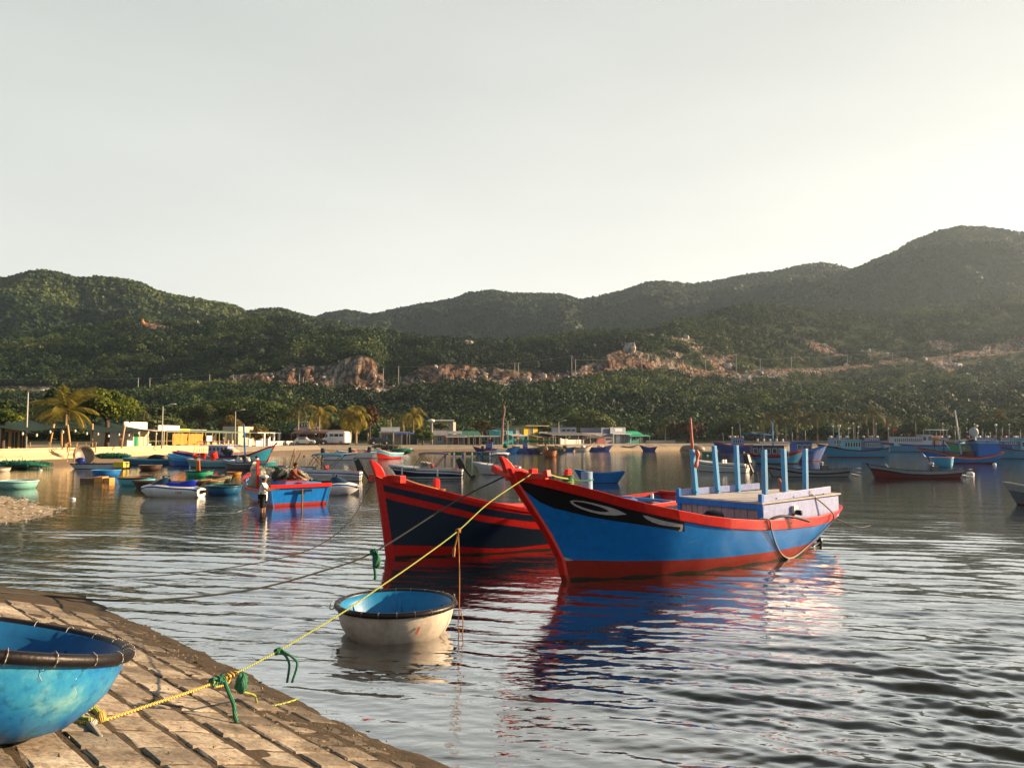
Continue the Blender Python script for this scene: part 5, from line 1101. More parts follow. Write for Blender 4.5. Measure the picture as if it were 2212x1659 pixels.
# frame: local +y points to the viewer side (stern), x across
def tboat():
    hw = 1.33; H0 = .80; Lb = 5.4
    H = Hull([(-.5, -5.4), (0, -5.5), (1.2, -6.1)], [(-.5, -.05), (0, 0), (1.2, .12)], [(0, .08), (.1, .6), (.25, 1.05), (.5, 1.35), (.8, 1.42), (1, 1.36)], [(0, .05), (.2, .55), (.5, 1.05), (.8, 1.2), (1, 1.2)],
             [(0, 1.25), (.2, .95), (.45, .70), (.7, .68), (.86, .76), (.93, .90), (1, .93)], -.4)
    H.skin([lambda u: -.35, lambda u: .02, lambda u: .14, lambda u: H.sh(u) * .5 + .1, H.sh], [cmat(DKRED), cmat((.38, .03, .02)), mBLUE, mBLUE], n=24, cap=True).build('hull', tb)
    H.rail(mRED, .13, th=.12, proud=.03, n=30, u0=.02, up=.01).build('gunwale', tb)
    H.inner(lambda u: .3, mINB, mDECK, n=16, u1=.985).build('deck', tb)
    b = MB(); b.bar((.14, -1.40, .87), (.14, 1.40, .87), .06, .17, mRED); b.build('transom_cap', tb, bevel=.01)
    b = MB(); b.bar((.17, .02, -.05), (.17, .02, .72), .05, .10, WD, up=(1, 0, 0)); b.bar((.19, -.42, .64), (.19, .45, .66), .03, .10, mBLK); b.build('rudder', tb)
    for s_ in (-1, 1): b = MB(); b.bar((.10, s_ * 1.2, -.02), (.15, s_ * 1.35, .82), .03, .03, cmat(SKYB)); b.build('corner_trim', tb)
    b = MB(); b.box((-1.8, .15, .75), (2.2, 1.1, .5), mINB); b.build('engine_box', tb, bevel=.02)
    b = MB(); b.box((-1.7, .15, 1.03), (2.0, 1.0, .05), cmat(RED)); b.box((-.55, .6, .9), (.8, .9, .16), cmat(SKYB)); b.build('hatch', tb)
    b = MB(); b.bar((-2.6, -.95, .5), (-2.55, -.98, 1.95), .10, .10, mRED); b.build('red_post', tb)
    netpile(tb, (-3.5, -.35, .85), (1.15, .75, .75), netW, 3); netpile(tb, (-2.5, .5, 1.0), (1.5, .6, .5), netW, 4); netpile(tb, (-2.2, -.1, 1.15), (.45, .4, .38), netD, 5, n=180); netpile(tb, (-1.7, .25, 1.08), (.4, .3, .12), netG, 6, n=80)
    for k, (a, q) in enumerate([((.1, .6), (.75, 1.5)), ((.2, .5), (-.2, 1.3)), ((.05, .4), (.35, 1.0))]):
        b = MB(); b.tube(smooth_pts([(-2.9, .55 + k * .1, 1.0), (-2.85 + a[0], .6 + k * .15, 1.5 + k * .1), (-2.8 + q[0] * .5, .7 + k * .2, 1.9 + q[1] * .35)]), [.03] * 13, WD, n=5); b.build('branch_pole', tb)
    return H
tboat()
b = MB(); b.tube(smooth_pts([at(322 * 1.0 + 190, 1106, 0), at(545, 1095, .12), at(575, 1084, .35)]), .012, rpW, n=5); b.build('shore_line', label='thin pale line running left from the wading man to the water', category='rope')

# ---------------------------------------------------------------- speedboats
def speedboat(label, x0, x1, y, heading, stripe=NAVY, stripe2=None, bim=None, bimz=1.75, seat=(.25, .03, .03), wind=True, motor=BLACK, mt=0.0, Lm=None, text=None, B=None, bottom=WHITE, cover=None, hb=.95, fenders=False, ladder=False, ribs=True, console=True, group='speedboats moored in the harbour'):
    t, H, h0, B = whull('speedboat', label, x0, x1, y, heading, Lm=Lm, B=B, hb=hb, hm=.74, hs=.62, rake=.75, stern=.05, bands=[(0, WHITE), (.16, stripe2 or WHITE), (.24, WHITE), (.34, stripe)], rail=WHITE, deck=(.55, .53, .50), cat='speedboat', bsn=.92, boot=.14, group=group, railh=.05, deckz=.25, bootc=(.55, .54, .50))
    L_ = -2 * h0
    # foredeck
    b = MB(); us = [i / 10 * .42 for i in range(11)]; rings = []
    for u in us: z = H.sh(u); hw = H.half(u, z) - .02; rings.append([(H.x(u, z), -hw, z + .01), (H.x(u, z), -hw * .5, z + .08), (H.x(u, z), hw * .5, z + .08), (H.x(u, z), hw, z + .01)])
    b.loft(rings, cmat(cover or WHITE, .3, .15), closed=False); b.build('foredeck', t)
    x1_ = rings[-1][0][0]; hw = B * .44
    if console:
        for s_ in (-1, 1): b = MB(); b.box((x1_ + .55, s_ * B * .22, .55), (.5, B * .3, .45), cmat(seat, .5)); b.box((x1_ + .82, s_ * B * .22, .82), (.12, B * .3, .45), cmat(seat, .5)); b.build('seat', t, bevel=.04)
        b = MB(); b.box((-h0 - .55, 0, .55), (.55, B * .8, .35), cmat(seat, .5)); b.build('stern_bench', t, bevel=.05)
        b = MB(); b.tube([(x1_ + .18 + .06 * math.sin(a), -B * .2 + .17 * math.cos(a), .95 + .17 * math.sin(a)) for a in [k * math.pi / 6 for k in range(12)]], .018, mBLK, n=5, closed=True); b.build('steering_wheel', t)
    if wind:
        zs = H.sh(.42) + .02; gm = glassmat('tinted_windscreen', (.10, .14, .14), .55); b = MB()
        pts = [(x1_ + .35, -hw, zs), (x1_ - .25, -hw * .62, zs + .04), (x1_ - .35, 0, zs + .06), (x1_ - .25, hw * .62, zs + .04), (x1_ + .35, hw, zs)]; tp = [(p[0] + .38, p[1] * .86, zs + .40 - (abs(p[1]) > hw * .9) * .12) for p in pts]
        b.loft([pts, tp], gm, closed=False, smooth=False); o = b.build('windscreen', t)
        b = MB(); b.tube(tp, .022, cmat(WHITE), n=5); b.build('windscreen_frame', o)
    if bim:
        b = MB(); bx0, bx1 = x1_ - .1, x1_ + L_ * .42; rings = []
        for i in range(8):
            u = i / 7; x_ = bx0 + (bx1 - bx0) * u; zz = bimz + .10 * math.sin(u * math.pi) + .02 * math.sin(9 * u); rings.append([(x_, -hw * .98, zz - .06), (x_, -hw * .5, zz + .05), (x_, hw * .5, zz + .05), (x_, hw * .98, zz - .06)])
        b.loft(rings, cmat(bim, .7, .3), closed=False); b.loft([[(p[0], p[1], p[2] - .025) for p in r_] for r_ in rings], cmat(bim, .7, .3), closed=False, flip=True); b.build('bimini_top', t)
        for s_ in (-1, 1):
            for (xa, xb_) in ((bx0 + .9, bx0 + .05), (bx0 + 1.1, bx1 - .1), (bx0 - .35, bx0 + .3)):
                b = MB(); b.tube(smooth_pts([(xa, s_ * hw, H.sh(.5)), ((xa * .4 + xb_ * .6), s_ * hw * 1.02, (H.sh(.5) + bimz) * .55), (xb_, s_ * hw * .96, bimz - .05)], 4), .026, cmat((.10, .09, .08), .3), n=5); b.build('bimini_frame', t)
    if motor: outboard(t, -h0 + .12, 0, .62, 1.45, motor, mt)
    if text:
        v = H.pos(.22, H.sh(.22) - .15, 1 if math.cos(R(heading)) < 0 else -1)
    if fenders:
        for u in (.18, .66):
            for s_ in (-1, 1): p = H.pos(u, H.sh(u) - .1, s_); b = MB(); b.tube([p + Vector((0, s_ * .05, .05)), p + Vector((0, s_ * .07, -.05)), p + Vector((0, s_ * .07, -.45)), p + Vector((0, s_ * .05, -.5))], [.02, .06, .065, .03], mWHT, n=8); b.build('fender', t)
    if ladder:
        b = MB(); s_ = 1
        for xx in (-h0 - .25, -h0 - .0): b.tube([(xx, s_ * B * .42, .7), (xx, s_ * B * .48, .72), (xx, s_ * B * .48, .05)], .016, cmat(GREY, .25), n=5)
        for zz in (.2, .42): b.tube([(-h0 - .25, s_ * B * .48, zz), (-h0, s_ * B * .48, zz)], .016, cmat(GREY, .25), n=5)
        b.build('boarding_ladder', t)
    return t, H, h0, B
def side_text(t, H, u, dz, side, txt, size, mat, name='lettering'):
    z = H.sh(u) - dz; p = H.pos(u, z, side); q = H.pos(u + .03, z, side); d = (q - p); ang = math.atan2(d.y, d.x) + (math.pi if side > 0 else 0)
    up = H.pos(u, z + .05, side) - H.pos(u, z - .05, side); n_ = Vector((-d.y, d.x, 0)).normalized() * side; o = letters(t, txt, p + n_ * .035, ang, size, mat, name); o.rotation_euler = (R(90) + math.atan2(up.dot(n_), up.z) , 0, ang); return o
s1, H_, a_, B_ = speedboat('white speedboat lettered NT0034 with a dark blue sunshade and black tilted outboard', 858, 1000, 1034, 180, NAVY, (.05, .05, .12), bim=(.025, .025, .07), mt=-.55, Lm=4.6, B=1.9, fenders=True, ladder=True, seat=(.20, .02, .03))
side_text(s1, H_, .29, .13, -1, 'NT0034', .22, mBLK); side_text(s1, H_, .13, .12, -1, 'YACHT CLUB NINH', .10, mBLK)
s2, H_, a_, B_ = speedboat('long white speedboat with a royal blue stripe behind the seated man', 644, 758, 1039, 180, (.40, .40, .36), (.03, .05, .35), bim=(.03, .16, .28), mt=-.5, wind=False, cover=(.012, .03, .16), Lm=4.9)
outb = [o for o in bpy.data.objects if o.parent == s2 and o.name.startswith('outboard')][0]
s3, H_, a_, B_ = speedboat('small white dinghy with a white sunshade and red seat, between the two red bows', 1048, 1115, 1026, 172, (.62, .62, .60), bim=(.72, .70, .70), bimz=1.62, seat=(.45, .02, .05), Lm=3.0, B=1.5, wind=False, motor=None)
speedboat('small motor boat with dark outboard lying off the sea wall near the white van', 708, 752, 994, 0, WHITE, NAVY, Lm=3.6, wind=False, seat=(.03, .03, .2))
speedboat('grey white motor boat with a bulky white cover, between the two left roof posts', 1534, 1588, 1021, 140, (.45, .45, .45), (.02, .02, .03), Lm=4.4, wind=False, seat=(.5, .5, .48), motor=BLACK, mt=-.3)
for i, (x0, x1, y, st, lab, hd, sc_) in enumerate([(741, 790, 988, (.7, .66, .6), 'white speedboat with a red lifejacket, beached below the van', 170, 4.2), (768, 812, 990, (.72, .68, .62), 'cream motor boat with two dark outboards near the beached nets', 10, 4.0), (800, 838, 984, (.5, .12, .1), 'white motor boat with a red cockpit near the beached nets', 175, 3.8),
                                      (846, 872, 982, (.6, .6, .6), 'white motor boat lowest by the green net heap', 20, 3.4), (1050, 1080, 984, (.5, .5, .55), 'tiny white boat at the right end of the net pontoon', 0, 3.0)]):
    speedboat(lab, x0, x1, y, hd, st, Lm=sc_, wind=i % 2 == 0, seat=(.4, .03, .03), group='speedboats drawn up by the nets')

# ---------------------------------------------------------------- jet skis
def jetski(label, x0, x1, y, heading, seatc, group='jet skis'):
    c, w_ = span(x0, x1, y); c.y += .5; th = R(heading); t = thing('jet_ski', label, 'jet ski', c, th + math.pi, group); Lm = 3.1
    prof = [(-1.6, .03, .42, .46), (-1.45, .28, .30, .52), (-1.1, .48, .10, .60), (-.6, .58, .02, .62), (0, .60, 0, .56), (.7, .60, 0, .52), (1.2, .56, 0, .50), (1.5, .50, .05, .42)]
    b = MB(); rings = []
    for x_, hw, z0, z1 in prof: rings.append([(x_, 0, z0 - .12), (x_, -hw * .8, z0), (x_, -hw, (z0 + z1) * .55), (x_, -hw * 1.02, z1 - .12), (x_, -hw * .9, z1 - .05), (x_, -hw * .55, z1), (x_, 0, z1 + .05), (x_, hw * .55, z1), (x_, hw * .9, z1 - .05), (x_, hw * 1.02, z1 - .12), (x_, hw, (z0 + z1) * .55), (x_, hw * .8, z0)])
    wm_ = cmat(WHITE, .25, .15); bm = cmat((.02, .05, .22), .3, .2)
    b.loft(rings, [wm_, wm_, wm_, bm, wm_, wm_, wm_, wm_, bm, wm_, wm_, wm_], caps=True, flip=True); b.build('hull', t)
    b = MB(); rings = []
    for x_, hw, z in [(-1.15, .12, .62), (-.9, .30, .74), (-.55, .32, .92), (-.30, .26, .98), (-.15, .14, .90)]: rings.append([(x_, -hw, .55), (x_, -hw * .9, z - .08), (x_, 0, z), (x_, hw * .9, z - .08), (x_, hw, .55)])
    b.loft(rings, cmat((.015, .05, .10), .3, .2), closed=False, flip=True); b.build('cowl', t)
    b = MB(); rings = []
    for x_, hw, z in [(-.35, .12, .78), (-.1, .20, .74), (.4, .22, .72), (.7, .22, .80), (1.05, .2, .86), (1.25, .12, .74)]: rings.append([(x_, -hw * 1.3, .5), (x_, -hw, z - .06), (x_, -hw * .4, z), (x_, hw * .4, z), (x_, hw, z - .06), (x_, hw * 1.3, .5)])
    b.loft(rings, cmat(seatc, .45, .2), closed=False, caps=False, flip=True); b.build('seat', t)
    b = MB(); b.tube([(-.32, -.36, 1.0), (-.42, -.15, 1.06), (-.45, 0, 1.04), (-.42, .15, 1.06), (-.32, .36, 1.0)], .03, mBLK, n=6); b.tube([(-.45, 0, .9), (-.45, 0, 1.05)], .06, mBLK, n=6); b.build('handlebar', t)
    b = MB(); b.box((1.62, 0, .28), (.2, .4, .14), mBLK); b.build('jet_nozzle', t)
    return t
j1 = jetski('white jet ski with a royal blue seat, in open water left of the wading man', 292, 432, 1075, 177, (.012, .035, .42)); letters(j1, '1224', (.62, -.625, .26), 0, .17, cmat((.45, .05, .03)))
j2 = jetski('white jet ski with a black seat poking out behind the broad blue transom', 690, 748, 1070, 0, (.01, .01, .012)); j2.location.x = at(703, 1070).x
# ---------------------------------------------------------------- long boats
def longboat(label, x0, x1, y, heading, top, low, dark=BLACK, cage=True, Lm=None, group='grey long boats on the right'):
    t, H, h0, B = whull('long_boat', label, x0, x1, y, heading, Lm=Lm, B=1.35, hb=.95, hm=.52, hs=.66, rake=.55, stern=.25, bands=[(0, top), (.24, dark), (.36, low)], rail=dark, deck=(.20, .21, .22), bootc=low, bsn=.55, boot=.05, group=group, railh=.03, deckz=.12)
    stempost(t, H, dark, .12)
    for k in range(4): b = MB(); u = .2 + k * .2; z = H.sh(u) - .1; w_ = H.half(u, z); b.bar((H.x(u, z), -w_, z), (H.x(u, z), w_, z), .16, .03, cmat((.3, .28, .25))); b.build('thwart', t)
    b = MB(); b.tube([(-h0 - 1.9, 0, .4), (-h0 - 1.9, 0, 1.0)], .10, cmat((.06, .06, .06)), n=8); b.blob((-h0 - 1.9, 0, 1.02), (.16, .16, .12), cmat((.45, .4, .38)), 2, .1); b.box((-h0 - 1.7, 0, .7), (.5, .34, .3), cmat((.08, .08, .09))); b.build('engine', t)
    b = MB(); b.tube([(-h0 - 1.5, 0, .6), (-h0 + 1.1, .1, .05)], .03, mBLK, n=5); b.build('propeller_shaft', t)
    if cage: b = MB(); x_ = -h0 + .25; b.tube([(x_, 0, .34), (x_ + .85, 0, .32), (x_ + .85, 0, .62), (x_, 0, .64)], .02, cmat((.05, .05, .05)), n=5); b.build('rudder_frame', t)
    for s_ in (0, 1): b = MB(); b.bar((h0 + 1.2, .1 + s_ * .12, .5), (h0 + .85, .1 + s_ * .12, 1.0), .05, .03, mWHT); b.build('white_crutch', t)
    return t
longboat('long grey boat with a dark red bottom, floating alone in the right middle distance', 1890, 2072, 1033, 180, (.27, .30, .32), (.16, .015, .015), Lm=6.0)
longboat('long grey boat with a black waterline, reaching out from behind the blue roof posts', 1672, 1826, 1030, 180, (.25, .27, .29), (.22, .23, .24), Lm=5.6)
t, H, h0, B = whull('skiff', 'weathered pale grey skiff cut off by the right frame edge', 2262, 2385, 1102, 150, Lm=4.2, B=1.7, hb=1.0, hm=.62, hs=.6, rake=.55, stern=.1, bands=[(0, (.36, .37, .37)), (.35, (.13, .15, .17))], rail=(.42, .42, .40), deck=(.16, .17, .18), boot=.06)
b = MB(); b.blob((h0 + 1.3, 0, .55), (.6, .5, .35), netD, 4, .25); b.build('tarpaulin', t)
# ---------------------------------------------------------------- wooden fishing boats, one by one
def fb(label, x0, x1, y, heading, **k): return whull('fishing_boat', label, x0, x1, y, heading, **k)
PUR = (.22, .03, .16); ORG = (.62, .22, .03); LB = (.04, .30, .50); DBL = (.008, .06, .28)
# teal boat behind the roof posts (R5)
t, H, h0, B = fb('teal fishing boat with a dark deckhouse and blue T mast behind the roof posts', 1634, 1722, 1002, -8, hb=1.65, hm=.95, hs=1.15, rake=.9, stern=.9, B=2.4, bands=[(0, RED), (.14, BLACK), (.30, LB), (.34, RED), (.42, LB)], rail=RED, boot=.1)
stempost(t, H, RED, .3); cabin(t, h0 + 1.6, h0 + 5.0, 1.7, .5, 1.95, (.03, .03, .10), (.10, .11, .16), 5); mast(t, -h0 - 1.9, 0, .8, 4.6, SKYB, .08, boom=(.62, (-h0 + 1.2, 0, 3.35))); canopy(t, h0 + .9, h0 + 4.2, 2.2, 2.3, (.12, .12, .15), posts=4)
for k in range(5): b = MB(); b.tube([(h0 + 1.5 + k * .7, -.3 + .1 * k, 2.3), (h0 + 1.5 + k * .7, -.3 + .1 * k, 2.75)], [.12, .09], cmat((.6, .6, .58)), n=8); b.build('fish_float', t)
t, H, h0, B = fb('navy blue fishing boat tucked behind the teal one, its stern hidden', 1690, 1775, 996, 10, hb=1.9, hm=1.0, hs=1.2, rake=1.0, B=2.5, bands=[(0, BLACK), (.2, DBL)], rail=DBL, boot=.1)
cabin(t, h0 + 1.5, h0 + 3.6, 1.6, .6, 2.3, (.02, .10, .35), (.02, .06, .2), 3); mast(t, h0 + 2.2, .5, 2.2, 3.8, (.5, .5, .45), .04); mast(t, h0 + 3.4, -.5, 2.2, 3.6, (.5, .5, .45), .04)
t, H, h0, B = fb('blue fishing boat with white window band and yellow stern, lamps on its mast', 1790, 1905, 988, 172, hb=1.9, hm=1.0, hs=1.5, rake=1.4, stern=.8, B=2.7, bands=[(0, BLACK), (.22, LB), (.42, PUR), (.52, LB)], rail=BLACK, boot=.12)
stempost(t, H, RED, .3); cabin(t, h0 + 2.2, h0 + 4.4, 2.0, .7, 2.5, (.10, .42, .55), (.45, .5, .52), 6); cabin(t, h0 + 5.0, -h0 - .6, 2.0, .9, 2.3, (.05, .10, .30), (.06, .2, .3), 8, frame=(.7, .68, .6)); mast(t, h0 + 1.7, 0, .8, 4.5, (.35, .45, .4), .12, lamps=4)
mast(t, h0 + 3.2, .5, 2.4, 4.2, (.3, .3, .25), .03, lamps=1); mast(t, h0 + 4.3, -.5, 2.4, 4.4, (.3, .3, .25), .03, lamps=1)
b = MB(); b.box((-h0 + .55, 0, 1.25), (.12, 2.1, .9), cmat((.30, .45, .45))); b.box((-h0 + .6, 0, 1.75), (.16, 2.3, .14), cmat(ORG)); b.build('stern_board', t)
t, H, h0, B = fb('long blue trawler with a white cabin, maroon roof and golden lit panel', 1905, 2080, 976, 178, hb=1.9, hm=1.35, hs=1.6, rake=1.2, stern=.8, B=3.2, bands=[(0, DBL), (.32, PUR), (.42, LB)], rail=DBL, boot=.1)
cabin(t, h0 + 2.0, h0 + 7.4, 2.4, 1.2, 3.0, (.42, .45, .50), (.25, .05, .08), 14); cabin(t, h0 + 7.4, h0 + 9.4, 2.5, 1.3, 3.4, (.50, .50, .54), (.28, .08, .10), 2)
b = MB(); b.box((h0 + 10.3, -.4, 2.2), (1.4, 1.8, 1.9), cmat((.62, .30, .18))); b.build('net_locker', t, bevel=.2)
mast(t, h0 + 1.5, 0, 1, 4.6, (.5, .5, .45), .05, lamps=1); mast(t, h0 + 7.0, .3, 3, 5.9, (.5, .5, .2), .06); canopy(t, h0 + 8.6, h0 + 12.6, 2.6, 4.3, (.35, .5, .55), posts=4, base=3)
b = MB(); x_ = h0 + 2.4; b.tube([(x_, 0, 3.0), (x_, 0, 4.6)], .03, WD, n=4); o = b.build('flag_pole', t); b = MB(); b.loft([[(x_, 0, 4.6), (x_ + .35, .05, 4.55), (x_ + .75, -.03, 4.5)], [(x_, 0, 4.05), (x_ + .35, .03, 4.05), (x_ + .7, -.05, 4.0)]], cmat((.6, .02, .02)), closed=False); b.build('flag', o)
# orange striped boat
t, H, h0, B = fb('blue fishing boat with orange flame stripes and a black bow awning', 2010, 2140, 1001, 181, hb=1.75, hm=.72, hs=1.35, rake=1.5, stern=1.3, B=2.8, bands=[(0, (.30, .01, .08)), (.12, ORG), (.30, mBLUE), ], rail=(.26, .01, .09), boot=.14)
stempost(t, H, RED, .2); cabin(t, h0 + 4.9, h0 + 7.4, 1.9, .5, 2.2, (.01, .13, .50), (.2, .35, .5), 0); 
b = MB(); b.box((h0 + 5.55, 1.0, 1.55), (1.5, .03, .28), cmat((.18, .48, .50))); b.build('cabin_grille', t)
for k in (0, 1): b = MB(); b.box((h0 + 5.2 + k * 1.4, 0, 2.42), (1.2, 1.9, .36), cmat((.15, .30, .45))); b.build('roof_bin', t, bevel=.02)
b = MB(); rings = []
for i in range(9): u = i / 8; rings.append([(h0 + .2 + 4.4 * u, -1.0, 2.75 - .35 * math.sin(u * 3.1) * .8), (h0 + .2 + 4.4 * u, 0, 2.8 - .3 * u - .1 * math.sin(u * 3.1)), (h0 + .2 + 4.4 * u, 1.0, 2.75 - .35 * math.sin(u * 3.1) * .8)])
b.loft(rings, mBLK, closed=False); b.loft([[(p[0], p[1], p[2] - .05) for p in q] for q in rings], mBLK, closed=False, flip=True); b.build('awning', t)
for yy in (-.9, .9): mast(t, h0 + 1.0, yy, .7, 2.6, (.04, .07, .10), .09, name='awning_post')
mast(t, h0 + 3.6, .2, 1.0, 6.0, (.75, .68, .64), .12, lean=(-.5, 0)); mast(t, h0 + 5.9, .3, 2.4, 4.2, (.2, .3, .4), .04, lean=(-.3, 0), lamps=1); mast(t, h0 + 7.4, -.3, 2.2, 4.3, (.2, .3, .4), .04, lamps=1)
b = MB(); b.tube([(-h0 - 1.6, 0, 1.0), (-h0 - 1.6, 0, 3.0)], .1, cmat((.3, .33, .36)), n=8); b.lathe([(0, 0), (.25, .02), (.45, .10), (.52, .2)], cmat((.42, .42, .40)), 16, c=(0, 0, 0)); o = b.build('radar_post', t)
b = MB(); b.blob((-h0 - 1.6, .2, 3.5), (.55, .14, .55), cmat((.40, .40, .38)), 2, .02, 10); b.build('radar_dish', t)
b = MB(); b.blob((-h0 - 2.0, .7, 1.35), (.5, .35, .7), paint('pale_green_net', (.3, .4, .28), .9, .8, 4), 6, .2); b.build('hanging_net', t)
b = MB(); b.box((h0 + 4.3, .2, 1.0), (1.0, 1.3, .7), cmat((.10, .02, .03))); b.box((h0 + 4.2, .86, 1.2), (.6, .05, .3), cmat((.55, .5, .5))); b.build('hatch', t, bevel=.05)
t, H, h0, B = fb('blue boat with a square white framed cabin cut off by the right frame edge', 2150, 2262, 991, 176, hb=1.9, hm=1.1, hs=1.4, rake=1.4, stern=.8, B=2.9, bands=[(0, (.05, .01, .03)), (.2, LB), (.36, PUR), (.46, LB)], rail=(.08, .01, .03), boot=.1)
cabin(t, h0 + 3.0, h0 + 5.6, 2.0, .9, 2.6, (.15, .42, .55), (.05, .2, .4), 3); mast(t, h0 + 5, 0, 2.6, 4.0, (.5, .5, .45), .05, lamps=1); cabin(t, h0 + .9, h0 + 2.6, 2.0, 1.8, 2.3, (.02, .05, .25), (.2, .3, .4), 6)
# far rows of fishing boats on the right and at the quay
RW = [(1552, 1618, 975, 176, 'navy boat with a red bow and blue wheelhouse lying close under the far right beach', DBL, RED), (1778, 1860, 980, 5, 'green grey hull lying just behind the lamp lit blue boat', (.16, .26, .22), (.1, .12, .1)), (2060, 2150, 978, 170, 'green decked boat between the white cabin trawler and the striped boat', (.05, .30, .16), (.2, .02, .05)),
      (2150, 2260, 977, 2, 'violet blue trawler with a white window row at the far right', (.03, .05, .32), DBL), (2000, 2080, 973, 8, 'pale blue boat with a light awning in the farthest row', (.2, .4, .5), TEAL), (1840, 1910, 973, 175, 'white topped boat in the farthest row left of the flag', (.35, .42, .45), (.1, .2, .3)), (2100, 2180, 972, 5, 'blue boat bristling with floats in the farthest row', (.04, .14, .40), (.05, .2, .4))]
for i, (x0, x1, y, hd, lab, c1, c2) in enumerate(RW):
    t, H, h0, B = fb(lab, x0, x1, y, hd, hb=2.0, hm=1.2, hs=1.4, rake=1.2, stern=.7, B=2.8, bands=[(0, c2), (.25, c1)], rail=c2, boot=.1, n=10, group='fishing boats in the farthest rows')
    L_ = -2 * h0; cabin(t, h0 + L_ * .45, h0 + L_ * .8, 2.0, 1.0, 2.7, (.12 + .1 * (i % 3), .2 + .08 * (i % 2), .42), (.35, .38, .42), 5)
    for k in range(3): mast(t, h0 + L_ * (.2 + .28 * k), (-1) ** k * .4, 1.0, 3.8 + ((i * 3 + k * 2) % 5) * .5, [(.4, .4, .35), (.5, .48, .3), (.3, .4, .45)][k], .045, lean=((i % 3 - 1) * .2, 0), lamps=(i + k) % 2)
    for k in range(4): b = MB(); b.blob((h0 + L_ * (.4 + .12 * k), .5 * (-1) ** k, 2.95), (.28, .25, .22), cmat([(.6, .6, .55), (.5, .5, .48), (.45, .1, .08), (.1, .25, .4)][(i + k) % 4]), i + k, .15, 6); b.build('fish_float', t)
QB = [(1030, 1070, 979, 175, 'blue quay boat with a slatted wheelhouse, leftmost in front of the yellow house', DBL, 1), (1052, 1115, 979, 4, 'blue quay boat with a long raised bow pointing right, beneath the pole', BLUE, 0), (1114, 1145, 977, 175, 'blue quay boat with a small white wheelhouse, second from the orange basket boat', BLUE, 1), (1140, 1168, 978, 5, 'deep blue quay boat with a tall red stem pointing right', DBL, 0),
      (1206, 1238, 975, 178, 'low blue boat with a pile of dark pots by the quay', BLUE, 0), (1244, 1272, 975, 6, 'sunlit cream and blue boat glowing white by the quay', (.66, .62, .52), 0), (1272, 1316, 974, 4, 'royal blue boat with a crumpled white tarp by the beach', DBL, 0), (1350, 1374, 972, 6, 'small grey rowing boat drawn up before the grey house', (.30, .27, .28), 0), (1389, 1414, 974, 180, 'blue boat with four bare posts, rightmost by the quay', DBL, 2)]
for i, (x0, x1, y, hd, lab, c1, kind) in enumerate(QB):
    t, H, h0, B = fb(lab, x0, x1, y, hd, hb=1.25, hm=.7, hs=.9, rake=.8, stern=.5, B=1.7, bands=[(0, c1)], rail=[RED, BLACK, (.4, .03, .03)][i % 3], boot=.05, n=10, group='small boats by the quay'); L_ = -2 * h0
    if kind == 1: cabin(t, h0 + L_ * .5, h0 + L_ * .85, 1.2, .6, 1.9, (.10, .12, .40) if i else (.04, .06, .35), (.15, .15, .35), 4)
    if kind == 2:
        for k in range(4):
            for s_ in (-1, 1): mast(t, h0 + L_ * (.25 + .2 * k), s_ * .6, .5, 1.9, (.25, .12, .10), .04, name='post')
        b = MB(); b.box((0, 0, 1.9), (L_ * .6, 1.3, .04), cmat((.25, .14, .12))); b.build('frame_rail', t)
    if i in (4, 5, 6): b = MB(); b.blob((h0 + L_ * .45, 0, .9), (L_ * .16, .5, .35), [netB, cmat((.7, .65, .55)), cmat((.55, .5, .48))][i - 4], i, .25, 8); b.build('cargo', t)
# left cluster
t, H, h0, B = fb('teal bowed boat with a tall red stem pointing right, blue mast rising behind the nets', 470, 575, 1003, 4, hb=2.05, hm=.9, hs=1.0, rake=.85, stern=.3, B=2.2, bands=[(0, BLACK), (.14, (.35, .03, .10)), (.26, (.04, .34, .46))], rail=BLACK, boot=.35)
stempost(t, H, (.62, .03, .02), .3, .12); b = MB(); b.bar((h0 + 2.3, 0, 1.0), (h0 + 2.55, 0, 4.3), .14, .14, cmat(SKYB)); b.build('mast', t); netpile(t, (h0 + 4.2, 0, 1.35), (.7, .5, .35), netD, 8, n=120)
t, H, h0, B = fb('purple blue boat with a maroon shelter roof, by the left sea wall', 385, 500, 996, 178, hb=1.2, hm=.8, hs=.9, rake=.8, B=2.2, bands=[(0, RED), (.1, DBL)], rail=RED, boot=.1)
canopy(t, h0 + 2.5, -h0 - .4, 2.0, 2.35, (.20, .02, .04), posts=6, pc=(.25, .08, .1)); cabin(t, h0 + 4.0, h0 + 6.4, 1.6, .8, 1.9, (.25, .3, .55), (.3, .3, .4), 5, over=.02)
t, H, h0, B = fb('small sky blue boat showing its rounded bow, left of the boat with red baskets', 368, 415, 1007, 150, hb=1.25, hm=.85, hs=.8, rake=.5, B=1.9, Lm=3.6, bands=[(0, (.05, .34, .62)), (.3, BLUE)], rail=(.06, .30, .5), boot=.05, deck=(.04, .25, .5))
t, H, h0, B = fb('long pale teal skiff carrying red plastic baskets', 412, 494, 1010, 180, hb=.85, hm=.7, hs=.75, rake=.5, B=1.7, bands=[(0, (.42, .46, .42)), (.2, (.12, .34, .38))], rail=(.5, .5, .48), boot=.08, deck=(.3, .42, .42)); teal_skiff = t
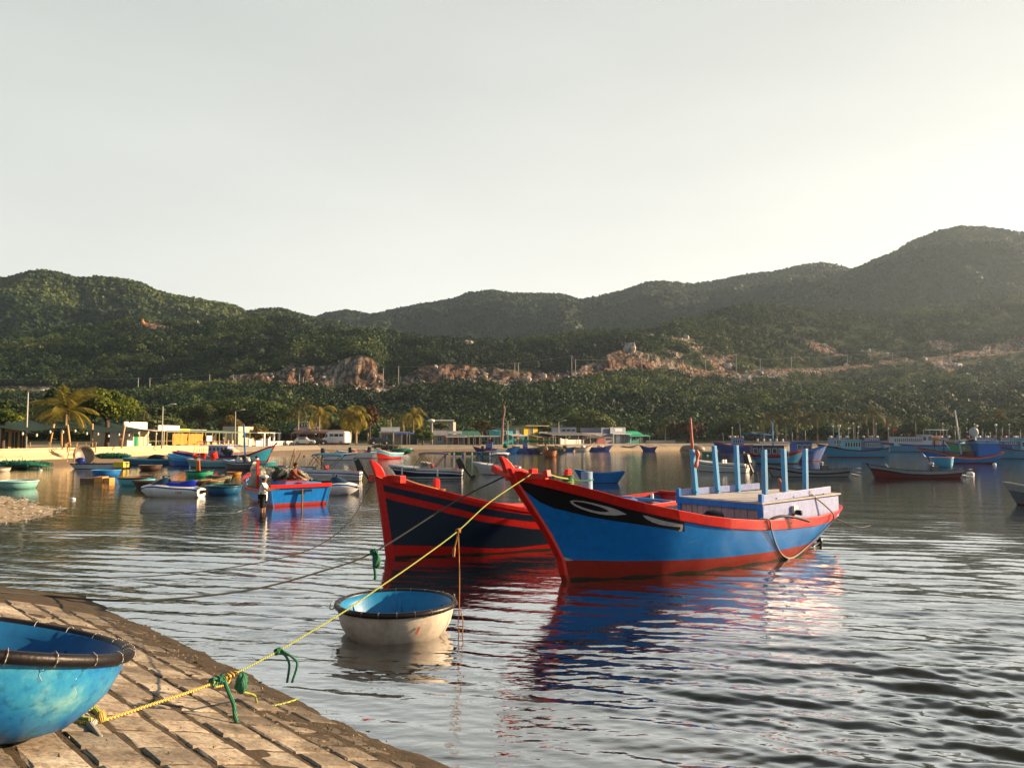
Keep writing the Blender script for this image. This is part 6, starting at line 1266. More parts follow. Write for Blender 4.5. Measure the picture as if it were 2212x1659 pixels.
for k, (x_, y_, s_) in enumerate([(1.2, .2, .62), (2.5, .0, .5), (3.2, .1, .42), (1.5, .4, .35)]):
    o = thing('fish_basket', ['large red plastic fish basket, leftmost on the teal skiff', 'red plastic fish basket in the middle of the teal skiff', 'red plastic fish basket at the right end of the teal skiff', 'small red basket low in front of the largest one'][k], 'basket', t.matrix_basis @ Vector((-(x_ - 1.8), -y_, .85 if k < 3 else .55)), 0, 'red fish baskets')
    b = MB(); r_ = s_ * .62; b.lathe([(0, 0), (r_ * .8, 0), (r_, s_ * .9), (r_ * 1.06, s_ * .9), (r_ * 1.06, s_), (r_ * .94, s_), (r_ * .75, .04), (0, .04)], cmat((.75, .05, .02), .4, .15), 14); b.build('basket_body', o); o.rotation_euler = (R(14 * (-1) ** k), R(20 * (k - 1)), 0)
t, H, h0, B = fb('light blue skiff with bundled gear beside the brown basket boat', 286, 355, 1004, 178, hb=.75, hm=.6, hs=.6, rake=.4, B=1.5, Lm=5.0, bands=[(0, (.12, .42, .55)), (.15, (.02, .12, .22))], rail=(.15, .42, .55), boot=.04)
b = MB(); b.blob((.9, 0, .8), (.8, .4, .28), mBLK, 4, .3); b.build('gear_bundle', t)
t, H, h0, B = fb('flat white and yellow skiff behind the bright blue basket boat', 184, 252, 1013, 0, hb=.6, hm=.5, hs=.5, rake=.3, B=1.4, Lm=4.6, bands=[(0, (.55, .60, .62))], rail=(.05, .07, .08), boot=.04, deck=(.3, .35, .3)); 
b = MB(); b.box((h0 + .4, 0, .4), (.9, 1.1, .5), cmat((.70, .50, .03))); b.build('yellow_bow_panel', t); b = MB(); b.blob((-h0 - .4, 0, .75), (.35, .4, .3), cmat((.01, .02, .2)), 2, .2); b.build('blue_drum', t)
t, H, h0, B = fb('low dark skiff just behind the jet ski with the blue seat', 326, 402, 1055, 178, hb=.45, hm=.36, hs=.4, rake=.3, B=1.2, Lm=3.8, bands=[(0, (.05, .035, .02))], rail=(.14, .08, .04), boot=.02, deck=(.08, .05, .03), deckz=.08)
t, H, h0, B = fb('green skiff half hidden behind the seated man and the nets', 596, 644, 1022, 178, hb=.6, hm=.5, hs=.5, rake=.3, B=1.4, Lm=4.2, bands=[(0, (.03, .15, .09))], rail=(.05, .2, .12), boot=.04)
t, H, h0, B = fb('long narrow boat with white and purple canopies behind the red baskets', 440, 520, 999, 178, hb=.9, hm=.7, hs=.8, rake=.6, B=1.7, Lm=6.0, bands=[(0, (.35, .33, .5))], rail=(.5, .5, .55), boot=.05); canopy(t, h0 + .5, -h0 - 1.0, 1.6, 1.95, (.55, .53, .62), posts=4)
t, H, h0, B = fb('striped white, blue and red boat seen bow on, floating left of the red horn', 828, 850, 992, 242, hb=1.35, hm=.8, hs=.8, rake=.6, B=1.9, Lm=4.5, bands=[(0, WHITE), (.12, (.10, .35, .45)), (.5, RED)], rail=WHITE, boot=.12)
t, H, h0, B = fb('open blue skiff seen above the bow rail between the red bitt and grey post', 1256, 1334, 1043, 178, hb=.85, hm=.62, hs=.75, rake=.5, stern=.5, B=1.6, bands=[(0, (.01, .16, .48))], rail=(.01, .14, .42), boot=.03, deck=(.01, .12, .35))
for k in range(2): b = MB(); b.box((-.6 + k * 1.2, 0, .5), (.2, 1.3, .04), cmat(BLUE)); b.build('thwart', t)
t, H, h0, B = fb('small green punt near the far right beach', 1517, 1540, 981, 180, hb=.5, hm=.4, hs=.4, rake=.2, B=1.2, bands=[(0, (.03, .28, .20))], rail=(.03, .25, .2), boot=.03)
t, H, h0, B = fb('motor boat piled with dark engines and pale sacks behind the yellow basket boat', 488, 545, 1014, 175, hb=.9, hm=.65, hs=.7, rake=.5, B=1.7, bands=[(0, (.50, .50, .46)), (.2, (.10, .10, .12))], rail=(.12, .12, .13), boot=.05)
for k in range(3): outboard(t, h0 + 1.0 + k * .75, .25 * (-1) ** k, .75, .9, BLACK, -.4 + .5 * k)
for k in range(3): b = MB(); b.blob((h0 + 1.4 + k * .6, -.3 + .3 * k, .85), (.36, .3, .28), cmat((.6, .58, .48)), k + 3, .25, 8); b.build('sack', t)
t, H, h0, B = fb('slim dark blue boat with an orange rail half behind the rounded sky blue bow', 392, 448, 992, 175, hb=1.2, hm=.75, hs=.8, rake=.8, B=1.8, bands=[(0, (.02, .04, .22))], rail=(.5, .16, .05), boot=.06)
for k in range(2): b = MB(); b.tube([(h0 + 1.5 + k * .8, 0, .4), (h0 + 1.7 + k * .8, .1, 1.9 + k * .5)], .03, WD, n=5); b.build('pole', t)
t, H, h0, B = fb('small turquoise skiff tied close in front of the teal bowed boat', 548, 590, 1012, 5, hb=.7, hm=.55, hs=.6, rake=.4, B=1.4, bands=[(0, (.05, .38, .40))], rail=(.4, .5, .5), boot=.04)
# ---------------------------------------------------------------- floats, crate, pontoon, buoys
c, w_ = span(183, 237, 1041); fc = thing('floating_crate', 'orange foam and timber crate floating low in front of the blue basket boat', 'raft', c, 0)
b = MB(); b.box((-.45, 0, .14), (.9, .9, .26), cmat((.12, .07, .03))); b.build('timber_block', fc); b = MB(); b.box((.25, 0, .18), (.62, .8, .36), cmat((.66, .30, .08))); b.box((.8, 0, .13), (.4, .7, .3), cmat((.62, .28, .07))); b.build('foam_block', fc, bevel=.03)
c, w_ = span(956, 1085, 985); po = thing('pontoon', 'net pontoon on blue drums with white posts and green netting, floating before the sea wall', 'pontoon', c, 0)
b = MB()
for yy in (-1.3, 1.3): b.box((0, yy, .62), (w_, .12, .08), WD)
for i in range(9): b.box((-w_ / 2 + .2 + i * (w_ - .4) / 8, 0, .62), (.1, 2.8, .06), WD)
b.build('frame', po)
for i in range(7): b = MB(); x_ = -w_ / 2 + .5 + i * (w_ - 1) / 6; b.tube([(x_, -1.3, -.2), (x_, -1.3, .6)], .14, cmat(WHITE if i % 2 else (.02, .10, .35)), n=8); b.build('drum', po)
for i in range(4): b = MB(); b.box((-w_ / 2 + 2.2 + i * 2.3, -.9, .35), (1.7, .6, .42), netG); b.build('net_crate', po)
BU = [(2096, 1025, .5, (.7, .7, .68), 'white oblong buoy off the stern of the red bottomed long boat'), (2148, 1003, .32, (.75, .75, .7), 'white buoy at the bow of the flame striped boat'), (1528, 984, .25, (.7, .6, .5), 'pale buoy left of the green punt'), (1607, 977, .25, (.75, .7, .6), 'cream buoy near the navy boat with a red bow'), (1642, 982, .3, (.75, .68, .5), 'yellowish buoy beside the teal boat'),
      (596, 996, .25, (.02, .02, .2), 'dark blue buoy right of the tall red stem'), (632, 985, .3, (.02, .02, .03), 'black tyre float under the sea wall'), (657, 986, .3, (.03, .03, .03), 'second black tyre float, nearer the van'), (1790, 1018, .2, (.02, .02, .02), 'tiny black float before the long grey boat'), (157, 1079, .22, (.6, .6, .62), 'scrap of white foam drifting past the shingle beach'), (87, 1016, .25, (.6, .6, .5), 'small pale buoy under the green net heap')]
for x_, y_, r_, cc, lab in BU:
    p = at(x_, y_, 0); o = thing('buoy', lab, 'buoy', p, 0, 'buoys'); b = MB(); b.blob((0, 0, r_ * .1), (r_ * .62, r_ * .5, r_ * .38), cmat(cc, .4, .15), 1, .05, 8); b.build('float', o); b = MB(); b.tube([(0, 0, r_ * .4), (0, 0, r_ * .6)], r_ * .08, mBLK, n=5); b.build('eye', o)
# ================================================================ houses along the shore
A_, B_L = Vector((-57, 70)), Vector((-46, 150))
def online(x):
    t = tanx(x); d = B_L - A_; k = (t * A_.y - A_.x) / (d.x - t * d.y); return A_ + d * k
def hdep(x): return interp(x, [(634, 156), (820, 157), (950, 159), (1080, 162), (1150, 165), (1250, 177), (1350, 185), (1420, 189), (1700, 192), (2212, 190)])
def plaster(c): return paint('wall_plaster', c, .85, .55, .9)
def tin(c): return paint('roof_sheet', c, .6, .7, 1.2)
class House:
    def __init__(s, label, x0, x1, d=None, d2=None, left=False, cat='house', group='houses along the promenade', name='house', z0=1.3):
        if left: P = online(x0); Q = online(x1)
        else:
            P = Vector((tanx(x0) * (d or hdep(x0)), d or hdep(x0))); Q = Vector((tanx(x1) * (d2 or d or hdep(x1)), d2 or d or hdep(x1)))
        s.z0 = z0; s.w = (Q - P).length; s.dep = ((P + Q) / 2).y; e = Q - P; s.t = thing(name, label, cat, (P.x, P.y, z0), math.atan2(e.y, e.x), group); s.P, s.Q = P, Q
    def h(s, y): return zat(y, s.dep) - s.z0
    def box(s, name, u0, u1, y0, y1, z0, z1, mat, parent=None, bevel=0):
        b = MB(); b.box(((u0 + u1) / 2 * s.w, (y0 + y1) / 2, (z0 + z1) / 2), (abs(u1 - u0) * s.w, y1 - y0, z1 - z0), mat); return b.build(name, parent or s.t, bevel=bevel)
    def body(s, u0, u1, hh, col, dep=7, y0=0): return s.box('wall', u0, u1, y0, y0 + dep, -.6, hh, plaster(col))
    def door(s, u, w_, hh, col, y=0.0):
        o = s.box('door', u - w_ / 2 / s.w, u + w_ / 2 / s.w, y - .05, y + .02, 0, hh, paint('door_paint', col, .5, .4, 3)); s.box('door_frame', u - (w_ / 2 + .08) / s.w, u + (w_ / 2 + .08) / s.w, y - .035, y + .01, hh, hh + .1, plaster((.55, .5, .4)), o)
    def win(s, u, z, w_, h_, y=0.0, fr=(.6, .58, .52), bars=1):
        b = MB(); W_, t = w_ / 2, .06; m = paint('window_frame', fr, .6, .3, 4); cu = u * s.w
        for a, c, dx, dz in ((0, h_ / 2, w_ + t * 2, t), (0, -h_ / 2, w_ + t * 2, t), (-W_, 0, t, h_), (W_, 0, t, h_)): b.box((cu + a, y - .04, z + c), (dx, .08, dz), m)
        for k in range(bars): b.box((cu - W_ + w_ * (k + 1) / (bars + 1), y - .03, z), (t * .7, .05, h_), m)
        o = b.build('window', s.t); b = MB(); b.box((cu, y - .012, z), (w_, .02, h_), glassmat()); b.build('pane', o)
    def awn(s, u0, u1, zf, zb, dep, col, posts=3, pc=(.5, .42, .2), base=0.0, yb=0.0, name='awning', pw=.09):
        b = MB(); b.add([(u0 * s.w, yb - dep, zf), (u1 * s.w, yb - dep, zf), (u1 * s.w, yb - .02, zb), (u0 * s.w, yb - .02, zb), (u0 * s.w, yb - dep, zf + .08), (u1 * s.w, yb - dep, zf + .08), (u1 * s.w, yb - .02, zb + .08), (u0 * s.w, yb - .02, zb + .08)], [(3, 2, 1, 0), (4, 5, 6, 7), (0, 1, 5, 4), (1, 2, 6, 5), (2, 3, 7, 6), (3, 0, 4, 7)], tin(col)); o = b.build(name, s.t)
        for k in range(posts): b = MB(); x_ = (u0 + (u1 - u0) * (k + .15) / (posts - .7)) * s.w if posts > 1 else (u0 + u1) / 2 * s.w; b.box((x_, yb - dep + .15, zf / 2 + base / 2), (pw, pw, zf - base), paint('post_paint', pc, .6, .4, 3)); b.build('awning_post', s.t)
    def gable(s, u0, u1, ze, zr, dep, col, over=.3, y0=0):
        b = MB(); a, c = u0 * s.w - over, u1 * s.w + over; y1 = y0 + dep
        b.add([(a, y0 - over, ze), (c, y0 - over, ze), (c, y0 + dep / 2, zr), (a, y0 + dep / 2, zr), (a, y1 + over, ze), (c, y1 + over, ze)], [(0, 1, 2, 3), (3, 2, 5, 4), (0, 3, 4), (1, 5, 2), (0, 4, 5, 1)], tin(col)); b.build('roof', s.t)
CRM = (.66, .56, .36); WHT_ = (.72, .68, .60)
# left shore, lit by the low sun
H = House('tan glass fronted shop at the left edge, under the green shade net', 2, 58, left=True); H.body(0, 1, H.h(926), (.45, .36, .24), 2.5); H.box('roof', -.03, 1.03, -.3, 5, H.h(926), H.h(926) + .15, plaster((.5, .4, .28)))
for k, u in enumerate((.14, .5, .82)): H.win(u, 1.25, .28 * H.w, 2.0, fr=(.55, .42, .18), bars=1)
H = House('cream cafe with a stepped white parapet and green door, behind the almond tree', 229, 322, left=True); H.body(0, 1, H.h(928), CRM, 2.2)
H.box('parapet', .38, .93, -.12, .12, H.h(928), H.h(911), plaster(WHT_)); H.box('side_wall', 0, .13, -3.0, -.02, -.6, H.h(927), plaster(WHT_)); H.awn(.13, 1.0, H.h(931), H.h(928), 2.6, (.45, .36, .30), 5, (.62, .52, .3))
H.door(.68, .9, 2.1, (.02, .26, .14)); H.door(.46, .8, 2.0, (.12, .08, .10)); H.win(.27, 1.4, .9, 1.1, bars=2); H.box('sign_panel', .76, .86, -1.2, -1.1, 0, .7, plaster(WHT_))
H = House('low cafe with a white roof panel and orange patterned cloths along its front', 326, 410, left=True); H.body(0, 1, H.h(932), (.12, .13, .08), 2, 1.5)
H.box('parapet', .16, .70, -.1, .1, H.h(931), H.h(919), plaster(WHT_)); H.box('yellow_fascia', .70, .99, -.1, .05, H.h(930), H.h(926), plaster((.62, .55, .10))); H.awn(0, 1, H.h(934), H.h(931), 2.4, (.16, .22, .10), 6, (.5, .38, .14))
H.win(.08, 1.5, .4, .9, 1.5, bars=0)
cl = paint('orange_patterned_cloth', (.70, .22, .035), .8, .9, 2.2, dirt=(.60, .36, .08), streak=False)
for k, (u0, u1) in enumerate(((.17, .56), (.58, .99))):
    b = MB(); rings = []
    for i in range(13): u = (u0 + (u1 - u0) * i / 12) * H.w; rings.append([(u, -2.3 + .05 * math.sin(i * 2.1), H.h(937 + .6 * math.sin(i * 1.4))), (u, -2.27 + .09 * math.sin(i * 1.7), (H.h(937) + H.h(960)) / 2), (u, -2.3 + .07 * math.sin(i * 2.4), H.h(960 + math.sin(i)))])
    b.loft(rings, cl, closed=False); b.loft([[(p[0], p[1] + .02, p[2]) for p in r_] for r_ in rings], cl, closed=False, flip=True); b.build('hanging_cloth', H.t)
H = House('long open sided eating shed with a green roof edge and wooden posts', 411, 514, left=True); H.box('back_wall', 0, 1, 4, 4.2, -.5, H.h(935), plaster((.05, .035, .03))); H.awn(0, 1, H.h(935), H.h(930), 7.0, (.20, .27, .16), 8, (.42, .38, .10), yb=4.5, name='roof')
H.box('side_wall', .93, 1.0, -2.6, -2.4, 0, H.h(949), plaster(WHT_)); H.box('counter', .12, .36, -1.5, -1.0, 0, 1.0, plaster((.5, .38, .16)))
H.box('white_sign', .0, .10, -2.75, -2.68, H.h(954), H.h(941), plaster((.70, .66, .62))); H.box('ridge_cap', .05, .55, 2, 2.3, H.h(930) + .05, H.h(928), tin((.4, .38, .34)))
o = thing('table_set', 'row of pale chairs and tables inside the long shed', 'tables', (H.P.x + 1, H.P.y + 7, 1.3), math.atan2((H.Q - H.P).y, (H.Q - H.P).x))
for k in range(6): b = MB(); x_ = -2 + k * 1.5; b.box((x_, -.6, .45), (.45, .45, .05), plaster((.6, .5, .3))); b.box((x_, -.4, .75), (.45, .05, .6), plaster((.62, .5, .3))); [b.box((x_ + a, -.6 + c, .22), (.05, .05, .45), plaster((.5, .4, .2))) for a in (-.2, .2) for c in (-.2, .2)]; b.build('chair', o)
H = House('white concrete building with open balcony frame behind a small brown tree', 537, 602, left=True); H.body(.0, .55, H.h(922), (.42, .38, .30), 3, 2); H.box('balcony_slab', .2, 1.0, -.5, 3, H.h(936), H.h(934), plaster(WHT_)); 
for u in (.45, .62, .78, .97): H.box('column', u - .02, u + .02, -.4, -.1, 0, H.h(936), plaster(WHT_))
H.win(.15, H.h(928), 1.2, .8, 3); H.win(.4, H.h(946), 1.0, 1.1, 3)
H = House('white patterned garden fence with gate posts in front of the balcony building', 515, 612, left=True, cat='fence', name='garden_fence', group='fences along the promenade'); H.box('fence_panel', .26, 1, -3.3, -3.1, -.2, H.h(953), plaster(WHT_)); H.box('fence_panel', .0, .12, -3.3, -3.1, -.2, H.h(951), plaster(WHT_))
for u in (.12, .17, .26, 1.0): H.box('gate_post', u - .012, u + .012, -3.4, -3.0, -.2, H.h(947), plaster(WHT_))
for k in range(14): H.box('fence_hole', .30 + k * .05, .318 + k * .05, -3.312, -3.30, H.h(962), H.h(957), plaster((.1, .08, .06)))
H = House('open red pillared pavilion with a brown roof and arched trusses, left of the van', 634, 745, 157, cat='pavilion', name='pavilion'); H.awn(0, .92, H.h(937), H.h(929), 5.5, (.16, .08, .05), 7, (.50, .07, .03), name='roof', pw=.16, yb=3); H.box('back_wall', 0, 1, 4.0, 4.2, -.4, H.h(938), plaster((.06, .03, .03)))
for k in range(3): b = MB(); b.tube([(H.w * (.18 + .75 * i / 12), -2.6 + k * .6, H.h(937) + 1.0 * math.sin(math.pi * i / 12)) for i in range(13)], .045, paint('truss_steel', (.35, .25, .2), .6, .5, 4), n=5); b.build('roof_truss', H.t)
H.box('red_wall', .62, .98, 1, 1.2, -.2, H.h(943), plaster((.50, .07, .05))); H.box('side_building', .80, 1.0, 1.3, 4, H.h(943), H.h(933), plaster((.5, .2, .12)))
H = House('grey blue temple roof with curled ridge ornaments peeking over the red pavilion', 636, 678, 166, cat='temple', name='temple'); H.body(.1, .9, H.h(930), (.2, .2, .22), 4); H.gable(0, 1, H.h(930), H.h(921), 4, (.16, .18, .24))
for k in range(7): b = MB(); u = (k + .3) / 6.6 * H.w; b.tube(smooth_pts([(u, 2, H.h(922)), (u + .15, 2, H.h(922) + .5), (u - .1, 2, H.h(922) + .8 + .3 * (k % 2)), (u + .25, 2, H.h(922) + .9)]), .10, plaster((.26, .28, .36)), n=5); b.build('ridge_ornament', H.t)
# centre row
H = House('house with a bright white parapet sign and blue awning, right of the golden palms', 818, 902); H.body(.02, .62, H.h(933), (.28, .26, .22), 8); H.box('parapet', .05, .54, -.1, .1, H.h(932), H.h(922.5), plaster((.74, .72, .66))); H.box('eave', 0, .80, -1.4, .1, H.h(935), H.h(932.5), plaster((.66, .62, .55)))
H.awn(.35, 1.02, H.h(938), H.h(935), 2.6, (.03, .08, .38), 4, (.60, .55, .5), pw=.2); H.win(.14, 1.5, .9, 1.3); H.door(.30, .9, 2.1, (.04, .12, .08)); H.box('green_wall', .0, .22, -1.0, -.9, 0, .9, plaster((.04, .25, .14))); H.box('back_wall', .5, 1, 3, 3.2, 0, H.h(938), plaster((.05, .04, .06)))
H = House('two storey grey house with a slanted roof behind the round lamp pole', 930, 979, 176); H.body(0, 1, H.h(911), (.33, .31, .27), 8); H.awn(-.05, 1.02, H.h(911) + .1, H.h(907), 3.0, (.30, .30, .28), 0, yb=2.0, name='roof'); H.win(.80, H.h(922), .5, 1.3); H.win(.3, H.h(922), .9, 1.0)
H = House('old grey tin roofed house with a cream front and white parapet', 938, 1012); H.body(0, .9, H.h(941), (.30, .28, .25), 7); H.gable(-.02, .38, H.h(941), H.h(930), 6, (.24, .22, .20)); H.box('parapet', .36, .81, -.1, .12, H.h(937), H.h(931), plaster((.72, .69, .62))); H.box('eave', .45, .9, -1.2, .1, H.h(941.5), H.h(939.5), plaster((.66, .62, .5)))
H.awn(.30, 1.0, H.h(945), H.h(942), 2.6, (.38, .36, .30), 5, (.62, .55, .28)); H.door(.62, 1.0, 2.1, (.32, .05, .04)); H.win(.50, 1.4, .8, 1.3, fr=(.1, .35, .25)); H.win(.75, 1.4, .8, 1.3, fr=(.1, .35, .25)); H.win(.15, 1.3, .9, 1.0)
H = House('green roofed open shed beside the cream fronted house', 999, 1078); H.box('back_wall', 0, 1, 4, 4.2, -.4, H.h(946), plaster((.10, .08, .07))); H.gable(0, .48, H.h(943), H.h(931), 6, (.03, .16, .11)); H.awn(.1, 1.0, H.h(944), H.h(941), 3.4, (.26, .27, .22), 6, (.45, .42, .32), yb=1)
H.box('side_wall', .94, 1.0, 0, 4, -.4, H.h(945), plaster((.3, .28, .25))); H.win(.7, 1.2, 1.2, .9, 4)
H = House('turquoise house with white roof slab and teal columns', 1080, 1130); H.body(.0, .56, H.h(931), (.08, .46, .48), 6); H.body(.3, 1.0, H.h(941), (.20, .28, .28), 6, .2); H.awn(.35, 1.06, H.h(942), H.h(940), 2.2, (.55, .58, .55), 4, (.08, .45, .45), pw=.22); H.box('eave', .3, .85, -1, .1, H.h(939.5), H.h(938), plaster(WHT_)); H.door(.72, .9, 2.1, (.3, .32, .3)); H.win(.18, 1.5, .9, 1.2); H.win(.18, H.h(935), .9, .8); H.gable(.1, .9, H.h(932), H.h(928), 7, (.08, .28, .24), y0=2)
H = House('yellow upper storey on a grey house with a dark tin awning', 1118, 1183); H.body(0, .62, H.h(924), (.27, .27, .27), 7, .5); H.body(.21, .66, H.h(921), (.56, .42, .03), 6, .0); H.box('roof_slab', .17, .95, -1.0, 6, H.h(920.5), H.h(919), plaster((.35, .30, .2))); H.win(.44, H.h(931), 1.1, 1.7, fr=(.66, .6, .5), bars=2); H.win(.12, H.h(930), .7, 1.2, .5)
H.awn(.33, 1.0, H.h(945), H.h(940), 3, (.14, .14, .09), 4, (.5, .2, .1)); H.box('orange_wall', .5, .92, .8, 1, 0, H.h(946), plaster((.45, .17, .06))); H.box('balcony', .62, .9, -.9, 1, H.h(938), H.h(933), plaster((.25, .25, .22))); H.door(.3, .9, 2, (.1, .08, .08), 0)
H = House('long lilac white upper floor with three vent windows behind grey awnings', 1193, 1245, 184); H.body(0, 1, H.h(924), (.46, .48, .60), 8); H.box('roof_slab', -.02, 1.02, -.2, 8, H.h(924), H.h(923), plaster((.5, .5, .55)))
for u in (.48, .68, .88): H.win(u, H.h(929.5), .9, .45, fr=(.3, .3, .4), bars=0)
H = House('dim open house with wide dark awning between the yellow and the lilac house', 1165, 1254); H.body(.3, .9, H.h(942), (.30, .26, .16), 5, 1.5); H.awn(0, 1.0, H.h(940), H.h(934), 5, (.10, .095, .085), 4, (.25, .22, .18), yb=1.5); H.door(.55, 1.2, 2, (.14, .07, .05), 1.5); H.win(.42, 1.6, 1.0, 1.2, 1.5)
H = House('white garden wall with ball topped pillar before the lilac white house', 1186, 1237, cat='fence', name='garden_fence', group='fences along the promenade'); H.box('fence_panel', 0, 1, -3.2, -3.0, -.2, H.h(949.5), plaster((.58, .56, .52))); H.box('fence_panel', 0, .3, -3.3, -3.2, -.2, H.h(948), plaster((.60, .58, .54)))
H.box('gate_post', -.02, .02, -3.4, -3.0, -.2, H.h(946), plaster((.6, .58, .54)))
H = House('unpainted concrete house with sagging grey tarpaulin awnings', 1252, 1302); H.body(.1, 1, H.h(935), (.26, .25, .235), 6); H.awn(-.35, .6, H.h(946), H.h(939), 4.0, (.08, .07, .07), 4, (.2, .16, .12)); H.awn(.5, 1.15, H.h(946), H.h(944), 2.5, (.22, .21, .2), 3, (.25, .2, .16)); H.win(.45, 1.2, 1.0, 1.0, fr=(.15, .1, .08)); H.door(.75, 1.0, 2.0, (.05, .04, .04)); H.box('red_tarp', .4, .75, -3.0, -2.9, 0, 1.3, paint('red_tarp', (.30, .06, .05), .7, .6, 3))
H = House('grey blue house with a white plaque on its tall parapet', 1303, 1354); H.body(0, 1, H.h(937), (.22, .24, .29), 8); H.box('parapet', .28, .93, -.15, .1, H.h(937), H.h(923), plaster((.34, .37, .43))); H.box('plaque', .47, .78, -.20, -.15, H.h(932), H.h(926), plaster((.66, .68, .68))); H.body(-.02, .3, H.h(924), (.20, .22, .28), 8, .5)
H.box('eave', .22, 1.02, -1.6, .1, H.h(938.5), H.h(936.5), plaster((.40, .42, .46))); H.door(.62, 1.3, 2.2, (.50, .54, .56)); H.win(.38, 1.5, .7, 1.1); H.win(.84, 1.5, .6, 1.1)
for u in (.26, .98): H.box('column', u - .015, u + .015, -1.5, -1.3, 0, H.h(938.5), plaster((.35, .38, .44)))
H = House('bright green shop house with a matching roof, last of the row', 1355, 1392); H.body(0, .9, H.h(940), (.10, .34, .28), 6); H.awn(-.02, .86, H.h(939.5), H.h(932), 2.5, (.02, .40, .20), 0, yb=2, name='roof'); H.awn(-.1, 1.12, H.h(942.5), H.h(940.5), 2.0, (.05, .42, .30), 3, (.10, .45, .36)); H.door(.82, .9, 2.1, (.06, .04, .04)); H.win(.35, 1.6, 1.0, 1.2, fr=(.3, .5, .45)); H.win(.6, 1.4, .6, .9)
H = House('low grey boundary wall right of the green shop house', 1388, 1450, cat='wall', name='boundary_wall', group='fences along the promenade'); H.box('wall', 0, 1, -2, -1.8, -.4, H.h(951), plaster((.28, .26, .24)))
H = House('half hidden pale house with a white roof among the palms on the right', 1630, 1690, 205, group='houses half hidden by the palms'); H.body(0, .8, H.h(938), (.16, .17, .18), 6); H.gable(0, 1, H.h(938), H.h(931), 6, (.38, .40, .38)); H.win(.3, 2, 1, 1); H.door(.6, 1, 2, (.08, .07, .07))
# row of fence posts by the palms
for i, x_ in enumerate([757, 795, 821, 849, 879, 1011, 1023, 1036]):
    p = atd(x_, 960, 153 + i * .2); o = thing('fence_post', 'pale concrete stub post ' + ['left of the two golden palm trunks', 'just right of the golden palm trunks', 'halfway from the golden palms to the white parapet house', 'nearest the white parapet house on its left', 'in front of the blue awning', 'at the left end of the green roofed shed', 'second one before the green roofed shed', 'third one before the green roofed shed'][i], 'post', (p.x, p.y, 1.3), 0, 'concrete stub posts by the palms')
    b = MB(); b.box((0, 0, 1.2), (.2, .2, 2.4), plaster((.50, .36, .18))); b.build('shaft', o, bevel=.02); b = MB(); b.box((0, 0, .05), (.34, .34, .12), plaster((.4, .3, .18))); b.build('footing', o)
# far right beach wall
fw = MB(); fw.bar((48, 186, 1.3), (210, 176, 1.3), .5, 1.3, paint('old_sea_wall', (.22, .18, .16), .9, .6, .3)); fw.build('beach_wall', label='long low grey sea wall behind the far right beach', category='sea wall')
# ================================================================ green shade net with poles and bulbs
nm = paint('dark_green_net', (.003, .026, .022), .9, .4, 3)
def nl(y, offx=0): k = (y - 70) / 80; return A_.x + 11 * k + offx
sh = thing('shade_net', 'big dark green shade net stretched over the left cafe terrace with hanging bulbs', 'awning', (nl(88), 88, 1.4))
b = MB(); rings = []
for i in range(17):
    y = 72 + 30 * i / 16; r_ = []
    for k in range(7): v = k / 6; zz = 5.25 - 1.25 * v + .22 * math.sin(y * .5 + 3 * v) * v - .5 * math.sin(math.pi * v) * .5 - .35 * abs(math.sin((y - 72) / 30 * math.pi * 3)) * v * .5 - (y - 72) * .012; r_.append((nl(y, -1 + 7.5 * v) - nl(88), y - 88, zz - 1.4))
    rings.append(r_)
b.loft(rings, nm, closed=False); b.loft([[(p[0], p[1], p[2] - .03) for p in r_] for r_ in rings], nm, closed=False, flip=True); b.build('net', sh)
pol = paint('bleached_bamboo', (.58, .36, .16), .7, .5, 2)
for x0, x1, y0, yt in ((106, 117, 968, 916), (152, 146, 966, 917), (199, 200, 966, 915), (262, 270, 968, 918), (133, 133, 965, 925)):
    a = atd(x0, y0, 84 + (x0 > 180) * 8); c = atd(x1, yt, 84 + (x0 > 180) * 8); b = MB(); b.tube([a - sh.location, c - sh.location], .11, pol, n=6); b.build('support_pole', sh)
b = MB(); wpts = [rings[i][6] for i in range(3, 16)]; b.tube([(p[0] + .1, p[1], p[2] - .1 - .14 * (i % 2)) for i, p in enumerate(wpts)], .015, mBLK, n=4); sw = b.build('bulb_wire', sh)
for i, p in enumerate(wpts): b = MB(); b.blob((p[0] + .1, p[1], p[2] - .30 - .14 * (i % 2)), (.10, .10, .17), cmat((.75, .72, .62), .3, .1), 1, 0, 6); b.build('bulb', sw)
for i, (x_, y_, dx, lab) in enumerate([(165, 962, 0, 'wooden bench frame standing under the green shade net'), (84, 966, 1, 'low wooden rack of clutter by the sea wall gap'), (186, 962, 0, 'cluster of pale boards leaning under the shade net')]):
    p = atd(x_, y_, 83); o = thing('bench', lab, 'bench', (p.x, p.y, 1.35), .3, 'terrace furniture')
    for k in range(2): b = MB(); b.box((0, k * .5, .5 + .5 * k), (1.9, .07, .09), pol); b.build('rail', o)
    for k in (-1, 1): b = MB(); b.box((k * .9, .2, .5), (.09, .09, 1.1), pol); b.build('leg', o)
    b = MB(); b.box((0, .25, .48), (1.9, .5, .05), pol); b.build('seat', o)
o = thing('ladder', 'small wooden ladder leaning in the gap of the left sea wall', 'ladder', atd(150 * 0 + 152, 984, 78)); o.location = (at(152, 1000, .5).x, at(152, 1000, .5).y, .6)
for k in (-1, 1): b = MB(); b.bar((k * .35, 0, 0), (k * .28, .4, 1.7), .06, .06, pol); b.build('ladder_rail', o)
for k in range(4): b = MB(); b.bar((-.34, .1 * k + .05, .3 + .4 * k), (.34, .1 * k + .05, .3 + .4 * k), .05, .05, pol); b.build('rung', o)
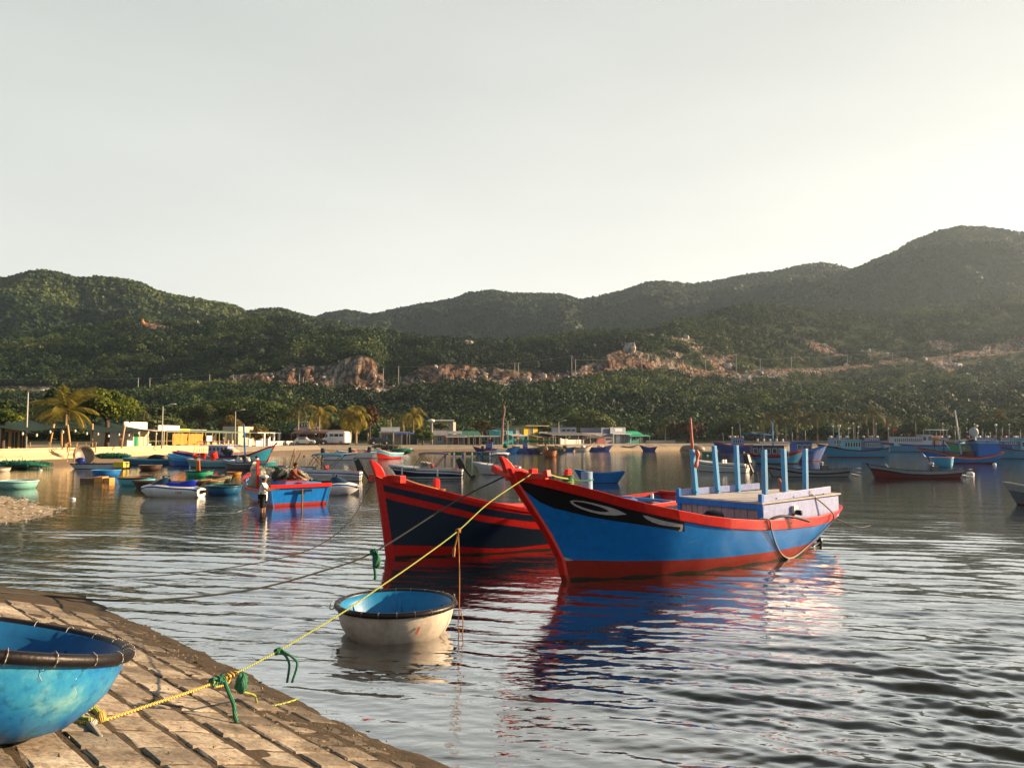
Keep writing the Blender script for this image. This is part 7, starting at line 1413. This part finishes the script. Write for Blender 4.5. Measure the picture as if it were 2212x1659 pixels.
# things lying on the slope of the left shore
def on_shore(x, y, z): p = at(x, y, z); return p
for x, y, z, r_, m_, lab in ((243, 985, .9, (2.0, .8, .35), netG, 'green net heap draped on the sea wall below the cream cafe'), (32, 1003, .35, (3.4, 1.3, .35), netG, 'long dark green net spread on the far left bank'), (868, 966 + 9, .9, (1.7, .9, .45), netG, 'bright green net heap on the slope by the beached speedboats'), (835, 966, 1.2, (2.4, .8, .5), netB, 'brown net draped over the sea wall right of the van'), (1186, 971, .6, (3.0, .9, .7), netB, 'brown net and pots heaped behind the orange basket boat'), (1092, 963, 1.3, (.5, .4, .5), netG, 'small green net bundle on a quay boat')):
    p = on_shore(x, y, z); netpile(None, tuple(p), r_, m_, int(x), lab, cat='fishing net', n=160, tl=.2)
o = netpile(None, tuple(atd(1160, 953, 160)), (3.6, .4, .28), netG, 77, 'long bright green net spread over the quay rail by the yellow house', n=120, tl=.2)
bb = thing('basket_boat', 'overturned whitish basket boat leaning on the left sea wall', 'basket boat', at(176, 992, .75)); bb.location.z = 1.0; bb.rotation_euler = (R(70), R(-18), R(65)); basket(bb, 1.05, .5, cmat((.50, .45, .36)), cmat((.2, .18, .14)), cmat(BRN), n=20, stitch=False)
bb = thing('basket_boat', 'overturned tan basket boat lying below the orange cloths', 'basket boat', atd(351, 965, 105)); bb.location.z = 1.7; bb.rotation_euler = (R(180), 0, 0); basket(bb, 1.1, .5, cmat((.5, .36, .2)), cmat((.2, .18, .14)), cmat(BRN), n=20, stitch=False)
bb = thing('basket_boat', 'upturned brown hull lying on the far right beach', 'basket boat', at(1496, 970, .3)); bb.location.z = .9; bb.rotation_euler = (R(180), 0, 0); bb.scale = (3, 1.5, 1.6); basket(bb, .95, .5, cmat((.25, .17, .12)), cmat((.2, .18, .14)), cmat(BRN), n=20, stitch=False)
# ================================================================ lamps and poles
steel = paint('lamp_pole_steel', (.42, .40, .34), .5, .3, 2); conp = paint('concrete_pole', (.34, .32, .29), .8, .4, 1)
for x0, yt, yb, x1, y1, dd, lab in ((61, 846, 965, 84, 843, 82, 'tall street lamp rising through the green shade net'), (352, 877, 966, 371, 873, 100, 'street lamp in front of the orange cloths'), (509, 888, 964, 522, 885, 128, 'street lamp at the right end of the long shed'), (1097, 909, 958, 1106, 906, 159, 'street lamp in front of the turquoise house'), (1207, 911, 958, 1218, 908, 172, 'street lamp in front of the lilac white house')):
    tp = atd(x0, yt, dd); o = thing('street_lamp', lab, 'street lamp', (tp.x, tp.y, 1.4), 0, 'street lamps on the promenade'); b = MB(); b.tube([(0, 0, 0), (0, 0, tp.z - 1.4)], [.11, .06], steel, n=8); b.build('pole', o)
    e = atd(x1, y1, dd) - o.location; b = MB(); b.tube([(0, 0, tp.z - 1.45), e], .035, steel, n=6); b.build('arm', o); b = MB(); b.blob(e + Vector((.2, 0, 0)), (.42, .13, .08), cmat((.7, .68, .5)), 2, .05, 6); b.build('lamp_head', o)
tp = atd(933, 911, 156); o = thing('power_pole', 'concrete pole with a white round lamp before the grey two storey house', 'pole', (tp.x, tp.y, 1.4)); b = MB(); b.tube([(0, 0, 0), (0, 0, tp.z - 1.4)], [.22, .14], conp, n=8); b.build('pole', o); b = MB(); b.blob((-.15, 0, tp.z - 1.2), (.75, .6, .35), cmat((.7, .68, .62)), 2, .1, 6); b.build('lamp_head', o)
POL = [(299, 816, 848), (324, 816, 848), (453, 809, 847), (504, 809, 846), (647, 807, 840), (655, 815, 839), (828, 796, 833), (861, 791, 829), (965, 788, 821), (1112, 783, 815), (1120, 783, 815), (1235, 767, 812), (1243, 776, 811), (1386, 772, 802), (1424, 774, 803), (1475, 777, 806), (1524, 777, 810), (1590, 765, 811), (1642, 775, 809), (1709, 772, 806), (1830, 765, 797), (1928, 761, 787), (2052, 751, 776), (2159, 740, 765)]
WH = ['left of two close together at the far left of the cut', 'right of two close together at the far left of the cut', 'before the thin left end of the red cut', 'right above the big umbrella tree', 'before the pale rock face of the left cut, the taller', 'before the pale rock face of the left cut, the shorter', 'in the gap between the two red cuts, left one', 'in the gap between the two red cuts, right one', 'before the middle red cut', 'left of the close pair right of the middle cut', 'right of the close pair right of the middle cut', 'tallest, with crossarms, before the right cut', 'just right of the tallest crossarm pole',
      'right of the sharp rock pinnacle', 'second to the right of the rock pinnacle', 'at the right end of the right cut', 'above the right end of the near wooded knoll', 'pale one over the dark bushes of the spur', 'short one over the spur road, left of two', 'short one over the spur road, right of two', 'at the foot of the boulder field', 'beside the big pale rock on the right', 'on the climbing road, second from the right edge', 'on the climbing road, nearest the right edge']
prev = None
for i, (x_, yt, yb) in enumerate(POL):
    d = float(IP(np.array([x_]), road_d)[0]) + 3; zb_ = float(hillA(np.array([float(x_)]), np.array([d]))[0][0]); tp = atd(x_, yt, d); o = thing('utility_pole', 'utility pole ' + WH[i], 'utility pole', (tp.x, tp.y, zb_), 0, 'utility poles along the hill road'); hh = tp.z - zb_
    b = MB(); b.tube([(0, 0, -1), (0, 0, hh)], [.20, .14], conp, n=6); b.build('pole', o); b = MB(); b.box((0, 0, hh - .5), (1.9, .14, .14), conp); b.build('crossarm', o)
    if i == 11: b = MB(); b.box((0, 0, hh - 1.8), (2.4, .16, .16), conp); b.box((.3, 0, hh - 1.2), (.8, .6, .9), conp); b.build('transformer', o)
wires = MB(); pts_ = [atd(x_, yt + 1, float(IP(np.array([x_]), road_d)[0]) + 3) for x_, yt, yb in POL]
pts_ = [atd(-120, 814, 340)] + pts_
for a, c in zip(pts_[:-1], pts_[1:]):
    if (a - c).length < 12: continue
    wires.tube(sag(a, c, .012 * (a - c).length, 10), .035, conp, n=4, cap=False)
wires.build('power_line', label='long sagging power line strung along the hill road', category='cable')
# ================================================================ trees
def crown_pts(nl, seed, rx, ry, rz, clumps=26):
    rs = np.random.RandomState(seed); C = []
    for i in range(clumps):
        v = rs.normal(0, 1, 3); v /= np.linalg.norm(v); v[2] = abs(v[2]) * .9 - .25; q = rs.uniform(.45, .95); C.append(v * q)
    C = np.array(C); k = rs.randint(0, clumps, nl); cr = rs.uniform(.20, .38, clumps)
    d = rs.normal(0, 1, (nl, 3)); d /= np.linalg.norm(d, axis=1)[:, None]; d[:, 2] = np.abs(d[:, 2]) * np.sign(rs.rand(nl) - .22)
    P = C[k] + d * cr[k][:, None] * rs.uniform(.75, 1.1, (nl, 1)); return P * [rx, ry, rz], d, k, C * [rx, ry, rz]
def leafy(name, parent, c, r3, nl, size, mat, seed, clumps=26, bias=.5):
    P, nrm, k, C = crown_pts(nl, seed, *r3, clumps=clumps); rs = np.random.RandomState(seed + 1); n = nrm + rs.normal(0, .45, nrm.shape); n /= np.linalg.norm(n, axis=1)[:, None]
    t = np.cross(n, rs.normal(0, 1, n.shape)); t /= np.linalg.norm(t, axis=1)[:, None]; b_ = np.cross(n, t); s = size * rs.uniform(.6, 1.25, (nl, 1)); P = P + np.array(c)
    V = np.stack([P + t * s, P + b_ * s * .7, P - t * s, P - b_ * s * .7], 1).reshape(-1, 3); tc_ = rs.normal(0, .16, clumps); T = np.clip(bias + tc_[k] + rs.normal(0, .1, nl), 0, 1)
    npmesh(name, V, np.arange(len(V)).reshape(-1, 4), [mat], np.repeat(T, 1), parent=parent); return C
BARK = paint('bark', (.10, .07, .045), .9, .6, 3)
def tree(label, x0, x1, y0, y1, d, mat, nl=3500, size=.24, name='broadleaf_tree', clumps=26, trunk=True, flat=None, bias=.5, group='trees behind the promenade', base=1.3):
    a = atd(x0, y0, d); c = atd(x1, y1, d); w_ = (c.x - a.x); hh = a.z - c.z; cx = (a.x + c.x) / 2; cz_ = (a.z + c.z) / 2
    t = thing(name, label, 'tree', (cx, d, base), 0, group); C = leafy('crown', t, (0, 0, cz_ - base), (w_ * .5, w_ * .42, hh * .52), nl, size, mat, int(x0 * 7 + y0), clumps, bias)
    b = MB(); top = Vector((0, 0, max(.8, cz_ - base - hh * .25))); r0 = w_ * .03 + .12; b.tube([(0, 0, -.6), (.05 * w_ * .3, 0, top.z * .5), top], [r0, r0 * .8, r0 * .7], BARK, n=8)
    for q in C[:9]: e = Vector((q[0], q[1], q[2] + cz_ - base)); m_ = top.lerp(e, .5) + Vector((0, 0, hh * .06)); b.tube([top, m_, e], [r0 * .5, r0 * .3, r0 * .08], BARK, n=5)
    b.build('trunk', t); return t
LG = leafmat('sunlit_leaves', (.014, .035, .005), (.075, .115, .012), (.30, .32, .04), .4); LD = leafmat('dark_leaves', (.008, .020, .006), (.030, .055, .012), (.10, .13, .025), .25)
LY = leafmat('dry_leaves', (.05, .04, .010), (.13, .10, .020), (.30, .20, .035), .35); LL = leafmat('light_leaves', (.03, .045, .012), (.085, .11, .03), (.17, .20, .06), .25); LR = leafmat('russet_leaves', (.05, .02, .008), (.13, .06, .02), (.22, .11, .03), .3)
tree('large dark green almond tree spreading over the cream cafe', 168, 297, 836, 932, 98, LG, 9000, .20, clumps=46)
tree('dense green tree behind the tall lamp at the left, above the palm', 105, 190, 832, 900, 104, LD, 4500, .22, bias=.45)
tree('leafy green tree at the left edge above the shade net', -30, 45, 880, 925, 80, LG, 4200, .16, clumps=30)
tree('dark dense tree behind the tall left lamp', -60, 60, 850, 930, 112, LD, 5200, .24, bias=.4); tree('low dark trees under the left shade net', 70, 215, 915, 965, 104, LD, 5200, .18, bias=.55)
tree('wide flat topped umbrella tree, biggest tree behind the long shed', 430, 640, 849, 945, 168, LD, 11000, .30, clumps=60, bias=.6)
tree('round mid green tree left of the umbrella tree', 398, 470, 868, 930, 160, LL, 4200, .28, bias=.45); tree('yellow brown bushy tree behind the long shed', 472, 522, 896, 945, 156, LY, 2600, .24); tree('russet tinted small tree before the balcony building', 515, 583, 912, 962, 146, LY, 3000, .20, bias=.35)
tree('low green trees behind the cafe with the orange cloths', 290, 400, 897, 935, 150, LL, 3600, .26, bias=.42); tree('dark trees filling the slope behind the left cafes', 240, 420, 868, 920, 185, LD, 6500, .34, clumps=44, bias=.4)
tree('glossy green tree between the blue awning and the round lamp pole', 888, 938, 924, 958, 153, LG, 3200, .20, clumps=30); tree('dull green leaning tree behind the green roofed shed', 1018, 1064, 905, 940, 176, LY, 2400, .26, bias=.25)
tree('big pale green round tree behind the lilac white house', 1216, 1328, 883, 945, 198, LL, 8000, .32, clumps=50); tree('small light green tree behind the yellow house', 1156, 1198, 907, 940, 190, LL, 2400, .28, bias=.45)
tree('rust coloured drooping tree right of the golden palms', 783, 815, 868, 940, 166, LR, 2600, .26, bias=.5); tree('dark green tree left of the golden palms', 705, 745, 905, 955, 168, LD, 2400, .26); tree('small shrub tree in the cleft of the grey house yard', 936, 968, 912, 932, 168, LG, 1400, .2, bias=.3)
tree('dark spreading tree behind the far right beach', 1440, 1530, 905, 958, 196, LR, 3600, .30, bias=.12); tree('olive tree above the far beach left of the roof posts', 1540, 1630, 900, 956, 197, LL, 3800, .30, bias=.2); tree('dim rounded tree over the far boats', 1730, 1830, 915, 962, 196, LD, 3600, .30); tree('dim dark tree behind the white cabin trawler', 1930, 2060, 900, 962, 197, LD, 4200, .32); tree('dim dark tree at the far right end of the beach', 2080, 2240, 895, 962, 196, LD, 4800, .32, bias=.55); tree('shaded tree between the palms above the far boats', 1830, 1930, 908, 960, 200, LD, 3600, .3)
# palms
def palm_mesh(seed, nf=18, fl=4.2, droop=1.0, e0=-.45):
    rs = random.Random(seed); V = []; Fc = []; T = []
    for f in range(nf):
        a = 2 * math.pi * f / nf + rs.uniform(-.2, .2); el = rs.uniform(e0, 1.42); ln = fl * rs.uniform(.8, 1.1); e = Vector((math.cos(a), math.sin(a), 0)); p = Vector((0, 0, 0)); ang = el; tw = rs.uniform(-.3, .3); tn = .35 + .3 * rs.random() + (.25 if el < -.1 else 0)
        for k in range(15):
            st_ = ln / 15; d = e * math.cos(ang) + Vector((0, 0, math.sin(ang))); q = p + d * st_; ang -= .095 * droop * (1 + k * .07); sd_ = e.cross(Vector((0, 0, 1))); L2 = .95 * math.sin(math.pi * min(1, (k + 1.6) / 16.5)) ** .7 * fl / 4.2
            for s_ in (-1, 1):
                for h_ in (0, .33, .67):
                    o = p.lerp(q, h_); tip = o + (sd_ * s_ * .78 + d * .55 + Vector((0, 0, -.42 - .3 * rs.random()))) * L2; wv = d * .034 * fl / 4.2; i = len(V); V += [o - wv, o + wv, tip + wv * .4, tip - wv * .4]; Fc.append((i, i + 1, i + 2, i + 3)); T.append(tn + rs.uniform(-.1, .1))
            i = len(V); V += [p - sd_ * .03, p + sd_ * .03, q + sd_ * .03, q - sd_ * .03]; Fc.append((i, i + 1, i + 2, i + 3)); T.append(.9); p = q
    return np.array([tuple(v) for v in V]), np.array(Fc), np.clip(T, 0, 1)
PG = leafmat('golden_palm', (.04, .045, .008), (.20, .17, .025), (.60, .47, .07), .45); PD = leafmat('dull_palm', (.020, .024, .008), (.07, .07, .022), (.16, .15, .05), .3)
def palm(label, x, yc, d, fl, mat, seed, lean=0.0, yb=None, nf=18, droop=1.0, e0=-.45, group='coconut palms'):
    c = atd(x, yc, d); t = thing('coconut_palm', label, 'palm tree', (c.x + lean, d, 1.3), 0, group); V, Fc, T = palm_mesh(seed, nf, fl, droop, e0); hh = c.z - 1.3
    npmesh('crown', V + np.array([-lean, 0, hh]), Fc, [mat], T, parent=t); b = MB(); b.tube(smooth_pts([(0, 0, -.5), (-lean * .2, 0, hh * .4), (-lean * .7, 0, hh * .8), (-lean, 0, hh + .1)]), [.22] * 6 + [.17] * 6 + [.15] * 7, paint('palm_trunk', (.34, .25, .15), .85, .6, 3), n=7); b.build('trunk', t)
    b = MB(); 
    for k in range(5): a = k * 1.3; b.blob((-lean + .3 * math.cos(a), .3 * math.sin(a), hh - .25), (.17, .17, .2), cmat((.16, .13, .03)), k, .05, 6)
    b.build('coconuts', t); return t
palm('broad yellow green palm in front of the almond tree at the left', 143, 886, 90, 4.3, PG, 1, droop=.62, nf=34, e0=-.1)
palm('tall dull palm behind the umbrella tree, left of the golden ones', 645, 880, 166, 4.0, PD, 2); palm('golden palm with long drooping fronds above the van', 690, 893, 158, 4.6, PG, 3, droop=1.25)
palm('large golden palm with a straight trunk, left of the close pair', 758, 893, 156, 4.6, PG, 4, nf=30, droop=1.3); palm('golden palm right of the close pair, trunk nearer the fence', 770, 902, 154, 4.0, PG, 5, nf=28, droop=1.3); palm('dry yellow palm behind the blue awning', 893, 900, 172, 4.6, PG, 6, droop=1.3)
palm('small far palm behind the orange cloth cafe', 311, 893, 170, 3.0, PD, 7); palm('dark dead looking palm at the right end of the house row', 1437, 918, 194, 4.5, PD, 8, droop=1.5, nf=14)
for i, (x, yc, fl, lab) in enumerate([(1650, 905, 4.2, 'dim palm leftmost over the far boats'), (1677, 898, 4.2, 'dim palm above the blue T mast'), (1697, 908, 3.8, 'low dim palm right of the T mast'), (1721, 884, 4.6, 'tallest pale topped palm over the far boats, with a thin bare trunk'), (1743, 903, 4.0, 'dim palm just right of the tallest one'), (1765, 898, 4.0, 'dim palm second right of the tallest one'), (1812, 905, 4.0, 'dim palm between the lamp mast and the flag'), (1846, 910, 3.8, 'short dim palm left of the bushy one'),
                               (1886, 892, 5.0, 'bushy wide palm above the red flag'), (1918, 905, 4.0, 'dim palm right of the red flag'), (2160, 898, 4.4, 'dim palm near the right edge behind the radar dish'), (2120, 910, 3.8, 'short dim palm behind the radar dish'), (1580, 915, 3.8, 'short dim palm above the far right beach'), (872, 905, 3.4, 'dim thin palm behind the white parapet house'), (844, 900, 3.4, 'dim thin palm left behind the white parapet house')]):
    palm(lab, x, yc, 193 + (i * 5) % 8, fl, PD, 20 + i, nf=14)
# bare trunk
p = atd(1087, 875, 158); t = thing('dead_palm', 'tall bare crooked palm trunk with a scruffy top, beside the turquoise house', 'tree', (p.x - .2, 158, 1.3)); b = MB(); b.tube(smooth_pts([(-.1, 0, -.3), (0, 0, 2.5), (.15, 0, 5), (.45, 0, 7.2), (.2, 0, p.z - 1.2)]), [.3] * 8 + [.2] * 17, paint('dead_trunk', (.26, .16, .12), .85, .6, 3), n=7); b.build('trunk', t)
V, Fc, T = palm_mesh(51, 9, 1.0, 2.4); npmesh('crown', V + np.array([.2, 0, p.z - 1.1]), Fc, [PD], T, parent=t)
# ================================================================ van, cars
def wheel(parent, x_, y_, z_, r_=.34):
    b = MB(); b.tube([(x_ , y_ - .1, z_), (x_, y_ + .1, z_)], r_, mRUB, n=14); o = b.build('wheel', parent); b = MB(); b.tube([(x_, y_ - .115, z_), (x_, y_ + .115, z_)], r_ * .55, cmat(GREY, .3), n=10); b.build('rim', o)
p = atd(724, 962, 150); v = thing('minibus', 'white minibus with dark windows parked on the sea wall promenade', 'van', (p.x, 151, 1.47), R(155)); vm_ = cmat((.74, .72, .68), .25, .1)
b = MB(); prof = [(-2.75, .35, 1.0), (-2.65, .3, 2.35), (-2.3, .3, 2.55), (1.2, .3, 2.55), (1.75, .3, 2.25), (2.3, .3, 1.35), (2.8, .35, 1.12), (2.85, .38, .75)]; rings = [[(x_, -.95, z0), (x_, -.97, (z0 + z1) / 2), (x_, -.86, z1), (x_, .86, z1), (x_, .97, (z0 + z1) / 2), (x_, .95, z0)] for x_, z0, z1 in prof]
b.loft(rings, vm_, caps=True, smooth=False); b.build('body', v, bevel=.04)
for s_ in (-1, 1):
    for k in range(3): b = MB(); b.box((-1.85 + k * 1.15, s_ * .93, 1.78), (.98, .06, .55), glassmat()); b.build('window', v, bevel=.02)
    b = MB(); b.add([(1.45, s_ * .965, 1.4), (2.15, s_ * .965, 1.4), (1.68, s_ * .93, 2.02), (1.45, s_ * .93, 2.02)], [(0, 1, 2, 3)], glassmat()); b.build('window', v); b = MB(); b.box((2.78, s_ * .7, .95), (.16, .34, .2), cmat((.7, .7, .7), .15)); b.build('headlight', v)
    for x_ in (-1.8, 1.9): wheel(v, x_, s_ * .86, .34)
b = MB(); b.add([(1.80, -.80, 2.22), (1.80, .80, 2.22), (2.36, .88, 1.38), (2.36, -.88, 1.38)], [(3, 2, 1, 0)], glassmat()); b.build('windscreen', v); b = MB(); b.box((2.86, 0, .55), (.08, 1.8, .22), mBLK); b.build('bumper', v)
for x_, y_, d, col, lab, rz in ((683, 962, 148, (.03, .035, .03), 'dark parked car with its roof just showing left of the white van', 10), (658, 964, 147, (.62, .6, .55), 'white parked car low behind the sea wall, left of the dark one', 5), (818, 962, 150, (.02, .02, .03), 'small black covered vehicle by the fence posts', 20)):
    p = atd(x_, y_, d); c_ = thing('parked_car', lab, 'car', (p.x, d, 1.45), R(rz), 'cars on the promenade'); b = MB(); prof = [(-2.0, .3, .75), (-1.7, .28, .95), (-1.2, .28, 1.38), (.3, .28, 1.42), (.95, .28, .98), (1.9, .3, .85), (2.05, .35, .6)]
    b.loft([[(q, -.82, z0), (q, -.82, (z0 + z1) / 2 + .1), (q, -.66, z1), (q, .66, z1), (q, .82, (z0 + z1) / 2 + .1), (q, .82, z0)] for q, z0, z1 in prof], cmat(col, .25, .1), caps=True, smooth=False); b.build('body', c_, bevel=.03)
    for s_ in (-1, 1):
        b = MB(); b.box((-.4, s_ * .76, 1.16), (1.3, .05, .28), glassmat()); b.build('window', c_)
        for q in (-1.25, 1.3): wheel(c_, q, s_ * .74, .3, .3)
# ================================================================ statue on the hill
p = atd(308, 697, 486); t = thing('statue', 'small orange lit seated statue on the rocky hilltop at the left', 'statue', p); om = paint('ochre_stone', (.42, .19, .07), .8, .4, 1)
b = MB(); b.lathe([(0, -2.5), (2.8, -2.5), (2.5, 0), (2.7, .2), (0, .3)], om, 12); b.build('plinth', t); b = MB(); b.lathe([(2.3, .2), (2.2, .9), (1.1, 1.3), (1.25, 2.2), (.95, 2.9), (.35, 3.1), (.38, 3.25), (.55, 3.55), (.5, 4.0), (.2, 4.3), (0, 4.35)], om, 14); b.build('figure', t); t.scale = (.62,) * 3
# ================================================================ people
def skinmesh(name, parts, mat, parent, sub=1):
    vs = []; es = []; rs_ = []
    for ch in parts:
        st = None
        for item in ch:
            if isinstance(item, int): st = item; continue
            co, r_ = item; vs.append(co); rs_.append(r_); i = len(vs) - 1
            if st is not None: es.append((st, i))
            st = i
    me = bpy.data.meshes.new(name); me.from_pydata(vs, es, []); me.materials.append(mat); o = bpy.data.objects.new(name, me); COL.objects.link(o); o.parent = parent
    md = o.modifiers.new('skin', 'SKIN'); sv = me.skin_vertices[0].data if me.skin_vertices else None
    if sv is None:
        bpy.context.view_layer.objects.active = o; sv = me.skin_vertices[0].data
    for i, r_ in enumerate(rs_): sv[i].radius = r_ if isinstance(r_, tuple) else (r_, r_)
    sv[0].use_root = True; ss = o.modifiers.new('sub', 'SUBSURF'); ss.levels = sub; ss.render_levels = sub; md.use_smooth_shade = True; return o
def person(label, loc, rz, J, shirt, trousers, hair, cap=None, skin=(.30, .16, .09), scale=1.0, sleeve=.6, shorts=False, fine=True):
    """J: joint positions in a frame with +x forward, z up, origin between the feet"""
    t = thing('person', label, 'person', loc, rz); t.scale = (scale,) * 3; sk = paint('skin', skin, .6, .2, 5); V = lambda k: Vector(J[k])
    pe, ch, ne, hd = V('pelvis'), V('chest'), V('neck'), V('head'); mid = pe.lerp(ch, .5)
    parts = [[(pe, .13), (mid, (.12, .15)), (ch, (.13, .17)), (ne, .055), (ne.lerp(hd, .45), (.065, .06)), (hd, (.095, .082)), (hd + Vector((-.005, 0, .09)), (.075, .065))]]; cnt = 7
    for s_ in ('l', 'r'):
        hp, kn, an, to = V('hip_' + s_), V('knee_' + s_), V('ankle_' + s_), V('toe_' + s_); parts.append([0, (hp, .095), (hp.lerp(kn, .5), .08), (kn, .058), (kn.lerp(an, .4), .056), (an, .038), (to, .03)]); cnt += 6
        sh_, el, wr = V('shoulder_' + s_), V('elbow_' + s_), V('wrist_' + s_); parts.append([2, (sh_, .06), (sh_.lerp(el, .5), .048), (el, .038), (el.lerp(wr, .4), .036), (wr, .025), (wr + (wr - el).normalized() * .07, (.034, .02))]); palm_i = cnt + 5; cnt += 6
        d = (wr - el).normalized(); sd_ = d.cross(Vector((0, 0, 1))); sd_ = sd_.normalized() if sd_.length > .1 else Vector((0, 1, 0)); pc = wr + d * .07
        if fine:
            for k, ln in enumerate((.065, .078, .072, .055)): o = pc + d * .025 + sd_ * (k - 1.5) * .019; parts.append([palm_i, (o, .009), (o + d * ln * .55 + Vector((0, 0, -.01)), .0085), (o + d * ln + Vector((0, 0, -.03)), .007)]); cnt += 3
            o = wr + d * .03 + sd_ * -.035; parts.append([palm_i, (o, .011), (o + d * .035 - sd_ * .02, .009)]); cnt += 2
    skinmesh('body', parts, sk, t)
    sh_parts = [[(pe + (Vector((-.01, 0, -.26)) if cap else Vector((0, 0, -.10))), (.16, .19)), (mid, (.145, .175)), (ch, (.15, .19)), (ne.lerp(ch, .25), .085)]]
    for s_ in ('l', 'r'): a, e_ = V('shoulder_' + s_), V('elbow_' + s_); w_ = V('wrist_' + s_); sh_parts.append([2, (a, .078), (a.lerp(e_, .5), .066), (a.lerp(e_, min(1, sleeve)), .058)] + ([(e_.lerp(w_, .9), .040)] if sleeve >= 1 else []))
    skinmesh('shirt', sh_parts, paint('shirt_cloth', shirt, .85, .4, 6), t)
    tp_ = [[(pe, (.15, .17))]]
    for s_ in ('l', 'r'): hp, kn, an = V('hip_' + s_), V('knee_' + s_), V('ankle_' + s_); tp_.append([0, (hp, .115), (hp.lerp(kn, .5), .10), (kn, .08)] + ([] if shorts else [(an, .06)]))
    skinmesh('trousers', tp_, paint('trouser_cloth', trousers, .9, .3, 6), t)
    fw_ = Vector((1, 0, 0)); b = MB()
    if cap: b.blob(hd + Vector((-.005, 0, .085)), (.125, .10, .085), paint('cap_cloth', cap, .8, .2, 8), 1, 0, 10); b.box(hd + Vector((.14, 0, .07)), (.11, .13, .012), paint('cap_cloth', cap, .8, .2, 8)); b.build('cap', t); b = MB()
    b.blob(hd + Vector((-.035, 0, .035 if cap else .055)), (.095, .088, .09 if cap else .10), paint('hair', hair, .8, .2, 9), 2, .05, 8); b.build('hair', t)
    b = MB(); b.bar(hd + Vector((.085, 0, .02)), hd + Vector((.112, 0, -.015)), .02, .02, sk); b.build('nose', t)
    for s_ in (-1, 1): b = MB(); b.blob(hd + Vector((.0, s_ * .085, 0)), (.022, .012, .03), sk, 1, 0, 6); b.build('ear', t); b = MB(); b.blob(hd + Vector((.086, s_ * .032, .018)), (.012, .013, .008), mBLK, 1, 0, 6); b.build('eye', t)
    b = MB(); b.box(hd + Vector((.088, 0, -.045)), (.01, .045, .008), paint('lips', (.25, .08, .06), .6, .2, 5)); b.build('mouth', t); return t
ST = dict(pelvis=(0, 0, .92), chest=(.03, 0, 1.28), neck=(.05, 0, 1.46), head=(.08, 0, 1.56), hip_l=(0, .10, .88), hip_r=(0, -.10, .88), knee_l=(.06, .11, .48), knee_r=(.0, -.11, .48), ankle_l=(-.02, .12, .09), ankle_r=(-.1, -.12, .09), toe_l=(.14, .13, .03), toe_r=(.06, -.13, .03),
          shoulder_l=(.03, .19, 1.38), shoulder_r=(.03, -.19, 1.38), elbow_l=(.22, .22, 1.16), elbow_r=(.18, -.22, 1.14), wrist_l=(.46, .16, 1.20), wrist_r=(.42, -.16, 1.18))
wp = at(565, 1103, 0)
person('man in white shirt and cap standing in the water at the broad blue transom', (wp.x, wp.y + .1, -.44), R(12), ST, (.80, .78, .74), (.008, .008, .01), (.02, .015, .01), cap=(.75, .76, .8), shorts=True, scale=1.09)
SIT = dict(pelvis=(0, 0, .12), chest=(.10, 0, .46), neck=(.16, 0, .64), head=(.22, 0, .745), hip_l=(.03, .10, .10), hip_r=(.03, -.10, .10), knee_l=(.42, .13, .12), knee_r=(.42, -.13, .12), ankle_l=(.42, .13, -.32), ankle_r=(.42, -.13, -.32), toe_l=(.58, .13, -.38), toe_r=(.58, -.13, -.38),
           shoulder_l=(.12, .19, .56), shoulder_r=(.12, -.19, .56), elbow_l=(.34, .20, .38), elbow_r=(.30, -.20, .34), wrist_l=(.58, .14, .24), wrist_r=(.56, -.12, .20))
sp = atd(629, 1046, 34.9)
person('bare headed man in a brown long sleeved shirt, sitting in the transom boat bending over', (sp.x, 34.9, sp.z + .02), R(-8), SIT, (.16, .045, .025), (.03, .03, .035), (.012, .01, .008), sleeve=1.0, scale=1.08)
p = atd(1181, 970, 113.8)
person('tiny fisherman in pale clothes sitting in the orange brown basket boat', (p.x, at(1188, 988, 0).y + 1.2, .75), R(200), SIT, (.62, .40, .22), (.3, .1, .05), (.05, .02, .01), scale=1.3, fine=False)
for i, (x, y, d, sh_, lab) in enumerate([(262, 966, 98, (.5, .35, .2), 'small standing figure by the cream cafe columns'), (455, 964, 122, (.6, .5, .3), 'small figure in pale clothes at the left part of the long shed'), (482, 964, 126, (.55, .5, .4), 'small figure in white at the right part of the long shed'), (962, 957, 156, (.45, .06, .06), 'small figure in red before the cream fronted house'), (1058, 957, 158, (.5, .12, .12), 'small figure in red before the green roofed shed'), (1118, 957, 159, (.4, .1, .15), 'small figure in dark pink by the turquoise columns'), (1268, 956, 173, (.1, .1, .12), 'small dark figure by the tarpaulin house')]):
    p = atd(x, y, d); person(lab, (p.x, d, 1.42), R(-60 + 40 * i), ST, sh_, (.04, .04, .06), (.02, .015, .01), fine=False)
